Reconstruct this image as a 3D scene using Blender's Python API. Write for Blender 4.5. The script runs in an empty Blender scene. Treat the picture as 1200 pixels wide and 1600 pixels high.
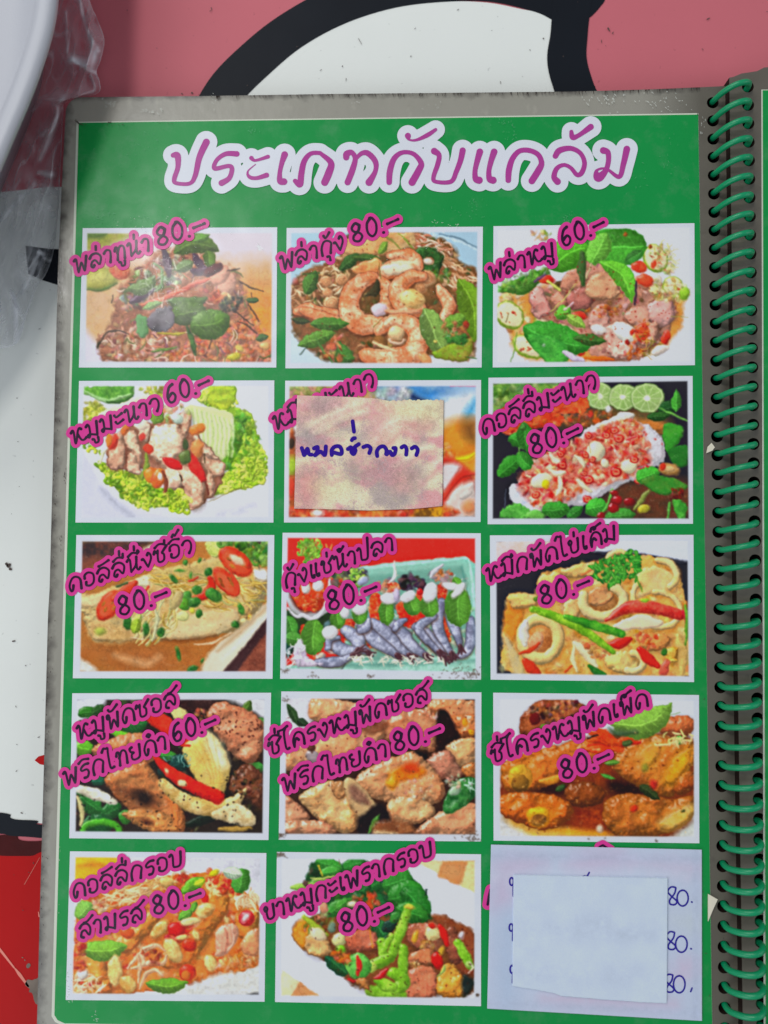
import bpy, bmesh, math, random
import numpy as np
from mathutils import Matrix, Vector

# ------------------------------------------------------------------ camera, light, exposure
scene = bpy.context.scene
C = scene.collection
ZP = 0.009                      # height of the top menu page above the table (metres)
F = 1200.0                      # focal length in units of a 1200 x 1600 frame
CAM = np.array([0.111413, -0.146149, 0.252427 + ZP])
rv = np.array([0.0519618636, 0.0237353427, 0.00374936327])
t_ = np.linalg.norm(rv); k_ = rv / t_
K_ = np.array([[0, -k_[2], k_[1]], [k_[2], 0, -k_[0]], [-k_[1], k_[0], 0]])
R = np.eye(3) + math.sin(t_) * K_ + (1 - math.cos(t_)) * K_ @ K_
cam_d = bpy.data.cameras.new('camera'); cam = bpy.data.objects.new('camera', cam_d); C.objects.link(cam)
M4 = np.eye(4); M4[:3, :3] = R; M4[:3, 3] = CAM
cam.matrix_world = Matrix(M4.tolist())
cam_d.sensor_fit = 'AUTO'; cam_d.sensor_width = 36; cam_d.lens = 36 * F / 1600
cam_d.clip_start = 0.005; cam_d.clip_end = 50
cam_d.dof.use_dof = True; cam_d.dof.focus_distance = 0.2525; cam_d.dof.aperture_fstop = 5.6
scene.camera = cam

w = bpy.data.worlds.new('World'); scene.world = w; w.use_nodes = True
bg = w.node_tree.nodes['Background']
bg.inputs[0].default_value = (0.80, 0.88, 1.0, 1); bg.inputs[1].default_value = 0.25

def area(name, loc, target, sx, sy, power, col):
    l = bpy.data.lights.new(name, 'AREA'); l.shape = 'RECTANGLE'; l.size = sx; l.size_y = sy
    l.energy = power; l.color = col
    o = bpy.data.objects.new(name, l); C.objects.link(o); o.location = loc
    d = Vector(target) - Vector(loc); o.rotation_euler = d.to_track_quat('-Z', 'Y').to_euler()
    return o
area('soft_key_light', (-0.75, 1.05, 1.05), (0.08, -0.12, 0), 0.9, 0.7, 7.6, (0.98, 0.98, 0.98))  # added soft key light from the upper left
area('front_fill_light', (-0.75, -0.95, 0.85), (0.1, -0.15, 0), 1.1, 0.9, 6.5, (0.93, 0.98, 1.05))  # added unseen fill from the lower left
area('side_fill_light', (1.3, -0.1, 0.8), (0.1, -0.15, 0), 0.9, 0.9, 2.9, (0.93, 0.98, 1.05))  # added unseen fill from the right

area('glare_lamp', (-0.245, 0.285, 0.90), (0.03, -0.05, 0), 0.10, 0.17, 2.5, (1.0, 0.99, 0.97))  # added small lamp, placed to mirror as glare on the first dish picture

vs = scene.view_settings
scene.display_settings.display_device = 'sRGB'
vs.view_transform = 'Standard'; vs.look = 'None'; vs.exposure = 0.0; vs.gamma = 1.0; vs.use_curve_mapping = False
scene.render.engine = 'CYCLES'

# ------------------------------------------------------------------ helpers
def P(px, py, z=ZP):
    """point of the plane at height z seen at (px, py) of a 1200 x 1600 frame"""
    px = np.asarray(px, float); py = np.asarray(py, float)
    dx = (px - 600) / F; dy = -(py - 800) / F
    d = np.stack([R[i, 0] * dx + R[i, 1] * dy - R[i, 2] for i in range(3)], -1)
    s = (z - CAM[2]) / d[..., 2]
    return CAM + d * s[..., None]

def lin(c):
    c = np.asarray(c, float) / 255.0
    return np.where(c <= 0.04045, c / 12.92, ((np.clip(c, 0, None) + 0.055) / 1.055) ** 2.4)

VEIL = 0.006
LIGHT = np.array([0.69, 0.725, 0.79])      # how bright a perfectly white page comes out under these lamps
def alb(c):
    return np.clip((lin(c) - VEIL) / LIGHT, 0.003, 0.88)

def link(name, me, parent=None):
    o = bpy.data.objects.new(name, me); C.objects.link(o)
    if parent is not None: o.parent = parent
    return o

def mesh_obj(name, verts, faces, mat, parent=None, smooth=False):
    me = bpy.data.meshes.new(name)
    me.from_pydata([tuple(map(float, v)) for v in verts], [], [tuple(map(int, f)) for f in faces])
    me.materials.append(mat)
    if smooth:
        me.polygons.foreach_set('use_smooth', [True] * len(me.polygons))
    me.update()
    return link(name, me, parent)

def bm_obj(name, bm, mat, parent=None, smooth=False):
    me = bpy.data.meshes.new(name); bm.to_mesh(me); bm.free(); me.materials.append(mat)
    if smooth: me.polygons.foreach_set('use_smooth', [True] * len(me.polygons))
    return link(name, me, parent)

def tag(o, label=None, cat=None, group=None, kind=None):
    if label: o['label'] = label
    if cat: o['category'] = cat
    if group: o['group'] = group
    if kind: o['kind'] = kind
    return o

def crom(pts, n=6, closed=False):
    """smooth a polyline (any number of columns) with a Catmull-Rom curve"""
    p = np.asarray(pts, float)
    if len(p) < 3: return p
    out = []
    N = len(p); rng = range(N) if closed else range(N - 1)
    for i in rng:
        if closed: a, b, c, d = p[(i - 1) % N], p[i], p[(i + 1) % N], p[(i + 2) % N]
        else: a, b, c, d = p[max(i - 1, 0)], p[i], p[i + 1], p[min(i + 2, N - 1)]
        for t in np.arange(n) / n:
            out.append(0.5 * ((2 * b) + (c - a) * t + (2 * a - 5 * b + 4 * c - d) * t * t + (3 * b - a - 3 * c + d) * t ** 3))
    if not closed: out.append(p[-1])
    return np.array(out)

_LAT = [np.random.RandomState(100 + i).rand(64, 64) for i in range(12)]
def vnoise(X, Y, s, seed=0):
    L = _LAT[seed % 12]; ox = seed * 17.31; oy = seed * 9.77
    x = X / s + ox; y = Y / s + oy
    ix = np.floor(x).astype(int); iy = np.floor(y).astype(int); fx = x - ix; fy = y - iy
    fx = fx * fx * (3 - 2 * fx); fy = fy * fy * (3 - 2 * fy)
    a = L[iy % 64, ix % 64]; b = L[iy % 64, (ix + 1) % 64]; c = L[(iy + 1) % 64, ix % 64]; d = L[(iy + 1) % 64, (ix + 1) % 64]
    return ((a * (1 - fx) + b * fx) * (1 - fy) + (c * (1 - fx) + d * fx) * fy) * 2 - 1

# ------------------------------------------------------------------ materials
def new_mat(name):
    m = bpy.data.materials.new(name); m.use_nodes = True
    nt = m.node_tree; b = nt.nodes['Principled BSDF']
    return m, nt, b

def nd(nt, typ, **kw):
    n = nt.nodes.new(typ)
    for k, v in kw.items(): setattr(n, k, v)
    return n

def film_coat(nt, b, bump=0.14, coat=0.45, rough=0.20):
    """clear laminating film: a coat with faint waves and patches of fine scuffing"""
    geo = nd(nt, 'ShaderNodeNewGeometry')
    n1 = nd(nt, 'ShaderNodeTexNoise'); n1.inputs['Scale'].default_value = 38; n1.inputs['Detail'].default_value = 2
    n2 = nd(nt, 'ShaderNodeTexNoise'); n2.inputs['Scale'].default_value = 900; n2.inputs['Detail'].default_value = 4
    n3 = nd(nt, 'ShaderNodeTexNoise'); n3.inputs['Scale'].default_value = 70; n3.inputs['Detail'].default_value = 3
    for n in (n1, n2, n3): nt.links.new(geo.outputs['Position'], n.inputs['Vector'])
    ramp = nd(nt, 'ShaderNodeMapRange'); ramp.inputs[1].default_value = 0.54; ramp.inputs[2].default_value = 0.68
    nt.links.new(n3.outputs['Fac'], ramp.inputs[0])
    mul = nd(nt, 'ShaderNodeMath', operation='MULTIPLY'); nt.links.new(n2.outputs['Fac'], mul.inputs[0]); nt.links.new(ramp.outputs[0], mul.inputs[1])
    mul2 = nd(nt, 'ShaderNodeMath', operation='MULTIPLY'); nt.links.new(mul.outputs[0], mul2.inputs[0]); mul2.inputs[1].default_value = 0.055
    add = nd(nt, 'ShaderNodeMath', operation='ADD'); nt.links.new(n1.outputs['Fac'], add.inputs[0]); nt.links.new(mul2.outputs[0], add.inputs[1])
    bmp = nd(nt, 'ShaderNodeBump'); bmp.inputs['Strength'].default_value = bump; bmp.inputs['Distance'].default_value = 0.004
    nt.links.new(add.outputs[0], bmp.inputs['Height'])
    nt.links.new(bmp.outputs[0], b.inputs['Coat Normal'])
    b.inputs['Coat Weight'].default_value = coat
    rr = nd(nt, 'ShaderNodeMapRange'); rr.inputs[1].default_value = .3; rr.inputs[2].default_value = .7; rr.inputs[3].default_value = rough; rr.inputs[4].default_value = rough + .22
    nt.links.new(n3.outputs['Fac'], rr.inputs[0]); nt.links.new(rr.outputs[0], b.inputs['Coat Roughness'])
    b.inputs['Coat IOR'].default_value = 1.5
    b.inputs['Specular IOR Level'].default_value = 0.1; b.inputs['Roughness'].default_value = 0.6

def print_mat(name, rgb, var=0.06, worn=0.10, **kw):
    """printed ink under film, one colour with a slight unevenness"""
    m, nt, b = new_mat(name)
    c = alb(rgb)
    geo = nd(nt, 'ShaderNodeNewGeometry')
    n = nd(nt, 'ShaderNodeTexNoise'); n.inputs['Scale'].default_value = 45; n.inputs['Detail'].default_value = 5
    nt.links.new(geo.outputs['Position'], n.inputs['Vector'])
    mx = nd(nt, 'ShaderNodeMixRGB')
    mx.inputs[1].default_value = (*np.clip(c * (1 - var), 0, 1), 1); mx.inputs[2].default_value = (*np.clip(c * (1 + var), 0, 1), 1)
    nt.links.new(n.outputs['Fac'], mx.inputs[0])
    # worn, hazy patches of film
    w1 = nd(nt, 'ShaderNodeTexNoise'); w1.inputs['Scale'].default_value = 95; w1.inputs['Detail'].default_value = 8; w1.inputs['Roughness'].default_value = .7
    nt.links.new(geo.outputs['Position'], w1.inputs['Vector'])
    wr_ = nd(nt, 'ShaderNodeMapRange'); wr_.inputs[1].default_value = .52; wr_.inputs[2].default_value = .80; wr_.inputs[4].default_value = worn
    nt.links.new(w1.outputs['Fac'], wr_.inputs[0])
    wm = nd(nt, 'ShaderNodeMixRGB'); wm.inputs[2].default_value = (.42, .45, .44, 1); nt.links.new(wr_.outputs[0], wm.inputs[0]); nt.links.new(mx.outputs[0], wm.inputs[1])
    nt.links.new(wm.outputs[0], b.inputs['Base Color'])
    film_coat(nt, b, **kw)
    return m

def attr_mat(name, film=True, rough=0.6):
    m, nt, b = new_mat(name)
    a = nd(nt, 'ShaderNodeAttribute', attribute_name='Col')
    nt.links.new(a.outputs['Color'], b.inputs['Base Color'])
    if film: film_coat(nt, b)
    else:
        b.inputs['Roughness'].default_value = rough; b.inputs['Specular IOR Level'].default_value = 0.2
        geo = nd(nt, 'ShaderNodeNewGeometry')
        n = nd(nt, 'ShaderNodeTexNoise'); n.inputs['Scale'].default_value = 700; n.inputs['Detail'].default_value = 3
        nt.links.new(geo.outputs['Position'], n.inputs['Vector'])
        bp = nd(nt, 'ShaderNodeBump'); bp.inputs['Strength'].default_value = 0.15; bp.inputs['Distance'].default_value = 0.0004
        nt.links.new(n.outputs['Fac'], bp.inputs['Height']); nt.links.new(bp.outputs[0], b.inputs['Normal'])
    return m

def paint_mat(name, rgb, rough=0.5, var=0.08, spec=0.15, scale=30):
    """enamel paint on the table: slight mottling, fine grime specks, brush ripple"""
    m, nt, b = new_mat(name)
    c = alb(rgb)
    geo = nd(nt, 'ShaderNodeNewGeometry')
    n = nd(nt, 'ShaderNodeTexNoise'); n.inputs['Scale'].default_value = scale; n.inputs['Detail'].default_value = 6
    n2 = nd(nt, 'ShaderNodeTexNoise'); n2.inputs['Scale'].default_value = 420; n2.inputs['Detail'].default_value = 3
    for q in (n, n2): nt.links.new(geo.outputs['Position'], q.inputs['Vector'])
    mx = nd(nt, 'ShaderNodeMixRGB'); mx.inputs[1].default_value = (*(c * (1 - var)), 1); mx.inputs[2].default_value = (*np.clip(c * (1 + var), 0, 1), 1)
    nt.links.new(n.outputs['Fac'], mx.inputs[0])
    mr = nd(nt, 'ShaderNodeMapRange'); mr.inputs[1].default_value = 0.70; mr.inputs[2].default_value = 0.78; mr.inputs[4].default_value = 0.55
    nt.links.new(n2.outputs['Fac'], mr.inputs[0])
    mx2 = nd(nt, 'ShaderNodeMixRGB'); mx2.inputs[2].default_value = (*(c * 0.45), 1)
    nt.links.new(mr.outputs[0], mx2.inputs[0]); nt.links.new(mx.outputs[0], mx2.inputs[1])
    nt.links.new(mx2.outputs[0], b.inputs['Base Color'])
    bp = nd(nt, 'ShaderNodeBump'); bp.inputs['Strength'].default_value = 0.12; bp.inputs['Distance'].default_value = 0.002
    nt.links.new(n.outputs['Fac'], bp.inputs['Height']); nt.links.new(bp.outputs[0], b.inputs['Normal'])
    b.inputs['Roughness'].default_value = rough; b.inputs['Specular IOR Level'].default_value = spec
    return m

# ------------------------------------------------------------------ flat shapes from stroke fields
def marching(xs, ys, D, tomap):
    """fill D > 0 on a regular grid; returns verts, faces (exact linear contour)"""
    H, W = D.shape
    ins = D > 0
    a = ins[:-1, :-1]; b = ins[:-1, 1:]; c = ins[1:, 1:]; d = ins[1:, :-1]
    full = a & b & c & d; part = (a | b | c | d) & ~full
    vid = {}; pts = []; faces = []
    def gv(j, i):
        k = (j, i)
        if k not in vid: vid[k] = len(pts); pts.append((xs[i], ys[j]))
        return vid[k]
    def ev(j0, i0, j1, i1):
        if (j1, i1) < (j0, i0): j0, i0, j1, i1 = j1, i1, j0, i0
        k = (j0, i0, j1, i1)
        if k not in vid:
            t = D[j0, i0] / (D[j0, i0] - D[j1, i1]); t = min(max(t, 0.02), 0.98)
            vid[k] = len(pts); pts.append((xs[i0] + (xs[i1] - xs[i0]) * t, ys[j0] + (ys[j1] - ys[j0]) * t))
        return vid[k]
    # full cells are merged into horizontal runs of up to 6 cells' width only where the rows above and below do not share them
    for j, i in zip(*np.nonzero(full)): faces.append((gv(j, i), gv(j + 1, i), gv(j + 1, i + 1), gv(j, i + 1)))
    for j, i in zip(*np.nonzero(part)):
        cs = [(j, i), (j + 1, i), (j + 1, i + 1), (j, i + 1)]; f = []
        for q in range(4):
            p0 = cs[q]; p1 = cs[(q + 1) % 4]
            if ins[p0]: f.append(gv(*p0))
            if ins[p0] != ins[p1]: f.append(ev(*p0, *p1))
        if len(f) >= 3: faces.append(tuple(f))
    pts = np.array(pts)
    return tomap(pts[:, 0], pts[:, 1]), faces

class Field:
    """distance field of a set of strokes; value = half width - distance (positive inside)"""
    def __init__(s, strokes, step, pad):
        s.strokes = strokes
        allp = np.concatenate([q[:, :2] for q in strokes]); mw = max(q[:, 2].max() for q in strokes)
        x0, y0 = allp.min(0) - pad - mw - 2 * step; x1, y1 = allp.max(0) + pad + mw + 2 * step
        s.xs = np.arange(x0, x1, step); s.ys = np.arange(y0, y1, step)
        s.D = np.full((len(s.ys), len(s.xs)), -1e3)
        for q in strokes:
            for a, b in zip(q[:-1], q[1:]):
                m = max(a[2], b[2]) + pad + 2 * step
                i0 = int(max((min(a[0], b[0]) - m - x0) / step, 0)); i1 = int((max(a[0], b[0]) + m - x0) / step) + 2
                j0 = int(max((min(a[1], b[1]) - m - y0) / step, 0)); j1 = int((max(a[1], b[1]) + m - y0) / step) + 2
                X = s.xs[None, i0:i1]; Y = s.ys[j0:j1, None]
                ex, ey = b[0] - a[0], b[1] - a[1]; L = ex * ex + ey * ey + 1e-9
                t = np.clip(((X - a[0]) * ex + (Y - a[1]) * ey) / L, 0, 1)
                d = (a[2] + (b[2] - a[2]) * t) - np.hypot(X - a[0] - ex * t, Y - a[1] - ey * t)
                s.D[j0:j1, i0:i1] = np.maximum(s.D[j0:j1, i0:i1], d)
    def mesh(s, grow, name, mat, parent, z, ox, oy, sc):
        v, f = marching(s.xs, s.ys, s.D + grow, lambda x, y: P(ox + x / sc, oy + y / sc, z))
        return mesh_obj(name, v, f, mat, parent)
# ------------------------------------------------------------------ printed pictures, painted per vertex
def as_pal(c):
    return np.array(c, float).reshape(-1, 3)

class Pic:
    """a printed picture: a fine grid over its quad, coloured by painting shapes (coordinates are those of an enlarged crop)"""
    def __init__(s, org, sc, outer, inner, bgc, seed, step=3.3, border=(197, 204, 219)):
        s.org, s.sc = org, sc; s.rs = np.random.RandomState(seed)
        o = np.array(outer, float)
        W = int(np.hypot(*(o[1] - o[0])) / step); H = int(np.hypot(*(o[3] - o[0])) / step)
        u = np.linspace(0, 1, W)[None, :, None]; v = np.linspace(0, 1, H)[:, None, None]
        XY = (o[0] * (1 - u) + o[1] * u) * (1 - v) + (o[3] * (1 - u) + o[2] * u) * v
        s.X, s.Y = XY[..., 0], XY[..., 1]; s.H, s.W = H, W; s.step = step
        s.cx0, s.cx1 = s.X.min(0), s.X.max(0); s.cy0, s.cy1 = s.Y.min(1), s.Y.max(1)
        s.seed = seed
        s.N = {k: vnoise(s.X, s.Y, k, seed + i) for i, k in enumerate((7, 14, 30, 70, 160))}
        s.fb = 0.5 * s.N[70] + 0.3 * s.N[30] + 0.2 * s.N[14]
        s.fine = 0.55 * s.N[14] + 0.45 * s.N[7]
        s.C = np.ones((H, W, 3)) * np.array(bgc, float)
        s.inner = inner; s.border = np.array(border, float)
    def sl(s, x0, y0, x1, y1):
        i = np.nonzero((s.cx1 >= x0) & (s.cx0 <= x1))[0]; j = np.nonzero((s.cy1 >= y0) & (s.cy0 <= y1))[0]
        if len(i) < 2 or len(j) < 2: return None
        return (slice(j[0], j[-1] + 1), slice(i[0], i[-1] + 1))
    def lay(s, sl, d, col, col2=None, r=22, shade=.5, tex=.12, hl=0., soft=5, alpha=1., bump=0., dark=0.):
        m = np.clip(d / soft * .5 + .5, 0, 1) * alpha
        if m.max() <= 0 or d.shape[0] < 2 or d.shape[1] < 2: return
        fb = s.fb[sl]; fine = s.fine[sl]
        c = np.ones(d.shape + (3,)) * np.array(col, float)
        if col2 is not None:
            q = np.clip(.5 + fb * 1.1 + fine * .25, 0, 1)[..., None]; c = c * (1 - q) + np.array(col2, float) * q
        k = 1 + tex * (fine * .5 + fb * .8)
        if shade or hl:
            h = np.sqrt(np.clip(1 - (1 - np.clip(d / r, 0, 1)) ** 2, 0, 1)) * r * .8
            if bump: h = h + bump * (s.N[70][sl] * 12 + s.N[30][sl] * 3.6 + s.N[14][sl] * .7)
            gy, gx = np.gradient(h, s.step)
            nz = 1 / np.sqrt(1 + gx * gx + gy * gy)
            lam = (gx * .42 + gy * .55 + .72) * nz
            k = k * (1 + shade * np.clip((lam - .72) * .85, -.5, .30))
        if dark: k = k * (1 - dark * np.clip(1 - d / r, 0, 1))
        c = c * k[..., None]
        if hl:
            sp = np.clip((lam - .86) / .14, 0, 1) ** 2 * hl; c = c + (245 - c) * sp[..., None]
        s.C[sl] = s.C[sl] * (1 - m[..., None]) + c * m[..., None]
    def poly(s, pts, col, col2=None, wob=5, smooth=True, **k):
        p = crom(pts, 5, True) if smooth else np.array(pts, float)
        g = 10 + wob + k.get('soft', 5)
        sl = s.sl(p[:, 0].min() - g, p[:, 1].min() - g, p[:, 0].max() + g, p[:, 1].max() + g)
        if sl is None: return
        X, Y = s.X[sl], s.Y[sl]
        d2 = np.full(X.shape, 1e9); ins = np.zeros(X.shape, bool)
        for a, b in zip(p, np.roll(p, -1, 0)):
            ex, ey = b - a; L = ex * ex + ey * ey + 1e-9
            t = np.clip(((X - a[0]) * ex + (Y - a[1]) * ey) / L, 0, 1)
            d2 = np.minimum(d2, (X - a[0] - ex * t) ** 2 + (Y - a[1] - ey * t) ** 2)
            if abs(ey) > 1e-9: ins ^= ((a[1] > Y) != (b[1] > Y)) & (X < a[0] + (Y - a[1]) / ey * ex)
        d = np.where(ins, 1, -1) * np.sqrt(d2) + wob * (s.N[30][sl] * .7 + s.N[14][sl] * .45)
        s.lay(sl, d, col, col2, **k)
    def ell(s, x, y, rx, ry=None, ang=0, col=(255, 255, 255), col2=None, wob=3, **k):
        ry = ry or rx; g = max(rx, ry) + 8 + wob
        sl = s.sl(x - g, y - g, x + g, y + g)
        if sl is None: return
        X, Y = s.X[sl] - x, s.Y[sl] - y; a = math.radians(ang); ca, sa = math.cos(a), math.sin(a)
        u = (X * ca + Y * sa) / rx; v = (-X * sa + Y * ca) / ry
        d = (1 - np.sqrt(u * u + v * v + 1e-9)) * min(rx, ry) + wob * (s.N[30][sl] * .6 + s.N[14][sl] * .4)
        k.setdefault('r', min(rx, ry)); s.lay(sl, d, col, col2, **k)
    def line(s, pts, wd, col, col2=None, wob=1.5, taper=.5, ret=False, **k):
        """a tapering strand; wd = half width (number, or one per point)"""
        p = np.array(pts, float)
        if np.ndim(wd) == 0:
            n = len(p); e = np.abs(np.linspace(-1, 1, n)); wv = wd * (1 - taper * e ** 3)
        else: wv = np.array(wd, float)
        p = crom(np.c_[p, wv], 6)
        g = p[:, 2].max() + 8 + wob
        sl = s.sl(p[:, 0].min() - g, p[:, 1].min() - g, p[:, 0].max() + g, p[:, 1].max() + g)
        if sl is None: return
        X, Y = s.X[sl], s.Y[sl]; d = np.full(X.shape, -1e9); arc = np.zeros(X.shape); L0 = 0
        for a, b in zip(p[:-1], p[1:]):
            ex, ey = b[0] - a[0], b[1] - a[1]; L = ex * ex + ey * ey + 1e-9
            t = np.clip(((X - a[0]) * ex + (Y - a[1]) * ey) / L, 0, 1)
            q = a[2] + (b[2] - a[2]) * t - np.hypot(X - a[0] - ex * t, Y - a[1] - ey * t)
            arc = np.where(q > d, L0 + t * math.sqrt(L), arc); d = np.maximum(d, q); L0 += math.sqrt(L)
        d = d + wob * (s.N[30][sl] * .5 + s.N[14][sl] * .5)
        k.setdefault('r', p[:, 2].max()); s.lay(sl, d, col, col2, **k)
        return sl, d, arc, L0
    def leaf(s, a, b, wd, col, vein=None, bend=0., n=6, **k):
        a = np.array(a, float); b = np.array(b, float); dr = b - a; nm = np.array([-dr[1], dr[0]]) * bend
        ts = np.linspace(0, 1, 7); ctr = [a + dr * t + nm * math.sin(math.pi * t) for t in ts]
        prof = [.12, .62, .92, 1, .85, .5, .06]
        kk = dict(shade=.28, tex=.3, hl=.08, soft=4, wob=min(7, wd * .13), r=wd * .7, bump=.5); kk.update(k)
        res = s.line(ctr, np.array(prof) * wd, col, col2=np.clip(np.array(col, float) * .78, 0, 255), **kk)
        if res is not None and wd > 12:
            sl, d, arc, L0 = res
            sd = (s.X[sl] - a[0]) * dr[1] - (s.Y[sl] - a[1]) * dr[0]; sd = sd / (np.hypot(*dr) + 1e-9) + bend * np.hypot(*dr) * np.sin(math.pi * np.clip(arc / L0, 0, 1))
            q = np.clip(sd / (wd * .25), -1, 1) * np.clip(d / 5, 0, 1)
            s.C[sl] = np.clip(s.C[sl] * (1 + .14 * q[..., None]), 0, 250)
        v = np.array(vein if vein is not None else np.array(col) * 1.25 + 18)
        s.line(ctr[:-1], max(1.6, wd * .045), v, wob=.5, shade=0, soft=4, alpha=.7)
        for i in range(1, n):
            t = i / n * .9; q = a + dr * t + nm * math.sin(math.pi * t); L = wd * .75 * math.sin(math.pi * min(t + .12, 1))
            u = dr / (np.hypot(*dr) + 1e-9); pn = np.array([-u[1], u[0]])
            for sg in (-1, 1): s.line([q, q + (u * .7 + pn * sg) * L * .9], 1.3, v, wob=.3, shade=0, soft=4, alpha=.4)
    def ring(s, x, y, rx, ry, ang, wd, col, a0=0, a1=360, **k):
        th = np.radians(np.linspace(a0, a1, 14)); a = math.radians(ang)
        px = np.cos(th) * rx; py = np.sin(th) * ry
        return s.line(np.c_[x + px * math.cos(a) - py * math.sin(a), y + px * math.sin(a) + py * math.cos(a)], wd, col, taper=0, **k)
    def inpoly(s, pts, n):
        p = crom(pts, 4, True); out = []; lo, hi = p.min(0), p.max(0)
        while len(out) < n:
            q = lo + (hi - lo) * s.rs.rand(2); c = False
            for a, b in zip(p, np.roll(p, -1, 0)):
                if (a[1] > q[1]) != (b[1] > q[1]) and q[0] < a[0] + (q[1] - a[1]) / (b[1] - a[1]) * (b[0] - a[0]): c = not c
            if c: out.append(q)
        return out
    def scat(s, pts, n, cols, size=(10, 28), asp=(.35, .9), ang=None, hl=.12, shade=.35, jit=22, **k):
        n = int(n * 1.6); size = (size[0] * .72, size[1] * .9); pal = as_pal(cols); tex = k.pop('tex', .2); soft = k.pop('soft', 5); al = k.pop('alpha', .85)
        for q in s.inpoly(pts, n):
            r = s.rs.uniform(*size); a = s.rs.uniform(0, 180) if ang is None else s.rs.normal(ang, 18)
            c = np.clip(pal[s.rs.randint(len(pal))] + s.rs.normal(0, jit, 3) * .5 + s.rs.normal(0, jit), 3, 245)
            s.ell(q[0], q[1], r, r * s.rs.uniform(*asp), a, c, wob=r * .25, hl=hl * s.rs.rand(), shade=shade, tex=tex, soft=soft, dark=.12, alpha=al * s.rs.uniform(.6, 1), **k)
    def strands(s, pts, n, cols, L=(40, 90), wd=(2, 4), ang=None, curl=.35, **k):
        pal = as_pal(cols)
        kk = dict(shade=.4, soft=4, tex=.1, wob=.5); kk.update(k)
        for q in s.inpoly(pts, n):
            l = s.rs.uniform(*L); a = s.rs.uniform(0, 6.28) if ang is None else math.radians(s.rs.normal(ang, 20))
            d = np.array([math.cos(a), math.sin(a)]) * l / 2; nrm = np.array([-d[1], d[0]]) * s.rs.uniform(-curl, curl) * 2
            c = np.clip(pal[s.rs.randint(len(pal))] + s.rs.normal(0, 10), 3, 245)
            s.line([q - d, q - d * .4 + nrm * .7, q + d * .4 + nrm * .7, q + d], s.rs.uniform(*wd), c, **kk)
    def shrimp(s, pts, wd, col=(222, 138, 94), band=(240, 192, 160), edge=(206, 104, 62), nseg=6):
        p = np.array(pts, float); n = len(p); t = np.linspace(0, 1, n)
        wv = wd * (1 - .55 * t ** 2) * np.clip(.65 + t * 3, 0, 1)
        s.line(np.c_[p + [3, 6]], wv * 1.06, (70, 38, 22), shade=0, soft=10, alpha=.7)
        res = s.line(p, wv, col, band, shade=.45, tex=.14, hl=.30, soft=4, wob=2, bump=.35, r=wd * .95)
        if res is None: return
        sl, d, arc, L0 = res
        ph = arc / L0 * nseg + .25 * s.N[30][sl]
        f = np.clip(1 - np.abs((ph % 1) - .5) * 12, 0, 1) * np.clip(d / 6, 0, 1) * .4
        e = np.clip(1 - np.abs(d - wd * .14) / (wd * .18), 0, 1) * np.clip(d / 4, 0, 1) * .5
        g = np.clip(1 - np.abs(d - wd * .55) / (wd * .3), 0, 1) * np.clip(s.N[30][sl] * 1.6 + .1, 0, 1) * np.clip((ph % 1 - .1) * 3, 0, 1) * .55
        k = np.exp(-(d / 3.2) ** 2) * (d > -4) * .36
        C0 = s.C[sl]
        for w_, c_ in ((f, np.array(edge) * .85), (e, np.array(edge, float)), (g, np.clip(np.array(band, float) * 1.06 + 6, 0, 250)), (k, np.array(edge, float) * .5)):
            C0 = C0 * (1 - w_[..., None]) + c_ * w_[..., None]
        s.C[sl] = C0
    def chunk(s, pts, col, col2, bump=1.1, hl=.5, dark=.35, shade=.75, r=40, **k):
        dark = dark * .35; col = np.clip(np.array(col, float) * 1.05 + 4, 0, 248); col2 = np.clip(np.array(col2, float) * 1.06 + 6, 0, 248)
        p = np.array(pts, float)
        s.poly(p + [5, 10], (60, 34, 20), wob=4, soft=26, shade=0, alpha=.42, tex=0)
        kk = dict(wob=7, tex=.2, soft=4); kk.update(k)
        s.poly(p, col, col2, bump=bump, hl=hl, dark=dark, shade=shade, r=r, **kk)
    def speck(s, pts, n, col, size=(2, 4.5), alpha=.8):
        for q in s.inpoly(pts, n):
            r = s.rs.uniform(*size); s.ell(q[0], q[1], r, r * s.rs.uniform(.5, 1), s.rs.uniform(0, 180), col, wob=1, shade=0, soft=4, alpha=alpha, tex=0)
    def frill(s, pts, n, cols, size=(18, 38), hl=.15):
        """curly lettuce: many small ruffled folds"""
        pal = as_pal(cols)
        for q in s.inpoly(pts, n):
            r = s.rs.uniform(*size); c = pal[s.rs.randint(len(pal))] + s.rs.normal(0, 10)
            a = s.rs.uniform(0, 360)
            s.ring(q[0], q[1], r * .6, r * .45, a, r * .28, np.clip(c, 5, 245), 0, s.rs.uniform(120, 260), shade=.7, hl=hl, tex=.2, soft=5, wob=4)
    def photo(s, k):
        """turn the smooth painting into something nearer a photograph: ragged outlines, creases, flecks, local contrast"""
        H, W = s.H, s.W; sd = s.seed
        n = lambda sc, q: vnoise(s.X, s.Y, sc, sd + q)
        dx = 1.6 * n(34, 5) + .8 * n(15, 6) + .3 * n(7, 7); dy = 1.6 * n(34, 8) + .8 * n(15, 9) + .3 * n(7, 10)
        jj, ii = np.mgrid[0:H, 0:W]
        y = np.clip(jj + dy * k, 0, H - 1.001); x = np.clip(ii + dx * k, 0, W - 1.001); y0 = y.astype(int); x0 = x.astype(int); fy = (y - y0)[..., None]; fx = (x - x0)[..., None]
        C = s.C; C = (C[y0, x0] * (1 - fx) + C[y0, x0 + 1] * fx) * (1 - fy) + (C[y0 + 1, x0] * (1 - fx) + C[y0 + 1, x0 + 1] * fx) * fy
        mx = C.max(2); sat = (mx - C.min(2)) / (mx + 1); m = np.clip((sat - .2) / .25, 0, 1) * k
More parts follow.
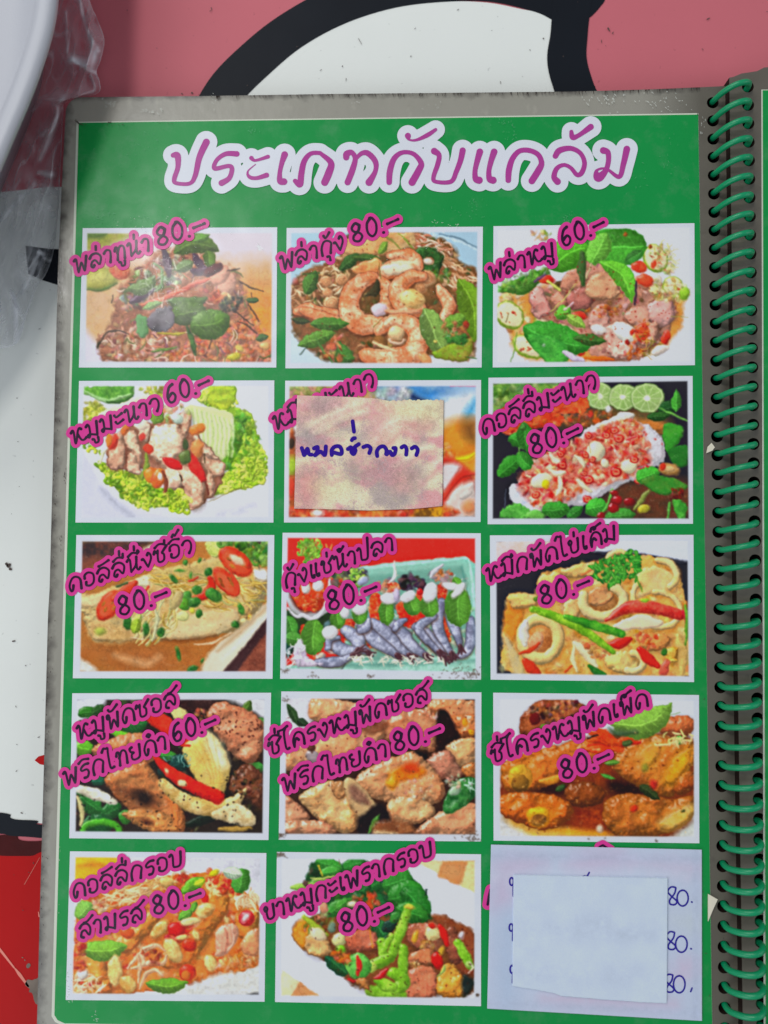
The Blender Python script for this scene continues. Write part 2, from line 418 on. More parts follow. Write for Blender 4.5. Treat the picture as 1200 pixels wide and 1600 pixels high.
        rg = np.clip(1 - np.abs(.65 * n(26, 3) + .35 * n(11, 4)) * 5.5, 0, 1) ** 1.5
        fl = np.clip(.55 * n(9, 1) + .45 * n(18, 2) - .30, 0, 1)
        C = C * (1 - (.13 * rg * m)[..., None]); C = C + (np.array([240, 226, 206]) - C) * (fl * m * .26)[..., None]
        bl = .5 + .5 * n(48, 11); C = C * (1 + (.16 * (bl - .5) * m)[..., None])
        def box(A, r):
            A = np.pad(A, ((r, r), (r, r), (0, 0)), 'edge'); c = np.cumsum(np.cumsum(A, 0), 1); c = np.pad(c, ((1, 0), (1, 0), (0, 0)))
            q = 2 * r + 1; return (c[q:, q:] - c[:-q, q:] - c[q:, :-q] + c[:-q, :-q]) / (q * q)
        C = C + .20 * (C - box(C, 2)) + .16 * (C - box(C, 9))
        g = C.mean(2, keepdims=True); C = g + (C - g) * 1.13
        s.C = np.clip(C, 4, 248)
    def build(s, name, mat, parent, z, blur=2, grain=1.2, edge_noise=None, detail=0.75):
        if detail > 0: s.photo(detail)
        if s.inner is not None:
            p = np.array(s.inner, float); d = np.full(s.X.shape, 1e9)
            for a, b in zip(p, np.roll(p, -1, 0)):
                e = b - a; L = math.hypot(*e); d = np.minimum(d, ((s.X - a[0]) * -e[1] + (s.Y - a[1]) * e[0]) / L)
            if d[s.H // 2, s.W // 2] < 0: d = -d
            m = np.clip(d / 4 * .5 + .5, 0, 1)[..., None]
            bc = s.border * (1 + .012 * s.N[70][..., None])
            s.C = s.C * m + bc * (1 - m)
        if edge_noise is not None:
            for (x, y, r, n) in edge_noise:
                for _ in range(n):
                    q = s.rs.normal(0, 1, 2) * r
                    s.ell(x + q[0], y + q[1] * .45, s.rs.uniform(2, 6), s.rs.uniform(2, 4), s.rs.uniform(0, 180), (90, 75, 65), wob=2, shade=0, alpha=.7, soft=4)
        c = s.C
        for _ in range(blur):
            q = np.pad(c, ((1, 1), (1, 1), (0, 0)), 'edge')
            c = (q[1:-1, 1:-1] * 4 + (q[:-2, 1:-1] + q[2:, 1:-1] + q[1:-1, :-2] + q[1:-1, 2:]) * 1.0) / 8
        c = c + s.rs.normal(0, grain, c.shape[:2])[..., None]
        col = alb(np.clip(c, 0, 250))
        V = P(s.org[0] + s.X / s.sc, s.org[1] + s.Y / s.sc, z).reshape(-1, 3)
        H, W = s.H, s.W
        idx = np.arange(H * W).reshape(H, W)
        q = np.stack([idx[:-1, :-1], idx[1:, :-1], idx[1:, 1:], idx[:-1, 1:]], -1).reshape(-1, 4)
        me = bpy.data.meshes.new(name)
        me.vertices.add(len(V)); me.vertices.foreach_set('co', V.astype(np.float32).ravel())
        me.loops.add(q.size); me.loops.foreach_set('vertex_index', q.ravel().astype(np.int32))
        me.polygons.add(len(q)); me.polygons.foreach_set('loop_start', np.arange(0, q.size, 4, dtype=np.int32))
        me.update(calc_edges=True); me.validate()
        a = me.color_attributes.new('Col', 'FLOAT_COLOR', 'POINT')
        a.data.foreach_set('color', np.c_[col.reshape(-1, 3), np.ones(H * W)].astype(np.float32).ravel())
        me.materials.append(mat)
        return link(name, me, parent)
# ------------------------------------------------------------------ hand-drawn Thai letters (strokes in units of the letter height, y up)
G = {
 'ก': (.86, [[(.06, 0), (.08, .5), (.28, .92), (.55, .95), (.76, .72), (.7, .4), (.62, 0)]]),
 'ข': (.74, [[(.06, .68), (.02, .85), (.14, .97), (.22, .8), (.12, .55), (.14, .12), (.34, .02), (.54, .15), (.6, .55), (.64, .97)]]),
 'ค': (.86, [[(.42, .42), (.3, .58), (.16, .34), (.08, 0), (.07, .5), (.3, .93), (.58, .93), (.76, .6), (.74, 0)]]),
 'ง': (.68, [[(.0, .62), (.1, .6), (.28, .04), (.34, .04), (.56, .5), (.56, .82), (.44, .98), (.36, .84)]]),
 'ช': (.82, [[(.02, .76), (.1, .96), (.22, .84), (.14, .5), (.16, .1), (.36, .02), (.56, .14), (.6, .5), (.5, .68), (.6, .8), (.84, 1.08)]]),
 'ซ': (.84, [[(.0, .74), (.08, .94), (.18, .76), (.28, .92), (.22, .5), (.22, .1), (.4, .02), (.58, .14), (.62, .5), (.52, .66), (.62, .8), (.86, 1.08)]]),
 'ด': (.88, [[(.3, .38), (.22, .06), (.1, .04), (.06, .45), (.28, .9), (.56, .95), (.78, .66), (.76, 0)]]),
 'ท': (.82, [[(.04, .7), (.1, .94), (.22, .9), (.22, .5), (.16, 0)], [(.2, .5), (.38, .9), (.56, .95), (.68, .7), (.64, 0)]]),
 'น': (.84, [[(.0, .84), (.12, .97), (.2, .8), (.16, .06), (.22, .06), (.52, .4), (.62, .97)], [(.55, .46), (.56, .1), (.66, .0), (.76, .12)]]),
 'บ': (.84, [[(.0, .86), (.12, .97), (.2, .78), (.16, .14), (.26, .02), (.54, .03), (.66, .3), (.74, .98)]]),
 'ป': (.84, [[(.0, .86), (.12, .97), (.2, .78), (.16, .14), (.26, .02), (.54, .03), (.66, .5), (.8, 1.5)]]),
 'ผ': (.86, [[(.2, .74), (.06, .7), (.06, .93), (.18, .95), (.2, .7), (.16, .04), (.22, .04), (.44, .52), (.58, .04), (.64, .06), (.76, .98)]]),
 'พ': (.92, [[(.0, .86), (.1, .96), (.16, .8), (.18, .04), (.24, .04), (.46, .6), (.58, .04), (.64, .06), (.84, .98)]]),
 'ม': (.84, [[(.02, .86), (.14, .97), (.22, .78), (.18, .22), (.08, .02), (.0, .16), (.16, .24), (.56, .04), (.62, .08), (.74, .98)]]),
 'ย': (.76, [[(.16, .94), (.02, .86), (.06, .64), (.24, .54), (.08, .42), (.08, .12), (.28, .02), (.54, .12), (.62, .5), (.66, .97)]]),
 'ร': (.70, [[(.62, .95), (.36, .95), (.12, .76), (.16, .58), (.46, .58), (.56, .36), (.44, .06), (.24, .04)]]),
 'ล': (.88, [[(.02, .7), (.2, .93), (.52, .94), (.76, .62), (.66, .16), (.56, .14), (.38, .46), (.16, .42), (.06, .12), (.18, 0), (.26, .12)]]),
 'ว': (.68, [[(.02, .74), (.2, .95), (.46, .9), (.56, .6), (.5, .25), (.36, .0)]]),
 'ส': (.86, [[(.04, .7), (.22, .9), (.52, .88), (.7, .55), (.64, .14), (.54, .12), (.36, .46), (.14, .4), (.06, .1), (.2, 0)], [(.36, .98), (.6, 1.05), (.95, 1.34)]]),
 'ห': (.90, [[(.02, .84), (.14, .97), (.2, .8), (.15, .06), (.24, .1), (.46, .78), (.6, .96), (.7, .86)], [(.42, .56), (.56, .12), (.72, .02), (.9, .12)]]),
 'อ': (.78, [[(.08, .62), (.12, .86), (.36, .97), (.64, .74), (.6, .2), (.36, .0), (.12, .1), (.14, .32)]]),
 'ะ': (.62, [[(.04, .86), (.14, .7), (.52, .84)], [(.04, .36), (.14, .2), (.52, .34)]]),
 'า': (.60, [[(.02, .76), (.2, .95), (.42, .84), (.44, .5), (.36, 0)]]),
 'เ': (.42, [[(.18, .97), (.1, .4), (.12, .06), (.26, .03), (.26, .18)]]),
 'แ': (.76, [[(.18, .97), (.1, .4), (.12, .06), (.26, .03), (.26, .18)], [(.52, .97), (.44, .4), (.46, .06), (.6, .03), (.6, .18)]]),
 'โ': (.50, [[(-.18, 1.3), (-.1, 1.5), (.14, 1.52), (.46, 1.66)], [(.3, 1.56), (.18, 1.2), (.14, .3), (.2, .03), (.34, .06)]]),
 'ไ': (.54, [[(-.16, 1.34), (-.02, 1.56), (.12, 1.5), (.24, 1.5), (.2, 1.1), (.18, .3), (.24, .03), (.42, .06)]]),
 '8': (.74, [[(.56, .8), (.36, .97), (.14, .8), (.2, .6), (.5, .42), (.6, .2), (.4, .02), (.14, .14), (.16, .36), (.46, .56), (.56, .8)]]),
 '0': (.74, [[(.38, .97), (.14, .74), (.1, .3), (.3, .03), (.54, .18), (.62, .6), (.48, .92), (.34, .97)]]),
 '6': (.72, [[(.52, .94), (.28, .82), (.1, .4), (.2, .06), (.44, .06), (.56, .3), (.42, .5), (.16, .36)]]),
 '.': (.22, [[(.08, .02), (.1, .02)]]),
 '-': (.72, [[(.06, .38), (.4, .4), (.66, .42)]]),
 ' ': (.35, []),
}
UP = {   # marks above, relative to the consonant's middle
 'ั': [[(-.26, 1.3), (-.2, 1.18), (.0, 1.2), (.34, 1.5)]],
 'ิ': [[(-.34, 1.16), (-.06, 1.34), (.3, 1.26)]],
 'ี': [[(-.34, 1.16), (-.06, 1.34), (.26, 1.24)], [(.28, 1.24), (.32, 1.5)]],
 'ึ': [[(-.34, 1.16), (-.06, 1.34), (.2, 1.26), (.3, 1.42), (.36, 1.28), (.24, 1.2)]],
 '็': [[(-.3, 1.14), (-.2, 1.36), (.04, 1.36), (.02, 1.2), (-.1, 1.2), (.14, 1.4), (.4, 1.5)]],
 '์': [[(-.3, 1.16), (.0, 1.24), (.36, 1.38)]],
 'ํ': [[(.0, 1.22), (-.12, 1.32), (.0, 1.44), (.12, 1.32), (.0, 1.22)]],
}
TONE = {
 '่': [[(.0, .28), (-.03, 0)]],
 '้': [[(-.16, .18), (-.1, .0), (.02, .04), (.24, .3)]],
 '๊': [[(-.2, .06), (-.1, .22), (-.02, .08), (.08, .2), (.26, .42)]],
}
LOW = {
 'ุ': [[(-.1, -.2), (.04, -.22), (.04, -.5)]],
 'ู': [[(-.2, -.2), (-.1, -.26), (-.08, -.5), (.12, -.5), (.16, -.2)]],
}

def layout(text, p0, p1, h, hw, slant=.16):
    """letters of one line set along p0 -> p1 (crop coordinates), as smoothed strokes with half widths"""
    text = text.replace('ำ', 'ํา')
    items = []; x = 0; cx = 0.4; up = False
    for ch in text:
        if ch in G:
            wd, st = G[ch]; up = False if ch != 'า' else up
            items += [[(px + x, py) for px, py in s] for s in st]
            if ch != 'า': cx = x + wd * .55
            x += wd + .1
        elif ch in UP: items += [[(px + cx, py) for px, py in s] for s in UP[ch]]; up = True
        elif ch in LOW: items += [[(px + cx, py) for px, py in s] for s in LOW[ch]]
        else:
            y0 = 1.5 if up else 1.2
            items += [[(px + cx + (.12 if up else .05), py + y0) for px, py in s] for s in TONE[ch]]
    p0 = np.array(p0, float); p1 = np.array(p1, float); d = p1 - p0; L = np.hypot(*d); d = d / L
    n = np.array([d[1], -d[0]])            # up
    kx = L / x; out = []
    for s in items:
        q = np.array(s, float); q = crom(np.c_[q, np.ones(len(q))], 5)
        X = (q[:, 0] + slant * q[:, 1] * h / kx * .9) * kx; Y = q[:, 1] * h
        t = np.linspace(-1, 1, len(q)); wv = hw * (.84 + .34 * np.abs(t) ** 3) if len(q) > 4 else np.full(len(q), hw * 1.05)
        pts = p0 + X[:, None] * d + Y[:, None] * n
        out.append(np.c_[pts, wv])
    return out

M_pink = print_mat('pink_caption_ink', (196, 56, 140))
M_dark = print_mat('dark_violet_ink', (40, 10, 46))
M_white = print_mat('white_print', (196, 203, 217))
M_violet = print_mat('violet_title_ink', (156, 58, 138))

def caption(org, sc, lines, z):
    st = []
    for (t, a, b, h, hw) in lines: st += layout(t, a, b, h, hw)
    f = Field(st, 2.3, 30)
    cap = f.mesh(20, 'caption', M_pink, MENU, z, *org, sc)
    f2 = Field(st, 1.7, 4)
    f2.mesh(0, 'lettering', M_dark, cap, z + .00008, *org, sc)
    return cap

def thick(strokes):
    return [crom(np.array(s, float), 6) if len(s) > 2 else np.array(s, float) for s in strokes]
# ------------------------------------------------------------------ the table: one slab with its painted areas
def slab(name, poly_px, z, mat, parent, dens=1, smooth=True):
    p = crom(poly_px, 6, True) if smooth else np.array(poly_px, float)
    v = P(p[:, 0], p[:, 1], z)
    return mesh_obj(name, v, [tuple(range(len(v)))[::-1]], mat, parent)

M_tpink = paint_mat('pink_table_paint', (178, 99, 111), var=.07)
M_twhite = paint_mat('white_table_paint', (203, 210, 212), var=.035, scale=20)
M_tblack = paint_mat('black_table_paint', (28, 31, 37), var=.25)
M_tred = paint_mat('red_table_paint', (162, 20, 9), var=.06)
M_tdred = paint_mat('dark_red_table_paint', (64, 14, 13), var=.4, scale=90)

bm = bmesh.new()
bmesh.ops.create_cube(bm, size=1)
bmesh.ops.scale(bm, vec=(1.0, 0.8, 0.03), verts=bm.verts)
bmesh.ops.translate(bm, vec=(0.13, -0.15, -0.015), verts=bm.verts)
bmesh.ops.bevel(bm, geom=bm.edges[:], offset=0.004, segments=2, affect='EDGES')
TABLE = tag(bm_obj('table_top', bm, M_tpink), 'painted table top with pink, white and red areas divided by black outlines under the menu', 'table', kind='structure')
zt = 0.0001
# white field of the upper drawing, inside its black outline
slab('white_paint', [(350, 170), (430, 98), (480, 63), (540, 34), (600, 15), (680, 3), (760, 4), (830, 17), (880, 20), (884, 60), (884, 100), (890, 150), (900, 230), (860, 420), (620, 480), (400, 420), (330, 260)], zt, M_twhite, TABLE)
def band(name, pts, z, mat):
    s = thick([pts])
    f = Field(s, 4, 4); v, fc = marching(f.xs, f.ys, f.D, lambda x, y: P(x, y, z)); return mesh_obj(name, v, fc, mat, TABLE)
band('black_outline', [(330, 320, 30), (325, 210, 31), (350, 145, 31), (405, 88, 31), (460, 45, 30), (530, 8, 30), (610, -16, 29), (690, -27, 30), (770, -25, 28), (845, -6, 26), (893, 8, 30), (930, -5, 16)], zt * 2, M_tblack)
band('black_outline', [(900, -40, 34), (893, 10, 30), (889, 55, 29), (886, 95, 31), (898, 140, 31), (930, 230, 31), (900, 400, 31)], zt * 3, M_tblack)
# white, black and red at the left-hand edge
slab('white_paint', [(-500, 315), (-200, 312), (0, 300), (95, 292), (240, 300), (420, 500), (420, 1150), (240, 1290), (60, 1286), (0, 1282), (-500, 1240)], zt, M_twhite, TABLE)
slab('black_paint', [(40, 384), (78, 389), (180, 392), (180, 476), (92, 446), (67, 438), (44, 428)], zt * 2, M_tblack, TABLE, smooth=False)
slab('red_paint', [(-700, 1300), (0, 1312), (70, 1316), (300, 1300), (700, 1300), (700, 2600), (-700, 2600)], zt, M_tred, TABLE, smooth=False)
f = Field(thick([[(-300, 1262, 20), (-100, 1280, 22), (0, 1291, 17), (40, 1296, 15), (90, 1302, 14), (200, 1300, 16)]]), 1.6, 4)
f.D += 6 * vnoise(f.xs[None, :] + 0 * f.ys[:, None], f.ys[:, None] * 5 + 0 * f.xs[None, :], 26, 3)
v, fc = marching(f.xs, f.ys, f.D, lambda x, y: P(x, y, zt * 3)); mesh_obj('black_brush_stroke', v, fc, M_tblack, TABLE)
f = Field(thick([[(-300, 1302, 20), (-100, 1316, 20), (0, 1318, 16), (40, 1322, 12), (90, 1322, 9), (200, 1318, 10)]]), 1.6, 4)
f.D += 7 * vnoise(f.xs[None, :] + 0 * f.ys[:, None], f.ys[:, None] * 6 + 0 * f.xs[None, :], 30, 5)
v, fc = marching(f.xs, f.ys, f.D, lambda x, y: P(x, y, zt * 2)); mesh_obj('dark_red_brush_stroke', v, fc, M_tdred, TABLE)
slab('red_paint', [(54, 1188), (60, 1182), (90, 1174), (90, 1200), (62, 1194)], zt * 2, M_tred, TABLE, smooth=False)
M_scr = paint_mat('scratched_paint', (226, 128, 118), var=.1)
f = Field([np.array([(-60, 1410, 1.6), (0, 1484, 2.0), (22, 1512, 1.3)]), np.array([(24, 1514, 1.2), (30, 1522, 2.6), (44, 1541, 1.6)])], 1.2, 3)
v, fc = marching(f.xs, f.ys, f.D, lambda x, y: P(x, y, zt * 2)); mesh_obj('scratch', v, fc, M_scr, TABLE)
f = Field([np.array([(62, 1340, .28), (38, 1382, .3)]), np.array([(60, 1425, .6), (61, 1432, 1.0)])], .5, 3)
v, fc = marching(f.xs, f.ys, f.D, lambda x, y: P(x, y, zt * 2)); mesh_obj('scratch', v, fc, M_scr, TABLE)
M_bare = paint_mat('worn_metal', (112, 104, 98), var=.5, scale=250)
f = Field([np.array([(44, 1536, 5), (58, 1542, 12), (70, 1540, 16)]), np.array([(52, 1545, 6), (62, 1560, 8)]), np.array([(36, 1496, 2.2), (39, 1500, 2.6)]), np.array([(45, 1506, 1.4), (43, 1512, 1.8)])], 1.2, 3)
f.D += 3 * vnoise(f.xs[None, :] + 0 * f.ys[:, None], f.ys[:, None] + 0 * f.xs[None, :], 6, 2)
v, fc = marching(f.xs, f.ys, f.D, lambda x, y: P(x, y, zt * 2)); mesh_obj('paint_chip', v, fc, M_bare, TABLE)
# specks and nicks in the paint
rs = np.random.RandomState(5); sp = []
for (x, y, r, dx, dy) in [(a_, b_, c_ * (.62 if b_ < 800 else 1), d_ * .7, e_ * .7) for a_, b_, c_, d_, e_ in [(13, 884, 3.2, 3, -3), (10, 881, 2.2, 2, 4), (16, 889, 2.4, 2, 1), (330, 12, 1.1, 1, 5), (849, 60, 1.7, 1, 1), (828, 78, 1.2, 1, 1), (950, 44, 2, 4, 6), (957, 52, 1.3, 2, -3),
                          (1105, 30, 1.4, 6, -3), (535, 103, 1.3, .3, 2), (541, 122, .7, -1, 7), (782, 127, .8, .5, 6), (648, 45, 1, 2, -2), (880, 88, 1.2, 1, 1), (300, 145, 2.4, 1, 0), (284, 146, 1.6, 1, 1), (245, 75, .9, 1, 1), (560, 60, .8, 8, 14), (20, 1002, 1.2, 5, -1), (30, 760, .9, 0, 1), (28, 690, 1.1, 1, 0), (52, 720, .8, 0, 1), (26, 622, 1, 2, 0), (33, 1270, 1, 3, 1), (40, 1040, .9, 1, 0)]]:
    sp.append(np.array([(x, y, r), (x + dx, y + dy, r * .6)]))
for _ in range(45):
    x, y = (rs.uniform(-100, 1250), rs.uniform(-60, 150)) if rs.rand() < .6 else (rs.uniform(-60, 90), rs.uniform(450, 1640))
    sp.append(np.array([(x, y, rs.uniform(.3, .65)), (x + rs.normal(0, 1.6), y + rs.normal(0, 1.6), .4)]))
M_speck = paint_mat('grime', (74, 66, 64), var=.3)
verts = []; faces = []
for s in sp:
    f = Field([s], max(.6, s[0, 2] * .5), 2); v, fc = marching(f.xs, f.ys, f.D, lambda x, y: P(x, y, zt * 4))
    faces += [tuple(i + len(verts) for i in q) for q in fc]; verts += list(v)
tag(mesh_obj('paint_specks', verts, faces, M_speck, TABLE), kind='stuff')

# ------------------------------------------------------------------ the menu booklet
MENU = bpy.data.objects.new('menu_booklet', None); C.objects.link(MENU)
tag(MENU, 'open spiral-bound laminated Thai menu showing a green page of dish photos', 'menu')

# laminated pouch material: clear film gone grey, wrinkles, grime towards the outer edges
def pouch_mat(name, base, dirt):
    m, nt, b = new_mat(name)
    geo = nd(nt, 'ShaderNodeNewGeometry')
    def noise(sc, det, vec=None):
        n = nd(nt, 'ShaderNodeTexNoise'); n.inputs['Scale'].default_value = sc; n.inputs['Detail'].default_value = det
        nt.links.new(vec or geo.outputs['Position'], n.inputs['Vector']); return n
    n1 = noise(26, 5); n2 = noise(260, 5)
    mp = nd(nt, 'ShaderNodeMapping'); mp.inputs['Scale'].default_value = (1.0, 0.6, 1.0); nt.links.new(geo.outputs['Position'], mp.inputs[0])
    n3 = noise(120, 6, mp.outputs[0])
    a = nd(nt, 'ShaderNodeAttribute', attribute_name='Dirt')
    c0 = alb(base)
    mx = nd(nt, 'ShaderNodeMixRGB'); mx.inputs[1].default_value = (*(c0 * .82), 1); mx.inputs[2].default_value = (*(c0 * 1.16), 1); nt.links.new(n1.outputs['Fac'], mx.inputs[0])
    # whitish delamination streaks
    mr = nd(nt, 'ShaderNodeMapRange'); mr.inputs[1].default_value = .62; mr.inputs[2].default_value = .80; mr.inputs[4].default_value = .55; nt.links.new(n3.outputs['Fac'], mr.inputs[0])
    mx2 = nd(nt, 'ShaderNodeMixRGB'); mx2.inputs[2].default_value = (*np.clip(c0 * 1.7, 0, .8), 1); nt.links.new(mr.outputs[0], mx2.inputs[0]); nt.links.new(mx.outputs[0], mx2.inputs[1])
    # grime: vertex weight x noise
    mu = nd(nt, 'ShaderNodeMath', operation='MULTIPLY_ADD'); nt.links.new(n2.outputs['Fac'], mu.inputs[0]); mu.inputs[1].default_value = 1.4; nt.links.new(a.outputs['Fac'], mu.inputs[2])
    mr2 = nd(nt, 'ShaderNodeMapRange'); mr2.inputs[1].default_value = .95; mr2.inputs[2].default_value = 1.75; mr2.inputs[4].default_value = .85; nt.links.new(mu.outputs[0], mr2.inputs[0])
    mx3 = nd(nt, 'ShaderNodeMixRGB'); mx3.inputs[2].default_value = (*alb(dirt), 1); nt.links.new(mr2.outputs[0], mx3.inputs[0]); nt.links.new(mx2.outputs[0], mx3.inputs[1])
    at2 = nd(nt, 'ShaderNodeAttribute', attribute_name='BindingTone')  # weight that darkens the film towards the binding
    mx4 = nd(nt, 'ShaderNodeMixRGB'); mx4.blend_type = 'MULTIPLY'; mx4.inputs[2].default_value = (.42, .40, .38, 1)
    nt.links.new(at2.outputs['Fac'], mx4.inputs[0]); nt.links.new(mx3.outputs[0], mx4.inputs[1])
    nt.links.new(mx4.outputs[0], b.inputs['Base Color'])
    bp = nd(nt, 'ShaderNodeBump'); bp.inputs['Strength'].default_value = .12; bp.inputs['Distance'].default_value = .002
    nt.links.new(n3.outputs['Fac'], bp.inputs['Height']); nt.links.new(bp.outputs[0], b.inputs['Normal'])
    b.inputs['Roughness'].default_value = .28; b.inputs['Specular IOR Level'].default_value = .5
    return m
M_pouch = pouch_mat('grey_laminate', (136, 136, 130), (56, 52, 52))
M_strip = pouch_mat('grey_binding_strip', (92, 89, 83), (46, 42, 41))

NH = 51
def hole_y(k, a, b, n): return a + (b - a) * k / n
HL0 = P(1113.6, 160.5); HL1 = P(1132.2, 1575)            # hole 0 and hole 47 of the left page
ax = (HL1 - HL0) / 47.0; pitch = float(np.linalg.norm(ax)); axn = ax / pitch
axr = np.array([-axn[1], axn[0], 0.0])                    # from the left page towards the right page (axn points down the page)
if axr[0] < 0: axr = -axr
RAISE = 0.0033
HR = P(1168.3, 135.5, ZP + RAISE); hr_along = float((HR - HL0) @ axn)
gap = float((P(1169, 165, ZP + RAISE) - HL0) @ axr)
HOLE = 0.00195

def holed_strip(bm, org, lo, hi, k0, k1, z, off=0.0, vfun=None):
    """a strip along the binding with one round hole per pitch; lo/hi are its side distances from the hole line"""
    n = 24
    # perimeter of one cell, by angle
    for k in range(k0, k1):
        c = org + ax * (k + off)
        inner = []; outer = []
        corners = [math.atan2(pitch / 2 * sy, sx) for sx in (lo, hi) for sy in (-1, 1)]
        angs = sorted(set([2 * math.pi * i / n - math.pi for i in range(n)] + corners))
        for a in angs:
            ca, sa = math.cos(a), math.sin(a)
            inner.append((HOLE * ca, HOLE * sa))
            tx = (hi / ca) if ca > 1e-9 else ((lo / ca) if ca < -1e-9 else 1e9); ty = abs(pitch / 2 / sa) if abs(sa) > 1e-9 else 1e9
            t = min(tx, ty); outer.append((t * ca, t * sa))
        def mk(q): p = c + axr * q[0] + axn * q[1]; return bm.verts.new((p[0], p[1], z))
        vi = [mk(q) for q in inner]; vo = [mk(q) for q in outer]
        m = len(angs)
        for i in range(m):
            f = bm.faces.new((vi[i], vi[(i + 1) % m], vo[(i + 1) % m], vo[i]))
            if f.normal.z < 0 or True: pass

def finish_slab(bm, z0):
    bmesh.ops.remove_doubles(bm, verts=bm.verts, dist=1e-6)
    bmesh.ops.recalc_face_normals(bm, faces=bm.faces)
    if sum(f.normal.z for f in bm.faces) < 0: bmesh.ops.reverse_faces(bm, faces=bm.faces)
    r = bmesh.ops.extrude_face_region(bm, geom=bm.faces[:])
    vs_ = [e for e in r['geom'] if isinstance(e, bmesh.types.BMVert)]
    top = set(vs_)
    for v in bm.verts:
        if v not in top: v.co.z = z0
    bmesh.ops.recalc_face_normals(bm, faces=bm.faces)

def dirt_attr(o, fn):
    me = o.data; a = me.attributes.new('Dirt', 'FLOAT', 'POINT')
    co = np.zeros(len(me.vertices) * 3); me.vertices.foreach_get('co', co)
    a.data.foreach_set('value', fn(co.reshape(-1, 3)).astype(np.float32))

M_wall = paint_mat('dark_page_edges', (44, 36, 34), var=.3, rough=.8)
def dark_walls(o):
    o.data.materials.append(M_wall)
    for p_ in o.data.polygons:
        if abs(p_.normal.z) < .5: p_.material_index = 1
side = lambda co: (co - HL0) @ axr
along = lambda co: (co - HL0) @ axn
# left page: sheet area as a grid (for the grime weights) + binding strip with holes
lo, hi = -0.0042, float((P(1141.0, 400) - HL0) @ axr)
bm = bmesh.new(); holed_strip(bm, HL0, lo, hi, 0, NH, ZP)
topy = P([100, 160, 320, 500, 700, 900, 1020, 1112, 1141], [152, 151.5, 150, 147, 145, 143, 139.5, 135.5, 134]); ta, ts_ = (topy - HL0) @ axn, (topy - HL0) @ axr
def lp(s_, a_): q_ = HL0 + axr * s_ + axn * a_; return bm.verts.new((q_[0], q_[1], ZP))
cols_ = np.linspace(lo, hi - .0006, 9)
for s0_, s1_ in zip(cols_[:-1], cols_[1:]):
    bm.faces.new([lp(s0_, np.interp(s0_, ts_, ta)), lp(s0_, -pitch * .5), lp(s1_, -pitch * .5), lp(s1_, np.interp(s1_, ts_, ta))])
finish_slab(bm, 0.0012)
strip = bm_obj('binding_strip', bm, M_strip, MENU); dirt_attr(strip, lambda co: 0.0 * co[:, 0] + .05); dark_walls(strip)
# page body
TLc, TRc = (103, 155), None
ys = np.concatenate([np.linspace(-pitch * .5, -pitch * .5 + pitch * NH, 90)])
edge = P([104, 96, 90.5, 84.5, 77.5, 75, 68.5, 62, 58, 54], [150, 300, 420, 650, 920, 960, 1200, 1430, 1590, 1690])
ea, es = along(edge), side(edge)
ex_ = lambda a: np.interp(a, ea, es)
COLS = 70; ROWS = 110
V = []; Fc = []; dirtv = []
amin = None
for r_ in range(ROWS):
    for c_ in range(COLS):
        # spacing is denser at the outer edges so that the grime can fade
        u = c_ / (COLS - 1); u = u ** 1.6
        v_ = r_ / (ROWS - 1); v_ = v_ ** 1.4
        s_left = 0; s0 = 0
        a_end = pitch * (NH - .5)
        # first estimate of side from the left edge line
        a_t = np.interp(ex_(0.1) * (1 - u) + lo * u, ts_, ta)
        a_ = a_t * (1 - v_) + a_end * v_
        s_l = ex_(a_); s_ = s_l * (1 - u) + lo * u
        a_t = np.interp(s_, ts_, ta); a_ = a_t * (1 - v_) + a_end * v_
        # rounded outer corners
        rr = 0.0052; dx = s_ - s_l; dy = a_ - a_t
        if dx < rr and dy < rr:
            q = math.hypot(rr - dx, rr - dy)
            if q > rr: s_ += (rr - dx) * (1 - rr / q); a_ += (rr - dy) * (1 - rr / q)
        p = HL0 + axr * s_ + axn * a_
        V.append((p[0], p[1], ZP)); dd = min(dx, dy * 1.1 if True else 1, 1)
        dirtv.append((max(0, 1 - dx / .0042) * .95 if dx < dy else max(0, 1 - dy / .0028) * .8))
for r_ in range(ROWS - 1):
    for c_ in range(COLS - 1):
        i = r_ * COLS + c_; Fc.append((i, i + COLS, i + COLS + 1, i + 1))
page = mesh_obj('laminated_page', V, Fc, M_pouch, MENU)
a = page.data.attributes.new('Dirt', 'FLOAT', 'POINT'); a.data.foreach_set('value', np.array(dirtv, np.float32))
a = page.data.attributes.new('BindingTone', 'FLOAT', 'POINT'); vs0 = side(np.array(V)); a.data.foreach_set('value', np.clip(1 - (lo - vs0) / .020, 0, 1).astype(np.float32))  # BindingTone rises towards the binding and darkens the page there
bm = bmesh.new(); bm.from_mesh(page.data)
r = bmesh.ops.extrude_edge_only(bm, edges=[e for e in bm.edges if e.is_boundary])
for v_ in [g for g in r['geom'] if isinstance(g, bmesh.types.BMVert)]: v_.co.z = ZP - .0009
bm.to_mesh(page.data); bm.free()
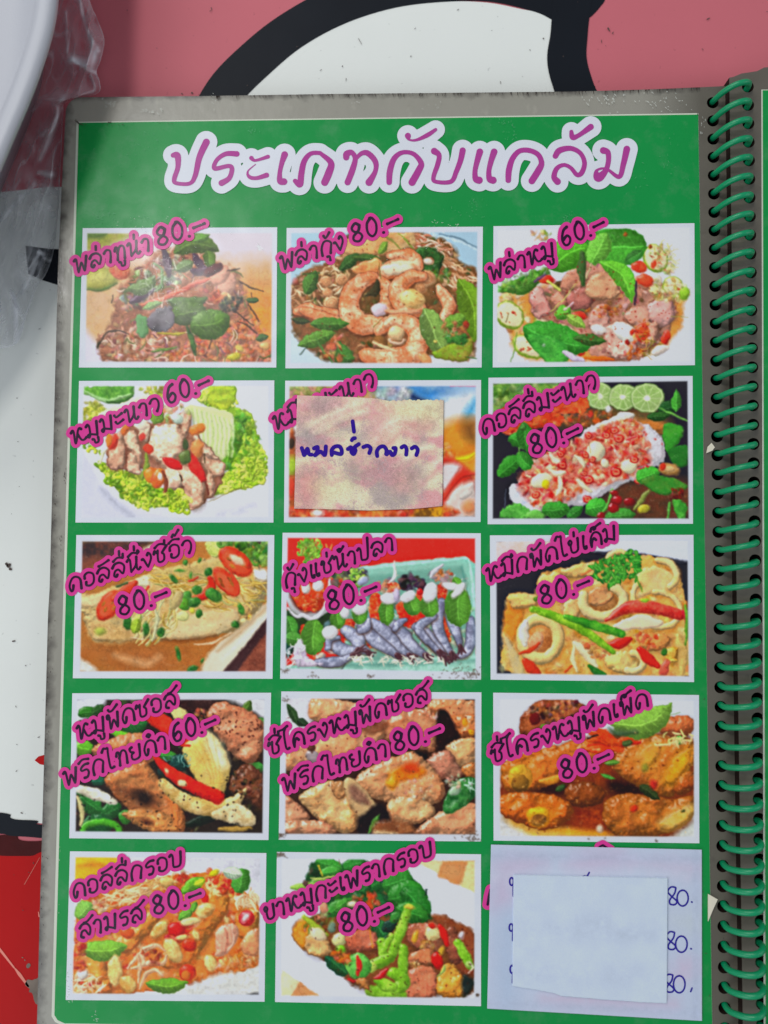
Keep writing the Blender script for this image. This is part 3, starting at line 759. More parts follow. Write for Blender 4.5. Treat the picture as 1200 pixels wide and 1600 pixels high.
# the pages lying below, a little out of line
bm = bmesh.new()
pts = [(V[0][0] + .006, V[0][1] - .004), (V[(ROWS - 1) * COLS][0] + .002, V[(ROWS - 1) * COLS][1]), (V[-1][0], V[-1][1]), (V[COLS - 1][0], V[COLS - 1][1] - .003)]
for zz0, zz1, ins in ((.0003, .0026, .0012), (.0030, .0052, .0005), (.0056, .0080, .0014)):
    vb = [bm.verts.new((x + (ins if i < 2 else 0), y - (ins if i in (0, 3) else 0), zz)) for zz in (zz0, zz1) for i, (x, y) in enumerate(pts)]
    bm.faces.new(vb[3::-1]); bm.faces.new(vb[4:])
    for i in range(4): bm.faces.new((vb[i], vb[(i + 1) % 4], vb[4 + (i + 1) % 4], vb[4 + i]))
bmesh.ops.recalc_face_normals(bm, faces=bm.faces)
under = bm_obj('page_stack', bm, M_strip, MENU); dirt_attr(under, lambda co: 0 * co[:, 0] + .9)

# green sheet with its pale paper edge
M_green = print_mat('green_print', (0, 132, 65), var=.07, worn=.16)
M_paper = print_mat('pale_paper_edge', (186, 194, 184))
gq = [(123, 192), (1091, 179), (1113, 1613), (101, 1599), (90, 1594), (85, 1586)]
gq2 = [(119.5, 190.2), (1091.2, 176.8), (1113.3, 1616), (98, 1603), (86, 1597), (80.5, 1588)]
v = P([q[0] for q in gq2], [q[1] for q in gq2], ZP + .0001); mesh_obj('paper_sheet', v, [tuple(range(6))[::-1]], M_paper, MENU)
v = P([q[0] for q in gq], [q[1] for q in gq], ZP + .0002); SHEET = mesh_obj('green_background', v, [tuple(range(6))[::-1]], M_green, MENU)

# right-hand page, a little higher
ZR = ZP + RAISE
HRo = HL0 + axr * gap + axn * hr_along; HRo[2] = ZR
lo2 = float((P(1143.5, 400, ZR) - HRo) @ axr); hi2 = float((P(1188, 400, ZR) - HRo) @ axr)
bm = bmesh.new(); holed_strip(bm, HRo, lo2, hi2, 0, NH, ZR); finish_slab(bm, 0.0012)
FACING = bm_obj('facing_page', bm, M_strip, MENU); dirt_attr(FACING, lambda co: 0 * co[:, 0] + .1); dark_walls(FACING)
a0 = -pitch * .5; a1 = pitch * (NH - .5)
def rp(s_, a_, z=ZR): p = HRo + axr * s_ + axn * a_; return (p[0], p[1], z)
bm = bmesh.new()
sw = 0.222
top = [rp(hi2, a0 - .0022), rp(hi2 + .0022, a0 - .0034), rp(hi2 + .012, a0 - .0042), rp(sw, a0 - .006)]
bot = [rp(hi2, a1), rp(hi2 + .0022, a1), rp(hi2 + .012, a1), rp(sw, a1)]
for zz in (ZR,):
    tv = [bm.verts.new(p) for p in top]; bv = [bm.verts.new(p) for p in bot]
    for i in range(3): bm.faces.new((tv[i], bv[i], bv[i + 1], tv[i + 1]))
# little tab of the strip above its first hole
t0 = [bm.verts.new(rp(lo2 + .0012, a0 - .0002)), bm.verts.new(rp(lo2 + .004, a0 - .0014)), bm.verts.new(rp(hi2, a0 - .0022)), bm.verts.new(rp(hi2, a0)), bm.verts.new(rp(lo2, a0))]
bm.faces.new(t0[::-1])
bmesh.ops.recalc_face_normals(bm, faces=bm.faces)
if sum(f.normal.z for f in bm.faces) < 0: bmesh.ops.reverse_faces(bm, faces=bm.faces)
r = bmesh.ops.extrude_face_region(bm, geom=bm.faces[:]); vv = {e for e in r['geom'] if isinstance(e, bmesh.types.BMVert)}
for v_ in bm.verts:
    if v_ not in vv: v_.co.z = .0012
bmesh.ops.recalc_face_normals(bm, faces=bm.faces)
fp = bm_obj('laminated_margin', bm, M_strip, FACING); dirt_attr(fp, lambda co: 0 * co[:, 0] + .1)
gz = ZR + .0001
def rpx(px, py, z): return P(px, py, z)
e0 = rpx(1191.5, 140, gz); e1 = rpx(1196.5, 1640, gz)
far = axr * .205
mesh_obj('paper_sheet', [e0 - axr * .0004, e1 - axr * .0006, e1 + far, e0 + far], [(0, 1, 2, 3)], M_paper, FACING)
e0 = e0 + [0, -.0003, .0001]; e1 = e1 + [0, 0, .0001]
mesh_obj('green_background', [e0, e1, e1 + far, e0 + far], [(0, 1, 2, 3)], M_green, FACING)

# the green coil: one continuous helix through both rows of holes
wr = 0.00097
rx = gap / 2; zc = ZP + RAISE * .5; rz = 0.0066; wob = lambda t, q: .00022 * float(vnoise(np.array(t * 1.0), np.array(q * 5.3), 2.6, 3 + q))
pts = []
N = 40
t_start = -0.42; t_end = NH - .6
for i in range(int((t_end - t_start) * N)):
    t = t_start + i / N                                   # t whole: at left hole t; +1/2: at right hole
    th = math.pi - 2 * math.pi * t
    # rises from left hole k over the top to right hole k while moving up the page, returns below to left hole k + 1
    f = t - math.floor(t)
    offr = hr_along / pitch
    k = math.floor(t)
    yy = (k + offr * (f / .5)) if f < .5 else (k + offr + (1 - offr) * ((f - .5) / .5))
    # ease the bend so that the passes meet smoothly
    p = HL0 + axn * pitch * yy + axr * (rx + rx * math.cos(th))
    zz = zc + rz * math.sin(th) + (RAISE * .5 * -math.cos(th) * -1)
    p = p + axn * wob(t, 1) * math.sin(th); pts.append((p[0], p[1], max(zz + wob(t, 2) * math.sin(th), wr + .0002)))
pp = np.array(pts); q = np.pad(pp, ((3, 3), (0, 0)), 'edge'); pp = sum(q[i:i + len(pp)] for i in range(7)) / 7
m, nt, b = new_mat('green_plastic_wire'); b.inputs['Base Color'].default_value = (*alb((0, 134, 92)), 1)
b.inputs['Roughness'].default_value = .30; b.inputs['Specular IOR Level'].default_value = .5
nn = nd(nt, 'ShaderNodeTexNoise'); nn.inputs['Scale'].default_value = 500; bp = nd(nt, 'ShaderNodeBump'); bp.inputs['Strength'].default_value = .12; bp.inputs['Distance'].default_value = .0004
nt.links.new(nn.outputs['Fac'], bp.inputs['Height']); nt.links.new(bp.outputs[0], b.inputs['Normal'])
def tube(name, pts, r, mat, parent, seg=12):
    pts = np.array(pts, float); T = np.gradient(pts, axis=0); T /= np.linalg.norm(T, axis=1)[:, None]
    nrm = np.array([0, 1, 0.2]); V = []; Fc = []
    for i, (p, t) in enumerate(zip(pts, T)):
        nrm = nrm - t * (nrm @ t); nrm /= np.linalg.norm(nrm); bn = np.cross(t, nrm)
        for j in range(seg):
            a = 2 * math.pi * j / seg; V.append(p + r * (math.cos(a) * nrm + math.sin(a) * bn))
    n = len(pts)
    for i in range(n - 1):
        for j in range(seg): Fc.append((i * seg + j, i * seg + (j + 1) % seg, (i + 1) * seg + (j + 1) % seg, (i + 1) * seg + j))
    Fc.append(tuple(range(seg))[::-1]); Fc.append(tuple((n - 1) * seg + j for j in range(seg)))
    return mesh_obj(name, V, Fc, mat, parent, smooth=True)
tube('spiral_binding', pp, wr, m, MENU)
# ------------------------------------------------------------------ title
M_photo = attr_mat('printed_photo')
T1 = [[(140, 335, 17), (172, 338, 23), (175, 420, 18), (150, 500, 17), (160, 535, 14), (260, 538, 14), (300, 480, 18), (330, 350, 22), (380, 240, 25)],
      [(600, 325, 20), (520, 325, 17), (455, 370, 15), (440, 430, 16), (540, 412, 15), (565, 435, 17), (545, 500, 18), (490, 535, 22)],
      [(705, 355, 16), (735, 372, 10), (825, 345, 14)], [(735, 400, 3), (680, 450, 6), (690, 490, 13), (740, 500, 14), (815, 478, 18)],
      [(945, 330, 24), (925, 390, 18), (910, 460, 16), (912, 520, 22), (940, 525, 24)],
      [(1020, 520, 16), (1055, 545, 22), (1065, 470, 22), (1085, 380, 20), (1130, 325, 16), (1190, 318, 15), (1214, 330, 15), (1279, 390, 22), (1264, 460, 27), (1234, 530, 26)]]
T2 = [[(235, 350, 22), (240, 325, 24), (275, 315, 18), (300, 360, 18), (280, 440, 22), (245, 530, 22)], [(295, 375, 12), (340, 325, 16), (390, 320, 20), (445, 380, 20), (445, 450, 17), (400, 530, 26)],
      [(545, 530, 20), (550, 450, 22), (580, 360, 20), (640, 315, 16), (720, 325, 16), (775, 390, 20), (760, 440, 24), (710, 530, 26)],
      [(680, 195, 22), (690, 222, 8), (740, 225, 10), (820, 190, 16), (880, 150, 12)],
      [(870, 305, 24), (905, 335, 18), (895, 400, 18), (865, 490, 16), (880, 525, 14), (990, 525, 16), (1030, 450, 18), (1060, 370, 20), (1075, 300, 22)]]
T3 = [[(45, 310, 24), (25, 380, 20), (10, 450, 18), (15, 505, 22), (40, 515, 26)], [(148, 310, 24), (125, 380, 20), (110, 450, 18), (115, 505, 22), (140, 515, 26)],
      [(250, 515, 20), (255, 440, 22), (280, 360, 20), (330, 305, 18), (400, 300, 18), (465, 330, 18), (490, 390, 20), (470, 440, 24), (420, 520, 24)],
      [(590, 340, 20), (620, 300, 22), (700, 285, 18), (770, 320, 16), (800, 390, 17), (780, 460, 18), (745, 475, 16), (700, 425, 14), (650, 405, 14), (600, 430, 17), (580, 490, 20), (605, 525, 24)],
      [(705, 165, 14), (715, 205, 20), (760, 190, 16), (845, 130, 22)],
      [(935, 300, 24), (968, 315, 20), (972, 380, 18), (950, 450, 20), (900, 495, 32), (885, 450, 12), (925, 430, 8), (970, 440, 10), (1050, 490, 16), (1080, 400, 20), (1105, 290, 24)]]
TS = 1200 / 260
st = []
for L_, off in ((T1, 0), (T2, 250 * TS), (T3, 500 * TS)):
    for s in L_:
        q = crom(s, 7); q[:, 0] += off; st.append(q)
f = Field(st, 4.2, 75)
TITLE = f.mesh(55, 'title', M_white, MENU, ZP + .0004, 240, 170, TS)
f = Field(st, 3.0, 8)
f.mesh(0, 'lettering', M_violet, TITLE, ZP + .00048, 240, 170, TS)

Z1 = ZP + .0003
def put(pc, label, **k):
    o = pc.build('dish_photo', M_photo, MENU, Z1, **k); o['label'] = label; return o
S = 1200 / 330

# ---- 1 tuna salad
p = Pic((110, 340), S, [(70, 60), (1175, 55), (1170, 852), (48, 852)], [(97, 90), (1147, 88), (1140, 820), (86, 818)], (205, 199, 211), 1)
p.poly([(60, 260), (320, 250), (620, 200), (900, 250), (1180, 290), (1180, 850), (300, 850), (60, 650)], (208, 174, 140), (196, 160, 118), soft=60, shade=0, tex=.05, wob=10)
p.poly([(930, 400), (1180, 420), (1180, 720), (1080, 760), (980, 600)], (222, 152, 66), (214, 140, 80), soft=70, shade=0, tex=.06)
p.poly([(60, 640), (160, 720), (300, 850), (40, 860)], (206, 205, 226), soft=25, shade=0, tex=.02)
p.poly([(80, 80), (330, 80), (280, 150), (80, 200)], (176, 168, 92), (140, 150, 60), soft=30, shade=.2)
p.poly([(80, 82), (200, 82), (180, 112), (80, 116)], (92, 118, 52), soft=12, shade=.2)
p.ell(150, 350, 125, 62, -8, (180, 178, 96), (158, 160, 80), shade=.3, tex=.1, soft=10)
p.line([(92, 408), (180, 408), (260, 372)], 9, (82, 108, 54), soft=8); p.ell(150, 340, 70, 30, -8, (196, 192, 120), soft=20, shade=.1)
p.ell(280, 305, 60, 46, 20, (214, 104, 78), (228, 140, 110), hl=.3)
mound = [(160, 720), (230, 600), (260, 470), (310, 370), (430, 240), (560, 170), (720, 150), (850, 260), (960, 330), (1010, 470), (1060, 640), (1140, 740), (1150, 840), (290, 840)]
p.poly(mound, (172, 118, 92), (130, 88, 70), soft=14, wob=18, shade=.3, r=90, bump=1.5)
p.scat(mound, 260, [(176, 120, 100), (140, 90, 78), (205, 150, 128), (110, 78, 70), (186, 128, 92), (150, 140, 100)], (9, 24))
p.scat([(180, 660), (420, 620), (600, 680), (560, 830), (300, 830)], 150, [(218, 170, 150), (196, 138, 118), (230, 190, 170), (150, 96, 84), (205, 150, 125)], (9, 26))
p.scat([(700, 700), (880, 620), (1040, 560), (1140, 720), (1140, 830), (560, 830)], 230, [(214, 124, 82), (226, 144, 100), (196, 100, 64), (205, 130, 100), (236, 168, 130)], (8, 22))
p.scat([(300, 420), (440, 270), (640, 220), (660, 340), (460, 440), (330, 540)], 110, [(120, 140, 104), (166, 176, 150), (96, 84, 92), (180, 150, 140), (80, 104, 70)], (8, 24))
p.strands(mound, 90, [(216, 180, 165), (190, 120, 96), (96, 100, 60), (120, 80, 90), (228, 204, 190)], (30, 90), (2, 5))
for q in [[(345, 480), (400, 450), (470, 415)], [(530, 180), (550, 250), (560, 330)], [(700, 210), (730, 260), (790, 330)], [(690, 300), (740, 310), (850, 270)]]: p.line(q, 24, (92, 66, 86), (60, 44, 62), hl=.35, tex=.3)
p.leaf((590, 200), (840, 190), 60, (84, 112, 48), bend=-.2); p.leaf((700, 130), (790, 100), 26, (96, 140, 60)); p.leaf((780, 190), (800, 280), 34, (94, 122, 54))
p.leaf((600, 300), (700, 250), 34, (110, 130, 90)); p.leaf((330, 400), (480, 330), 44, (116, 138, 92), bend=.2)
p.line([(410, 495), (520, 462), (620, 420), (740, 370)], 13, (205, 92, 70), (222, 128, 104), hl=.4)
p.line([(640, 400), (720, 372), (790, 350)], 11, (216, 110, 92), hl=.3)
p.ell(890, 380, 50, 70, 30, (196, 144, 126), (214, 170, 150), hl=.4); p.ell(850, 330, 46, 66, 50, (206, 152, 132), hl=.4); p.ell(810, 300, 30, 60, 60, (104, 58, 60), (80, 44, 50))
p.ell(880, 455, 36, 28, 25, (226, 206, 160), hl=.3); p.ell(884, 458, 9, 8, 0, (96, 86, 50), shade=0)
p.scat([(800, 430), (870, 420), (860, 480), (800, 480)], 12, [(205, 118, 76), (190, 96, 66)], (14, 30))
p.line([(470, 260), (520, 300), (510, 390), (480, 420)], 8, (120, 150, 104), hl=.3); p.line([(585, 240), (600, 290)], 5, (224, 224, 214))
p.leaf((560, 470), (770, 460), 46, (84, 108, 58), bend=.15); p.leaf((570, 560), (770, 520), 70, (78, 104, 48)); p.leaf((690, 610), (900, 560), 86, (82, 118, 44), bend=.1, hl=.2)
p.scat([(850, 480), (960, 440), (960, 520), (880, 540)], 30, [(48, 54, 42), (30, 36, 30), (70, 76, 56)], (8, 18))
p.leaf((410, 520), (520, 480), 20, (122, 150, 92)); p.poly([(370, 570), (440, 560), (440, 660), (390, 680)], (116, 158, 112), (96, 136, 90), wob=10); p.poly([(440, 560), (560, 500), (590, 600), (520, 650), (450, 630)], (128, 124, 132), (96, 92, 98), wob=16, bump=1)
p.line([(660, 620), (690, 690), (710, 780)], 16, (56, 82, 46), (80, 110, 60)); p.line([(465, 760), (520, 750), (600, 740)], 9, (104, 132, 70)); p.line([(500, 655), (600, 662), (650, 655)], 8, (176, 164, 70))
p.ell(930, 790, 44, 24, -12, (190, 178, 62), hl=.4); p.ell(960, 745, 26, 18, 30, (206, 178, 96)); p.ell(1105, 730, 30, 24, 20, (226, 176, 120), hl=.3); p.leaf((1055, 690), (1125, 675), 20, (70, 96, 52))
for q in [[(965, 365), (1020, 395), (1095, 418)], [(925, 520), (980, 570), (1040, 612)], [(1010, 490), (1040, 540), (1068, 590)], [(155, 740), (200, 660), (270, 640), (330, 660)], [(890, 300), (930, 300), (965, 288)], [(950, 590), (1020, 625), (1055, 660)], [(240, 440), (238, 480)], [(1025, 425), (1035, 450)], [(800, 690), (790, 740)]]: p.line(q, 4, (50, 44, 38), shade=0)
p.leaf((1000, 470), (1070, 470), 18, (66, 90, 50)); p.ell(160, 722, 8, 18, 20, (60, 56, 40))
p.strands([(420, 260), (640, 230), (650, 420), (480, 480), (400, 420)], 46, [(214, 216, 216), (228, 228, 228)], (16, 60), (1.2, 3), alpha=.5, shade=0)  # pale strands paint film glare and scuffing into this picture
p.speck([(470, 60), (640, 60), (560, 140), (440, 140)], 30, (224, 224, 226), (2, 6), .5); p.speck([(1060, 160), (1100, 170), (1080, 190)], 8, (228, 226, 230), (2, 4), .8)
put(p, 'printed photo of tuna salad with mint leaves')

# ---- 2 prawn salad
p = Pic((430, 330), S, [(65, 95), (1180, 88), (1173, 888), (58, 893)], [(92, 125), (1148, 118), (1145, 862), (88, 862)], (168, 198, 216), 2)
p.poly([(900, 110), (1160, 110), (1160, 330), (1000, 230)], (160, 190, 210), soft=20, shade=0, tex=.02); p.line([(930, 130), (1050, 160), (1150, 205)], 5, (96, 122, 140), shade=0); p.line([(930, 142), (1050, 172), (1150, 217)], 6, (190, 212, 226), shade=0)
p.poly([(80, 640), (330, 700), (560, 880), (80, 880)], (190, 208, 224), soft=30, shade=0, tex=.02); p.poly([(900, 820), (1160, 740), (1160, 880), (860, 880)], (206, 212, 224), soft=20, shade=0, tex=.02)
md = [(88, 440), (180, 330), (360, 260), (420, 130), (780, 118), (1000, 190), (1060, 300), (1150, 350), (1150, 730), (1080, 850), (900, 830), (820, 870), (500, 870), (300, 850), (140, 740), (88, 620)]
p.poly(md, (142, 92, 58), (92, 70, 40), soft=12, wob=14, r=80, shade=.3, bump=1)
p.scat(md, 330, [(176, 122, 84), (206, 158, 116), (140, 88, 56), (98, 84, 44), (74, 92, 44), (214, 176, 140), (186, 110, 76)], (8, 24))
p.strands([(100, 420), (360, 280), (400, 480), (200, 560), (100, 560)], 60, [(206, 170, 128), (176, 124, 88), (226, 200, 168), (150, 110, 70)], (30, 80), (3, 6), hl=.3)
p.strands([(920, 220), (1060, 320), (1148, 420), (960, 420)], 40, [(212, 178, 140), (190, 140, 104), (228, 204, 178)], (40, 90), (3, 7), ang=35, hl=.3)
p.strands([(760, 130), (990, 190), (960, 230), (780, 200)], 40, [(226, 206, 190), (206, 150, 120), (180, 110, 84)], (30, 70), (3, 6), ang=15, hl=.4)
p.poly([(400, 160), (560, 130), (780, 125), (770, 210), (560, 250), (380, 240)], (222, 184, 132), (206, 150, 98), wob=8, hl=.4, bump=1); p.leaf((590, 240), (640, 170), 22, (120, 150, 60)); p.line([(700, 125), (750, 170), (790, 220)], 7, (130, 150, 60)); p.line([(600, 130), (680, 180), (720, 220)], 5, (120, 130, 60))
p.leaf((370, 330), (480, 240), 34, (58, 92, 44)); p.leaf((440, 260), (600, 270), 22, (70, 96, 42)); p.leaf((170, 470), (230, 340), 40, (70, 110, 44)); p.line([(160, 360), (250, 350)], 8, (60, 90, 40))
p.ring(870, 280, 62, 50, 20, 30, (54, 92, 44), shade=.6, hl=.2, tex=.4, wob=10); p.ell(870, 285, 30, 16, 10, (228, 206, 186), hl=.6); p.scat([(900, 340), (990, 330), (980, 400), (910, 390)], 14, [(70, 104, 46), (96, 130, 56)], (10, 20))
for x, y, r in [(320, 520, 46), (290, 400, 36), (380, 390, 40), (300, 460, 30), (860, 380, 50), (830, 430, 36), (680, 700, 40)]:
    p.ell(x, y, r, r * .9, 20, (206, 150, 104), (222, 176, 136), hl=.3); p.ring(x, y, r * .62, r * .55, 20, r * .07, (170, 104, 68), shade=0, alpha=.7); p.ring(x, y, r * .3, r * .26, 20, r * .06, (176, 112, 74), shade=0, alpha=.7)
p.poly([(470, 300), (590, 270), (600, 370), (450, 350)], (222, 136, 84), (236, 164, 110), hl=.4, bump=.8)
p.shrimp([(620, 350), (680, 330), (760, 320), (800, 300), (760, 250), (660, 250)], 56, nseg=4); p.ell(690, 330, 90, 32, -3, (244, 214, 184), hl=.6)
p.shrimp([(340, 590), (250, 590), (180, 560), (120, 570)], 52, nseg=4); p.shrimp([(400, 640), (260, 600), (150, 560)], 40, (226, 150, 104))
p.shrimp([(590, 640), (480, 640), (420, 560), (440, 450), (510, 390), (560, 375)], 66, nseg=6)
p.shrimp([(590, 560), (640, 520), (630, 430), (600, 390)], 52, nseg=4); p.shrimp([(820, 560), (740, 540), (700, 450), (760, 380), (840, 370)], 64, nseg=5); p.shrimp([(950, 620), (990, 540), (950, 470), (930, 430)], 44, nseg=4)
p.ell(780, 500, 70, 56, 20, (226, 178, 110), (236, 198, 140), hl=.5); p.ell(590, 560, 44, 40, 0, (222, 196, 206), hl=.7); p.line([(510, 480), (570, 450), (580, 390)], [6, 26, 8], (66, 60, 38)); p.line([(590, 290), (600, 380)], 5, (100, 96, 46))
p.line([(630, 570), (720, 575), (820, 570)], 16, (214, 150, 116), hl=.4); p.line([(560, 660), (600, 620)], 6, (110, 130, 60))
p.shrimp([(520, 820), (640, 850), (780, 810), (815, 710), (760, 640), (660, 630), (590, 680)], 70, nseg=7); p.ell(690, 690, 46, 40, 0, (236, 196, 150), hl=.5); p.ring(690, 730, 40, 22, 0, 8, (226, 190, 166), 0, 180); p.ell(600, 740, 40, 30, 30, (130, 90, 50)); p.line([(560, 745), (640, 780), (690, 800)], 11, (228, 190, 150), hl=.5)
p.leaf((1050, 390), (1130, 740), 80, (112, 152, 44), hl=.25, bend=-.1); p.leaf((850, 560), (960, 820), 74, (128, 160, 84), hl=.4); p.leaf((960, 660), (1080, 600), 46, (110, 150, 60)); p.poly([(900, 800), (1110, 720), (1090, 840), (960, 845)], (150, 140, 60), (120, 150, 50)); p.ell(1030, 720, 66, 40, 10, (56, 110, 50), (80, 140, 60), hl=.3, wob=12)
p.scat([(940, 650), (1050, 640), (1060, 700), (960, 700)], 16, [(196, 140, 90), (176, 110, 70)], (8, 20)); p.ell(1085, 645, 18, 22, 0, (150, 60, 40)); p.ell(912, 740, 9, 10, 0, (226, 196, 110))
p.leaf((200, 640), (420, 640), 40, (80, 124, 52)); p.leaf((135, 760), (340, 690), 44, (92, 136, 56)); p.leaf((340, 740), (450, 850), 54, (70, 116, 50), bend=.15); p.line([(230, 720), (280, 800), (325, 860)], 7, (80, 120, 60)); p.line([(140, 815), (185, 770)], 6, (50, 70, 50)); p.leaf((92, 615), (200, 630), 20, (60, 70, 40))
p.scat([(280, 760), (380, 700), (380, 840), (300, 830)], 20, [(196, 120, 84), (170, 96, 64), (214, 150, 110)], (10, 26)); p.ell(850, 840, 50, 30, 40, (214, 150, 104), hl=.4); p.line([(1085, 825), (1150, 838)], 6, (70, 110, 60))
p.speck(md, 120, (96, 44, 26), (2, 5), .7); p.speck([(860, 95), (1000, 100), (900, 150)], 16, (232, 230, 226), (2, 6), .6)
put(p, 'printed photo of spicy prawn salad')

# ---- 3 pork salad
p = Pic((760, 330), S, [(40, 85), (1182, 68), (1185, 875), (36, 888)], [(66, 108), (1156, 92), (1158, 852), (62, 858)], (206, 210, 224), 3)
p.poly([(90, 470), (260, 420), (1000, 420), (1120, 520), (1090, 680), (960, 790), (700, 855), (300, 850), (180, 800), (120, 660)], (222, 158, 84), (210, 140, 70), soft=18, wob=14, shade=.1)
p.scat([(80, 500), (200, 420), (260, 600), (180, 780), (110, 640)], 30, [(226, 176, 110), (214, 150, 84), (236, 206, 160)], (14, 34)); 
for x, y, rx, ry, a in [(130, 590, 90, 76, 40), (240, 770, 100, 62, 25), (390, 660, 130, 66, 18), (960, 270, 84, 70, 60), (1060, 430, 60, 60, 30)]:
    p.ell(x, y, rx, ry, a, (142, 172, 62), shade=.4); p.ell(x + 2, y - 5, rx * .88, ry * .82, a, (232, 222, 190), (240, 226, 176), shade=.25, hl=.3); p.scat([(x - rx * .5, y - ry * .4), (x + rx * .5, y - ry * .3), (x + rx * .4, y + ry * .5), (x - rx * .5, y + ry * .4)], 5, [(196, 60, 44), (170, 70, 40)], (5, 14))
p.leaf((80, 430), (330, 330), 50, (90, 146, 56), bend=.15); p.scat([(80, 400), (330, 310), (330, 380), (100, 460)], 40, [(96, 150, 60), (70, 120, 50), (140, 170, 90)], (8, 22)); p.scat([(270, 110), (360, 120), (350, 160), (280, 160)], 14, [(206, 180, 120), (150, 170, 80), (196, 140, 90)], (8, 18))
body = [(250, 460), (430, 400), (560, 260), (740, 300), (900, 420), (1060, 480), (1070, 620), (980, 740), (860, 840), (620, 830), (480, 660), (300, 610)]
p.poly(body, (204, 150, 132), (160, 110, 92), wob=14, soft=10, bump=1.2)
p.scat(body, 150, [(206, 150, 136), (186, 126, 110), (222, 176, 160), (150, 96, 82), (120, 84, 56), (110, 120, 60)], (10, 28))
for q, c, c2 in [([(250, 480), (300, 420), (350, 500), (370, 570), (300, 610), (260, 570)], (214, 160, 150), (186, 124, 116)), ([(370, 480), (430, 460), (460, 530), (400, 560)], (196, 146, 128), (180, 120, 100)), ([(440, 370), (540, 300), (550, 420), (480, 470), (420, 440)], (196, 136, 112), (176, 120, 100)),
                 ([(460, 470), (570, 430), (610, 510), (540, 570), (470, 540)], (176, 112, 100), (140, 84, 78)), ([(570, 400), (650, 340), (740, 380), (750, 480), (650, 510), (570, 470)], (206, 156, 122), (190, 134, 104)), ([(600, 560), (680, 530), (700, 640), (640, 700), (580, 660)], (214, 160, 148), (196, 130, 118)),
                 ([(680, 660), (800, 640), (870, 740), (800, 840), (690, 800)], (206, 150, 136), (222, 176, 164)), ([(780, 580), (920, 540), (940, 640), (860, 660)], (206, 158, 144), (186, 130, 112)), ([(920, 530), (1050, 500), (1065, 620), (960, 660)], (214, 168, 164), (196, 140, 130)), ([(900, 640), (980, 640), (960, 750), (880, 760)], (200, 140, 120), (214, 160, 140))]:
    p.chunk(q, c, c2, r=30, hl=.35)
p.ell(790, 690, 80, 50, 30, (236, 232, 224), hl=.5); p.ell(640, 670, 50, 26, 10, (236, 226, 220)); p.ell(960, 380, 40, 28, 20, (236, 222, 206), hl=.4); p.ell(960, 440, 36, 26, -20, (226, 216, 160), hl=.3)
p.leaf((370, 320), (600, 200), 90, (92, 176, 52), bend=-.1, hl=.12); p.poly([(560, 130), (840, 105), (890, 230), (780, 310), (650, 280)], (70, 150, 54), (56, 126, 48), hl=.1); p.leaf((890, 200), (620, 210), 110, (76, 158, 56), hl=.1); p.leaf((600, 290), (680, 130), 66, (120, 192, 78), hl=.1); p.leaf((650, 290), (825, 520), 56, (110, 192, 62), bend=-.18, hl=.15)
p.line([(545, 240), (540, 330), (550, 410)], 26, (66, 96, 50)); p.line([(595, 300), (570, 380)], 10, (190, 180, 140)); p.line([(850, 400), (845, 530)], 14, (64, 46, 60)); p.ell(790, 132, 14, 14, 0, (150, 90, 40))
p.leaf((880, 230), (790, 290), 34, (70, 136, 60)); p.scat([(920, 190), (1040, 200), (1060, 360), (980, 330)], 40, [(214, 190, 130), (170, 186, 96), (226, 206, 160), (190, 120, 80)], (6, 18)); p.scat([(960, 380), (1150, 420), (1140, 500), (960, 500)], 50, [(222, 206, 150), (170, 180, 90), (196, 140, 96), (230, 216, 180)], (8, 22)); p.ell(1125, 470, 30, 40, 10, (140, 180, 60), hl=.2)
for x, y, rx, ry in [(345, 390, 44, 26), (868, 318, 46, 34), (900, 392, 52, 34), (530, 596, 44, 24), (885, 690, 40, 56), (535, 800, 26, 28), (425, 762, 16, 18), (830, 690, 16, 22), (950, 300, 16, 26), (1020, 720, 22, 40)]: p.ell(x, y, rx, ry, 10, (206, 52, 38), (226, 84, 54), hl=.45)
p.leaf((220, 660), (590, 770), 100, (64, 148, 54), bend=.06, hl=.1); p.poly([(240, 700), (440, 740), (460, 850), (330, 850)], (64, 150, 60), (84, 170, 70)); p.leaf((400, 590), (470, 560), 40, (100, 170, 60)); p.leaf((460, 590), (560, 660), 30, (150, 186, 84)); p.leaf((500, 720), (680, 740), 34, (66, 104, 46)); p.ell(325, 762, 10, 12, 0, (140, 176, 140), shade=.3)
p.line([(440, 800), (490, 830), (550, 850)], 20, (206, 190, 214)); p.line([(350, 400), (420, 450)], 16, (206, 206, 110)); p.line([(280, 400), (330, 360)], 14, (96, 70, 100)); p.line([(440, 560), (490, 520)], 9, (220, 190, 200)); p.line([(480, 570), (560, 560)], 5, (100, 120, 50)); p.line([(520, 400), (440, 500), (360, 570)], 3, (196, 190, 110)); p.line([(170, 690), (160, 780), (140, 855)], 3, (100, 140, 60)); p.line([(1050, 600), (1140, 600)], 2.5, (170, 160, 80)); p.line([(110, 630), (130, 580)], 2.5, (90, 80, 50))
p.scat([(580, 540), (760, 540), (740, 600), (600, 600)], 24, [(196, 110, 50), (170, 80, 50), (214, 140, 70)], (6, 16)); p.scat([(850, 640), (920, 640), (900, 800), (780, 830)], 34, [(206, 100, 44), (176, 70, 40), (222, 140, 70)], (6, 18)); p.strands([(1000, 160), (1080, 260), (1060, 340)], 20, [(190, 190, 110), (206, 200, 150)], (30, 70), (1, 2)); p.strands([(880, 700), (1000, 760), (900, 830)], 20, [(120, 110, 50), (190, 160, 90)], (30, 70), (1.5, 3))
p.line([(560, 835), (650, 838), (720, 842)], 14, (226, 110, 40)); p.ell(985, 790, 50, 24, -20, (228, 214, 206)); p.speck(body, 110, (140, 40, 30), (2, 5), .8)
put(p, 'printed photo of pork salad with green leaves')

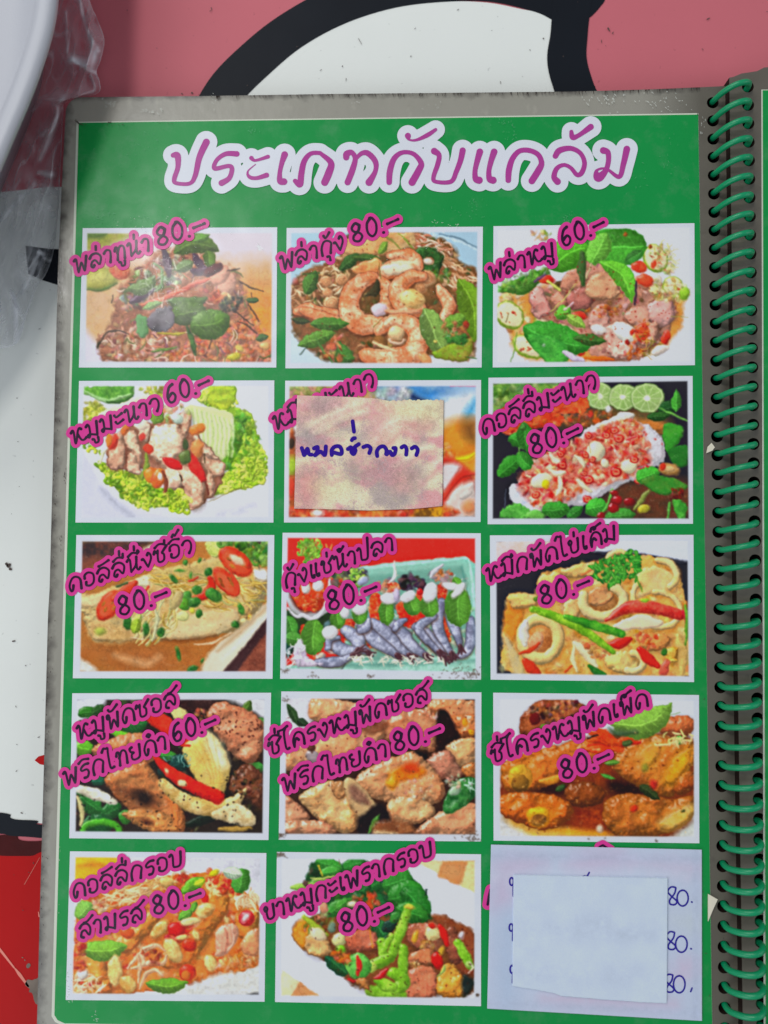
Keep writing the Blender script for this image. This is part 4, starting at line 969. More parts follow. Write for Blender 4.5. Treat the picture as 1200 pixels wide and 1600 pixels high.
# ---- 4 pork with lime
p = Pic((100, 580), S, [(85, 55), (1195, 52), (1190, 860), (65, 860)], [(112, 85), (1160, 84), (1160, 828), (100, 832)], (210, 212, 226), 4)
p.poly([(100, 420), (170, 520), (260, 680), (420, 780), (640, 830), (100, 832)], (200, 203, 220), soft=40, shade=0, tex=.02); p.line([(210, 670), (290, 750), (390, 826)], 10, (168, 172, 190), shade=0, soft=22); p.line([(130, 440), (200, 580), (330, 710), (520, 785), (720, 800), (900, 720), (1110, 620)], 16, (222, 224, 234), shade=0, soft=16); p.line([(880, 810), (980, 800), (1080, 760)], 12, (192, 196, 212), shade=0, soft=24)
p.poly([(112, 85), (400, 85), (395, 130), (330, 190), (240, 180), (112, 130)], (72, 136, 46), (104, 160, 62), smooth=False, wob=6, hl=.1); p.line([(115, 110), (200, 160), (270, 165), (380, 130)], 12, (150, 190, 130)); p.line([(240, 170), (330, 176), (390, 140)], 10, (50, 96, 30))
p.scat([(112, 180), (200, 180), (230, 240), (112, 300)], 40, [(196, 196, 70), (150, 160, 50), (206, 206, 110), (130, 140, 40)], (12, 28)); p.poly([(200, 240), (330, 180), (480, 130), (560, 140), (480, 200), (250, 290)], (226, 222, 206), (206, 210, 170), wob=5); p.scat([(440, 90), (590, 85), (560, 130), (460, 140)], 20, [(190, 200, 60), (150, 170, 50), (214, 216, 110)], (10, 24))
p.frill([(120, 400), (210, 450), (260, 560), (440, 600), (470, 760), (390, 730), (250, 620), (180, 500)], 60, [(176, 200, 60), (140, 176, 46), (200, 214, 90), (110, 150, 40)])
lett = [(200, 540), (300, 570), (420, 570), (540, 660), (700, 690), (720, 780), (560, 780), (400, 760), (280, 650)]
p.poly(lett, (150, 182, 52), (112, 150, 40), wob=14, bump=2); p.frill(lett, 90, [(178, 204, 64), (140, 178, 46), (204, 218, 96), (100, 140, 40), (190, 210, 80)]); p.scat(lett, 60, [(190, 212, 76), (120, 156, 44), (210, 222, 110)], (6, 14))
rl = [(840, 85), (960, 90), (980, 200), (1060, 240), (1100, 380), (1155, 540), (1110, 640), (960, 680), (850, 700), (860, 600), (930, 560), (940, 420), (960, 260), (860, 220), (760, 160)]
p.poly(rl, (130, 172, 48), (176, 202, 76), wob=14, bump=2); p.frill(rl, 100, [(150, 186, 54), (118, 164, 44), (190, 212, 84), (206, 220, 110)], (16, 34)); p.leaf((920, 560), (1040, 260), 60, (104, 160, 50), bend=-.1); p.scat([(980, 240), (1060, 260), (1110, 420), (1000, 560), (930, 540)], 70, [(84, 144, 46), (120, 172, 56), (150, 190, 70)], (10, 26))
p.frill([(1000, 520), (1150, 540), (1100, 640), (880, 690), (860, 610)], 50, [(180, 204, 70), (206, 218, 106), (150, 184, 50)]); p.poly([(840, 90), (960, 90), (970, 170), (900, 220), (820, 180)], (190, 204, 60), (150, 180, 50), bump=2, wob=8)
p.poly([(690, 200), (860, 210), (960, 260), (930, 440), (890, 510), (800, 480), (760, 300)], (214, 222, 176), (196, 212, 150), wob=4, smooth=True, shade=.2)
for i in range(9): x = 730 + i * 26; p.line([(x, 215 + i * 8), (x + 14, 330), (x + 8, 440 + i * 5)], 5, (170, 194, 120), shade=0, soft=8, alpha=.8); p.line([(x + 11, 215 + i * 8), (x + 25, 330), (x + 19, 440 + i * 5)], 5, (230, 234, 204), shade=0, soft=8, alpha=.8)
meat = [(250, 420), (330, 330), (460, 290), (560, 300), (690, 230), (720, 330), (820, 420), (910, 560), (860, 690), (740, 780), (690, 690), (560, 640), (460, 560), (260, 560)]
p.poly(meat, (176, 122, 100), (130, 88, 68), wob=10, bump=1)
for q in [[(250, 480), (310, 340), (350, 420), (340, 540), (270, 560)], [(340, 380), (400, 340), (450, 500), (420, 540), (380, 460)], [(360, 470), (400, 470), (440, 580), (370, 570)], [(500, 330), (570, 300), (660, 310), (690, 400), (640, 490), (520, 510), (490, 420)], [(540, 500), (660, 520), (760, 600), (700, 670), (600, 600)], [(580, 540), (660, 580), (660, 670), (590, 660)], [(680, 590), (780, 560), (800, 700), (740, 770), (690, 690)], [(800, 470), (900, 520), (910, 580), (840, 610), (800, 560)], [(810, 560), (850, 600), (850, 700), (815, 690)], [(740, 370), (810, 420), (880, 500), (800, 480)], [(660, 250), (720, 240), (720, 320), (680, 370)], [(720, 670), (790, 690), (780, 770), (715, 775)], [(420, 300), (480, 290), (470, 400), (430, 380)]]:
    c = np.array((212, 164, 138)) + p.rs.normal(0, 10); p.chunk(q, c, c + (16, 20, 22), bump=.7, hl=.25, r=34)
p.scat([(530, 200), (680, 200), (690, 260), (560, 320)], 30, [(222, 200, 170), (206, 150, 110), (150, 170, 90), (226, 214, 200), (214, 130, 80)], (10, 26)); p.poly([(490, 250), (560, 230), (560, 290), (510, 300)], (112, 144, 60)); p.ell(440, 310, 40, 28, 0, (236, 216, 196)); p.ell(640, 270, 40, 24, 20, (196, 214, 200))
p.ell(280, 400, 30, 50, 15, (206, 60, 46), (222, 90, 60), hl=.3); p.ell(255, 390, 20, 40, 0, (226, 130, 60)); p.ell(760, 330, 48, 30, -15, (226, 128, 62), hl=.3); p.ell(760, 440, 36, 50, 10, (222, 140, 84), hl=.2); p.ell(350, 330, 20, 30, 30, (222, 120, 64)); p.ell(480, 440, 30, 24, 40, (214, 70, 50)); p.ell(445, 370, 16, 24, 0, (206, 70, 60))
p.line([(575, 505), (620, 525), (660, 545)], 30, (206, 34, 36), hl=.4); p.line([(715, 470), (745, 540), (790, 615)], [10, 34, 18], (206, 36, 38), (226, 60, 50), hl=.5); p.ell(690, 490, 34, 42, 20, (96, 112, 60), hl=.3); p.ell(690, 420, 20, 30, 0, (70, 84, 50)); p.line([(470, 470), (470, 540), (440, 610)], 14, (130, 146, 60))
p.ell(500, 590, 46, 44, 0, (224, 110, 40), (238, 150, 60), hl=.4); p.ell(535, 610, 40, 60, 20, (222, 130, 46), (206, 90, 60), hl=.5); p.ell(545, 600, 14, 20, 0, (240, 226, 210)); p.line([(560, 570), (580, 640), (570, 690)], 12, (130, 70, 50)); p.line([(205, 520), (215, 470), (240, 440)], 10, (222, 216, 190)); p.frill([(560, 700), (700, 690), (710, 770), (570, 780)], 26, [(178, 204, 64), (130, 168, 46), (208, 220, 100)])
p.line([(820, 745), (950, 685), (1060, 655)], 4, (120, 110, 60), shade=0, alpha=.6); p.line([(800, 470), (800, 520)], 6, (60, 50, 30), shade=0); p.line([(660, 590), (670, 620)], 7, (50, 36, 24), shade=0); p.line([(805, 630), (820, 700)], 8, (100, 40, 30), shade=0); p.line([(350, 430), (360, 540)], 7, (120, 60, 46), shade=0, alpha=.7)
put(p, 'printed photo of sliced pork with lettuce on a white plate', detail=0.8)

# ---- 5 squid with lime (mostly under a paper note)
p = Pic((425, 575), S, [(75, 72), (1188, 68), (1185, 875), (68, 878)], [(100, 105), (1158, 103), (1153, 845), (96, 848)], (206, 214, 226), 5)
p.poly([(96, 100), (560, 100), (620, 160), (560, 300), (96, 300)], (180, 150, 90), (196, 150, 130), soft=30, shade=.1); p.scat([(100, 105), (300, 105), (300, 150), (100, 150)], 20, [(176, 180, 110), (200, 120, 120), (150, 160, 90)], (12, 30))
p.poly([(610, 100), (1160, 100), (1160, 160), (1060, 200), (880, 190), (700, 180)], (70, 136, 190), (40, 96, 160), soft=60, shade=0, wob=12); p.line([(690, 130), (760, 150), (860, 186)], 22, (24, 40, 80), shade=0, soft=20); p.line([(800, 110), (900, 160), (1000, 186)], 18, (60, 130, 200), shade=0, soft=24); p.scat([(600, 130), (760, 120), (780, 190), (620, 190)], 30, [(206, 216, 226), (180, 196, 210)], (14, 28), soft=14)
p.poly([(940, 190), (1160, 120), (1160, 330), (980, 340)], (212, 220, 232), soft=50, shade=0); p.line([(1155, 190), (1120, 260), (1090, 310)], 26, (70, 150, 196), shade=0, soft=30)
p.poly([(960, 330), (1160, 310), (1160, 640), (960, 560)], (216, 150, 56), (196, 116, 40), soft=40, shade=.2, bump=1); p.poly([(1080, 320), (1160, 300), (1160, 420), (1100, 400)], (120, 80, 40), soft=40, shade=0); p.line([(1050, 520), (1110, 510), (1150, 490)], 12, (236, 206, 40), soft=14); p.scat([(970, 400), (1060, 560), (980, 560)], 30, [(232, 130, 60), (236, 180, 110), (226, 96, 50)], (8, 20))
p.poly([(960, 530), (1040, 520), (1160, 640), (1160, 850), (960, 850)], (206, 80, 60), (190, 56, 44), soft=14, bump=1); p.poly([(960, 560), (1070, 560), (980, 700)], (226, 216, 220), (206, 176, 180), soft=16); p.poly([(1020, 700), (1140, 640), (1160, 700), (1160, 850), (980, 850)], (222, 208, 204), (200, 176, 170), soft=16, hl=.2, r=50); p.line([(980, 740), (1060, 620), (1150, 600)], 20, (216, 70, 56), (196, 50, 40), soft=12); p.ell(1120, 790, 40, 40, 0, (226, 140, 96), soft=20); p.ell(1100, 720, 40, 20, -30, (196, 190, 186), soft=14)
p.poly([(96, 380), (135, 400), (140, 850), (96, 850)], (190, 110, 60), (120, 60, 40), soft=12); p.ell(110, 430, 18, 30, 0, (60, 46, 36)); p.ell(115, 560, 30, 60, 0, (150, 176, 60), soft=14); p.ell(110, 680, 26, 60, 0, (206, 70, 50), soft=14)
p.poly([(96, 790), (940, 780), (980, 850), (96, 850)], (206, 70, 50), (222, 120, 60), soft=12, bump=1); p.scat([(100, 800), (900, 790), (960, 848), (100, 848)], 70, [(222, 90, 60), (206, 50, 40), (232, 150, 80), (226, 190, 160), (150, 60, 40)], (12, 30), soft=10); p.ell(260, 825, 30, 18, 0, (236, 226, 226), soft=14); p.poly([(830, 800), (960, 790), (950, 850), (800, 850)], (120, 80, 30), (206, 150, 40), soft=16)
p.line([(1015, 103), (1155, 102)], 3.2, (214, 70, 110), shade=0)
put(p, 'printed photo of squid, mostly hidden by a paper note', detail=0.25)
# ---- 6 steamed white fish with chilli and lime
p = Pic((755, 575), S, [(30, 55), (1190, 45), (1192, 885), (25, 888)], [(57, 90), (1160, 75), (1167, 855), (55, 855)], (36, 34, 42), 6, border=(197, 204, 219))
p.poly([(57, 90), (420, 85), (400, 190), (57, 260)], (120, 160, 70), (84, 130, 56), soft=14, wob=10, bump=1.6); p.scat([(57, 90), (420, 85), (380, 180), (57, 250)], 80, [(130, 170, 80), (90, 140, 60), (166, 190, 120), (70, 110, 46)], (12, 32), soft=8)
p.poly([(590, 230), (900, 230), (1060, 300), (1040, 400), (600, 360), (430, 320)], (120, 84, 50), (80, 70, 44), soft=30, shade=.2, bump=1); p.poly([(860, 640), (1160, 640), (1165, 850), (640, 850), (700, 720)], (104, 58, 40), (70, 50, 36), soft=26, shade=.2, bump=.8); p.poly([(900, 290), (1040, 320), (1030, 360), (900, 350)], (190, 120, 60), soft=20)
for q in [[(90, 240), (200, 220), (260, 290), (160, 390), (100, 340)], [(230, 300), (360, 240), (450, 270), (440, 320), (330, 345), (250, 330)], [(400, 110), (560, 110), (620, 190), (560, 250), (430, 260), (380, 200)]]: p.poly(q, (214, 70, 40), (232, 110, 60), wob=8, hl=.3, bump=1.2, tex=.2); p.scat(q, 10, [(226, 130, 70), (190, 50, 34)], (6, 18))
p.scat([(120, 330), (300, 310), (280, 360), (140, 380)], 24, [(206, 100, 50), (226, 150, 100), (190, 60, 40)], (8, 18)); p.scat([(470, 280), (700, 250), (700, 300), (500, 330)], 34, [(196, 70, 44), (120, 80, 50), (206, 110, 60), (90, 60, 40)], (10, 26))
def lime(p, x, y, rx, ry, a):
    p.ell(x, y, rx, ry, a, (120, 156, 84), shade=.2); p.ell(x, y, rx * .92, ry * .92, a, (206, 216, 176), shade=0); p.ell(x, y, rx * .86, ry * .86, a, (160, 188, 120), (140, 172, 100), shade=.1)
    for i in range(10): t = math.radians(a + i * 36 + 10); p.line([(x, y), (x + rx * .8 * math.cos(t), y + ry * .8 * math.sin(t))], 2.2, (200, 214, 170), shade=0, soft=6, alpha=.8)
    p.ell(x, y, rx * .17, ry * .2, a, (226, 230, 206), shade=0, wob=5)
lime(p, 665, 160, 76, 78, 0); lime(p, 795, 165, 86, 76, -10); lime(p, 930, 170, 98, 85, -5)
p.ell(710, 232, 20, 16, 30, (220, 220, 214))
fish = [(150, 690), (200, 640), (300, 520), (480, 440), (600, 340), (720, 290), (800, 250), (860, 290), (960, 340), (1030, 420), (1030, 520), (940, 590), (760, 680), (600, 770), (480, 790), (320, 815), (220, 770)]
p.poly(fish, (216, 214, 222), (200, 196, 206), wob=10, bump=1, shade=.4, r=70); p.poly([(150, 680), (230, 660), (330, 800), (290, 825), (180, 770)], (190, 200, 220), (210, 214, 226), wob=8); p.poly([(640, 330), (800, 250), (860, 280), (720, 340)], (206, 200, 190), (222, 214, 206), wob=6)
top = [(200, 650), (300, 520), (480, 430), (620, 380), (740, 320), (880, 310), (940, 470), (930, 560), (760, 640), (560, 700), (460, 760), (320, 790), (230, 720)]
p.poly(top, (214, 66, 44), (232, 150, 110), wob=16, soft=22, alpha=.75, bump=1, tex=.3); p.scat(top, 250, [(206, 44, 36), (222, 70, 44), (190, 30, 32), (230, 110, 70), (236, 190, 160), (232, 150, 100)], (9, 24), hl=.6)
p.scat([(640, 340), (860, 290), (900, 340), (700, 370)], 40, [(226, 110, 60), (236, 180, 130), (216, 80, 50)], (8, 20)); p.scat(top, 46, [(236, 220, 186), (240, 210, 160), (232, 226, 200)], (9, 22), (.3, .6), hl=.3)
for x, y, rx, ry, a in [(640, 475, 56, 56, 0), (330, 640, 66, 40, -25), (830, 560, 48, 40, 0), (690, 540, 28, 22, 90)]: p.ell(x + 3, y + 6, rx, ry, a, (120, 30, 26), shade=0, alpha=.5, soft=10); p.ell(x, y, rx, ry, a, (236, 226, 196), (240, 220, 176), hl=.3)
p.ell(355, 662, 24, 24, 0, (236, 190, 40)); p.line([(605, 440), (608, 480)], 3, (200, 130, 80), shade=0)
for q in [[(430, 620), (440, 670), (420, 720)], [(540, 640), (570, 670), (610, 700)], [(380, 500), (420, 530), (440, 540)], [(520, 500), (560, 530), (570, 560)], [(380, 580), (420, 600), (460, 590)]]: p.line(q, 16, (236, 224, 190), hl=.3)
for x, y, r in [(600, 385, 24), (750, 355, 24), (770, 400, 28), (440, 490, 24), (600, 635, 30), (755, 590, 32), (860, 520, 24), (930, 575, 28), (450, 555, 26), (620, 520, 22), (580, 495, 20), (575, 600, 18), (700, 380, 24), (880, 640, 20), (300, 720, 24), (590, 745, 26)]:
    p.ell(x, y, r, r * .85, 10, (190, 26, 34), (214, 50, 44), hl=.6); p.ring(x, y, r * .45, r * .36, 0, 3.5, (236, 150, 110), shade=0)
p.line([(815, 405), (865, 390)], 12, (206, 60, 64), hl=.4); p.speck([(850, 340), (1010, 400), (1000, 460), (880, 480)], 10, (196, 60, 50), (4, 9))
G6 = (66, 150, 52)
p.leaf((150, 400), (270, 420), 44, (60, 140, 50)); p.leaf((230, 320), (250, 470), 50, (56, 130, 46)); p.leaf((90, 610), (210, 500), 48, (54, 132, 44)); p.leaf((265, 560), (200, 490), 44, (60, 140, 50)); p.line([(205, 495), (200, 450)], 5, (90, 160, 60)); p.leaf((215, 345), (240, 330), 20, (70, 120, 50))
p.leaf((1000, 240), (1100, 210), 40, (34, 78, 36)); p.leaf((1095, 250), (1100, 120), 26, (70, 150, 56)); p.line([(1000, 225), (1080, 265), (1160, 300)], 7, (110, 170, 80)); p.leaf((930, 280), (1060, 270), 30, (44, 84, 36))
p.poly([(1030, 320), (1140, 340), (1110, 420), (1040, 480)], (72, 156, 54), (52, 130, 44), hl=.1); p.poly([(1050, 470), (1160, 440), (1160, 550), (1090, 560)], (50, 120, 46), (36, 96, 36)); p.leaf((880, 630), (1000, 590), 50, (74, 168, 58)); p.poly([(900, 640), (1000, 610), (1140, 650), (1150, 690), (1000, 720)], (54, 130, 46), (74, 120, 46), hl=.1); p.ell(1055, 575, 62, 36, 10, (190, 150, 96), (150, 110, 60), hl=.4); p.ell(1050, 572, 40, 18, 10, (206, 170, 120)); p.ell(1020, 560, 18, 22, 0, (200, 60, 40))
p.leaf((590, 800), (700, 780), 50, (70, 164, 58)); p.line([(735, 685), (710, 760), (670, 840)], 8, (110, 180, 84)); p.poly([(110, 800), (190, 770), (260, 810), (240, 855), (100, 855)], (72, 150, 60), (96, 170, 76), wob=10); p.ell(300, 835, 54, 26, 0, (110, 180, 84), hl=.2); p.leaf((340, 810), (490, 800), 50, (62, 140, 52)); p.leaf((480, 850), (560, 790), 30, (50, 120, 46)); p.leaf((690, 845), (870, 830), 44, (64, 130, 52))
p.line([(860, 800), (900, 750), (940, 700)], 16, (130, 140, 70), hl=.2); p.line([(1060, 770), (1050, 855)], 16, (90, 160, 70)); p.poly([(1080, 750), (1150, 770), (1150, 850), (1100, 850)], (60, 140, 50), (84, 160, 64), wob=8)
for x, y, r in [(745, 712, 22), (740, 795, 34), (830, 760, 28), (760, 750, 30), (670, 840, 24)]: p.ell(x, y, r, r * .8, 0, (170, 30, 36), (120, 24, 28), hl=.6)
p.ell(910, 800, 34, 26, -20, (180, 170, 60), hl=.3); p.scat([(1040, 690), (1150, 700), (1150, 740), (1060, 740)], 10, [(150, 60, 40), (120, 40, 30)], (10, 24)); p.line([(130, 690), (120, 800)], 3, (80, 90, 110), shade=0)
put(p, 'printed photo of white fish under red chilli with lime slices')

# ---- 7 fish steamed in soy sauce
p = Pic((100, 820), S, [(70, 58), (1195, 58), (1185, 875), (50, 872)], [(105, 95), (1158, 95), (1145, 832), (92, 832)], (176, 128, 76), 7)
p.poly([(100, 90), (560, 90), (400, 200), (100, 260)], (58, 44, 46), (92, 52, 44), soft=30, shade=0); p.poly([(100, 200), (300, 180), (200, 260), (100, 300)], (120, 70, 54), soft=20, shade=0)
p.poly([(440, 140), (600, 95), (1160, 95), (1160, 500), (900, 832), (92, 832), (92, 320)], (186, 128, 66), (170, 112, 58), soft=26, shade=0, tex=.06)
p.poly([(92, 700), (500, 640), (900, 640), (820, 832), (150, 832)], (176, 112, 56), (150, 90, 44), soft=40, shade=0, bump=0); p.poly([(200, 690), (560, 690), (560, 820), (300, 780)], (156, 96, 52), soft=60, shade=0); p.line([(290, 740), (380, 770), (470, 790), (540, 750)], 14, (206, 160, 116), shade=0, soft=26)
p.poly([(860, 690), (1160, 440), (1160, 530), (900, 832), (780, 832)], (206, 196, 172), (190, 180, 150), soft=12, shade=.2); p.poly([(980, 640), (1160, 480), (1160, 520), (1000, 680)], (220, 212, 190), soft=20, shade=0); p.poly([(905, 832), (1160, 520), (1160, 832)], (62, 38, 40), soft=8, shade=0); p.poly([(975, 832), (1160, 590), (1160, 832)], (124, 66, 52), (140, 80, 62), soft=14, shade=0, tex=.15); p.poly([(92, 760), (190, 832), (92, 832)], (206, 206, 200), soft=14, shade=0)
p.line([(420, 180), (470, 140), (540, 110)], 10, (226, 222, 210), shade=0, soft=12); p.poly([(1060, 95), (1160, 95), (1160, 180)], (60, 50, 40), soft=10, shade=0)
fish = [(92, 420), (180, 390), (420, 300), (700, 220), (900, 180), (1080, 220), (1150, 300), (1140, 420), (1060, 560), (820, 640), (640, 660), (420, 650), (200, 670), (140, 620)]
p.poly([(120, 430), (600, 260), (1140, 240), (1150, 420), (1000, 600), (600, 680), (150, 680)], (150, 96, 46), soft=40, shade=0, alpha=.7)
p.poly(fish, (212, 188, 136), (186, 152, 98), wob=12, shade=.7, r=120, bump=.6, tex=.1); p.poly([(580, 560), (760, 500), (960, 480), (980, 560), (800, 640), (600, 650)], (216, 196, 152), (206, 180, 134), wob=8, shade=.25, r=50, bump=.5); p.poly([(140, 560), (260, 560), (420, 620), (400, 660), (180, 660)], (196, 160, 104), (206, 176, 126), wob=8, soft=20); p.poly([(100, 420), (260, 380), (260, 460), (110, 460)], (216, 190, 146), soft=16)
p.poly([(1080, 260), (1150, 260), (1150, 310), (1100, 310)], (232, 228, 220), soft=10); p.poly([(410, 310), (480, 290), (490, 350), (420, 350)], (224, 214, 180), soft=12)
p.poly([(500, 260), (700, 230), (1000, 170), (1080, 230), (900, 300), (600, 320)], (196, 172, 116), (180, 160, 100), wob=8, soft=14, bump=.8)
p.strands([(500, 260), (720, 290), (1000, 300), (1150, 350), (1050, 470), (780, 450), (560, 360)], 120, [(206, 176, 96), (186, 150, 70), (222, 200, 130), (160, 126, 60), (150, 150, 90)], (50, 130), (3, 6), ang=20, hl=.2)
p.strands([(360, 500), (620, 420), (640, 560), (480, 670), (400, 600)], 60, [(206, 190, 120), (186, 160, 84), (176, 180, 130), (222, 210, 160)], (50, 120), (3, 7), ang=110, hl=.2)
p.poly([(800, 100), (900, 95), (920, 160), (840, 180)], (196, 206, 110), (216, 216, 150), hl=.2); p.frill([(900, 95), (1150, 95), (1140, 220), (1050, 200), (950, 130)], 50, [(96, 140, 56), (70, 116, 44), (130, 166, 76)]); p.scat([(900, 95), (1140, 100), (1140, 220), (1060, 200)], 40, [(84, 130, 50), (120, 160, 70), (60, 100, 40)], (12, 30))
def tom(p, x, y, rx, ry, a):
    p.ell(x, y, rx, ry, a, (206, 56, 34), (220, 76, 44), hl=.2, shade=.5); p.ell(x - 4, y + 4, rx * .72, ry * .66, a, (226, 104, 70), (214, 80, 50), shade=.2)
    for i in range(4): t = i * 1.6 + .5; p.ell(x + rx * .38 * math.cos(t), y + ry * .4 * math.sin(t), rx * .17, ry * .17, a, (130, 60, 30), (170, 110, 50), shade=.3)
tom(p, 975, 210, 112, 66, 40); p.ell(985, 200, 46, 22, 30, (236, 190, 160), hl=.5); tom(p, 255, 460, 96, 58, -58); p.line([(280, 420), (350, 380), (405, 330)], 34, (206, 66, 40), hl=.2); p.line([(300, 350), (360, 332)], 14, (70, 84, 50)); tom(p, 920, 325, 100, 50, 50); p.line([(730, 420), (800, 400), (840, 350), (830, 300)], 26, (204, 50, 32), hl=.3)
p.line([(980, 400), (985, 360), (940, 250)], 14, (206, 70, 46)); p.line([(460, 380), (480, 350)], 14, (206, 70, 50)); p.line([(710, 320), (760, 300)], 10, (190, 60, 40))
for x, y, rx, ry, a in [(690, 430, 34, 56, 20), (740, 440, 30, 40, 60), (850, 400, 50, 34, 30), (820, 265, 22, 26, 40), (690, 215, 14, 18, 0), (620, 305, 14, 30, -40), (365, 560, 26, 40, 0), (465, 590, 18, 40, 10), (550, 610, 24, 26, 40), (770, 505, 20, 22, 0), (650, 735, 14, 36, -10), (730, 818, 34, 20, -20), (975, 565, 26, 22, 30), (1005, 480, 14, 36, -20), (755, 370, 30, 26, 0), (690, 470, 24, 16, 0), (770, 200, 10, 14, 0), (785, 775, 8, 14, 30), (660, 260, 20, 5, 0), (720, 285, 6, 14, 0)]:
    p.ell(x, y, rx, ry, a, (44, 96, 40), (74, 130, 54), hl=.2, wob=5)
p.ell(680, 450, 30, 34, 0, (90, 150, 50), hl=.3); p.ell(675, 520, 38, 30, 0, (206, 206, 140), hl=.3); p.ell(730, 490, 16, 16, 0, (206, 200, 80)); p.leaf((390, 590), (440, 500), 26, (190, 200, 110)); p.leaf((400, 610), (420, 540), 30, (150, 176, 60)); p.ell(205, 605, 30, 22, 0, (166, 176, 84), soft=10); p.line([(520, 480), (530, 560), (500, 660)], 12, (190, 190, 150), hl=.2); p.ell(1020, 548, 20, 16, 0, (224, 206, 150)); p.ell(1058, 530, 14, 20, 0, (222, 170, 80)); p.ell(640, 430, 30, 60, 30, (176, 160, 110), hl=.2)
p.poly([(870, 700), (980, 610), (1160, 440), (1160, 520), (905, 832), (790, 832)], (216, 210, 194), (204, 198, 178), soft=12, shade=0, tex=.03); p.line([(870, 720), (1000, 610), (1150, 470)], 6, (170, 130, 84), shade=0, soft=16, alpha=.8); p.line([(900, 760), (1040, 630), (1150, 520)], 9, (230, 226, 214), shade=0, soft=18); p.poly([(910, 832), (1160, 524), (1160, 600), (985, 832)], (62, 38, 40), soft=8, shade=0, smooth=False); p.line([(600, 600), (760, 590), (930, 540)], 14, (226, 210, 170), shade=0, soft=24, alpha=.6); p.line([(740, 680), (840, 670), (950, 610)], 5, (232, 216, 190), shade=0, alpha=.8); p.line([(560, 655), (700, 655), (860, 630)], 9, (104, 56, 28), shade=0, alpha=.8, soft=14); p.line([(380, 640), (450, 650)], 4, (226, 206, 180), shade=0); p.speck(fish, 60, (120, 90, 40), (2, 4), .6)
put(p, 'printed photo of steamed fish with tomato in brown sauce', detail=0.6)

# ---- 8 raw prawns in fish sauce
p = Pic((430, 820), S, [(42, 45), (1168, 48), (1170, 880), (28, 875)], [(72, 75), (1135, 78), (1138, 835), (60, 815)], (222, 48, 40), 8)
p.poly([(380, 250), (700, 210), (1080, 180), (1140, 220), (1140, 850), (50, 850), (50, 800), (400, 770)], (150, 198, 184), (130, 182, 168), soft=6, shade=.1, wob=2, smooth=False); p.poly([(430, 300), (1060, 232), (1085, 300), (1090, 760), (420, 790)], (120, 170, 156), (104, 150, 138), soft=10, shade=.2, smooth=False); p.line([(420, 255), (700, 225), (1085, 190)], 9, (176, 216, 204), shade=0); p.line([(1100, 200), (1120, 320), (1130, 480)], 8, (180, 220, 206), shade=0); p.line([(1060, 240), (1100, 440), (1110, 560)], 6, (90, 150, 140), shade=0)
p.poly([(50, 800), (600, 770), (1140, 740), (1140, 850), (50, 850)], (140, 190, 176), (160, 204, 190), soft=8, shade=0); p.line([(300, 800), (700, 790), (1140, 770)], 8, (90, 140, 130), shade=0, soft=16)
p.poly([(60, 480), (330, 480), (340, 620), (130, 680), (60, 640)], (46, 70, 36), (34, 46, 30), soft=12, wob=12); p.poly([(60, 620), (110, 700), (60, 760)], (24, 60, 50), soft=8); p.leaf((70, 520), (110, 640), 40, (74, 140, 56)); p.leaf((60, 640), (160, 660), 40, (80, 140, 60))
p.frill([(140, 90), (250, 85), (250, 180), (160, 210)], 34, [(130, 176, 60), (96, 150, 50), (176, 204, 96)], (14, 30)); p.scat([(140, 90), (250, 90), (240, 190), (160, 200)], 30, [(110, 166, 56), (150, 190, 80)], (8, 20)); p.line([(290, 110), (300, 150), (325, 110)], 7, (190, 150, 80))
p.ell(200, 400, 140, 130, 0, (206, 204, 206), (180, 180, 190), shade=.3); p.ell(200, 385, 118, 116, 0, (120, 50, 40), soft=10); p.ell(205, 380, 112, 112, 0, (214, 60, 30), (230, 100, 50), bump=1, hl=.3); p.scat([(110, 380), (200, 300), (300, 320), (290, 440), (200, 500), (130, 460)], 70, [(222, 60, 36), (236, 110, 60), (200, 40, 30), (240, 170, 110)], (5, 16), hl=.8)
p.line([(70, 470), (120, 520), (160, 515), (210, 535), (260, 500), (300, 420), (310, 310)], 12, (206, 204, 212), shade=.4); p.ell(175, 360, 24, 34, 0, (236, 228, 222), hl=.3); p.ell(243, 345, 34, 34, 0, (232, 222, 222), hl=.3)
p.scat([(330, 270), (480, 250), (500, 330), (340, 340)], 30, [(60, 46, 60), (84, 70, 80), (40, 34, 46), (120, 150, 70)], (14, 34)); p.frill([(430, 240), (490, 250), (490, 330), (440, 320)], 14, [(110, 160, 60), (160, 190, 80)])
base = [(130, 700), (330, 500), (560, 320), (900, 270), (1080, 300), (1110, 560), (1060, 760), (860, 790), (600, 760), (300, 790)]
p.scat(base, 120, [(206, 200, 196), (222, 218, 210), (180, 176, 180), (150, 150, 160), (110, 90, 96), (200, 190, 170)], (10, 30)); p.strands(base, 90, [(226, 222, 214), (206, 204, 190)], (30, 80), (2, 4))
for q in [[(540, 400), (600, 400), (610, 520), (550, 540)], [(690, 460), (780, 440), (870, 500), (860, 560), (740, 580)], [(920, 340), (970, 360), (970, 420), (930, 430)], [(140, 590), (180, 580), (170, 700), (240, 770), (190, 760)], [(370, 560), (450, 540), (440, 620), (380, 650)], [(800, 400), (850, 380), (850, 480), (820, 500)], [(960, 520), (1000, 660), (970, 640)], [(640, 330), (710, 340), (700, 370), (650, 370)], [(520, 660), (560, 680), (540, 700)]]:
    p.poly(q, (206, 44, 30), (226, 90, 50), wob=6, bump=1); p.scat(q, 26, [(230, 60, 36), (240, 120, 70), (200, 34, 28), (240, 160, 100)], (5, 13), hl=.8)
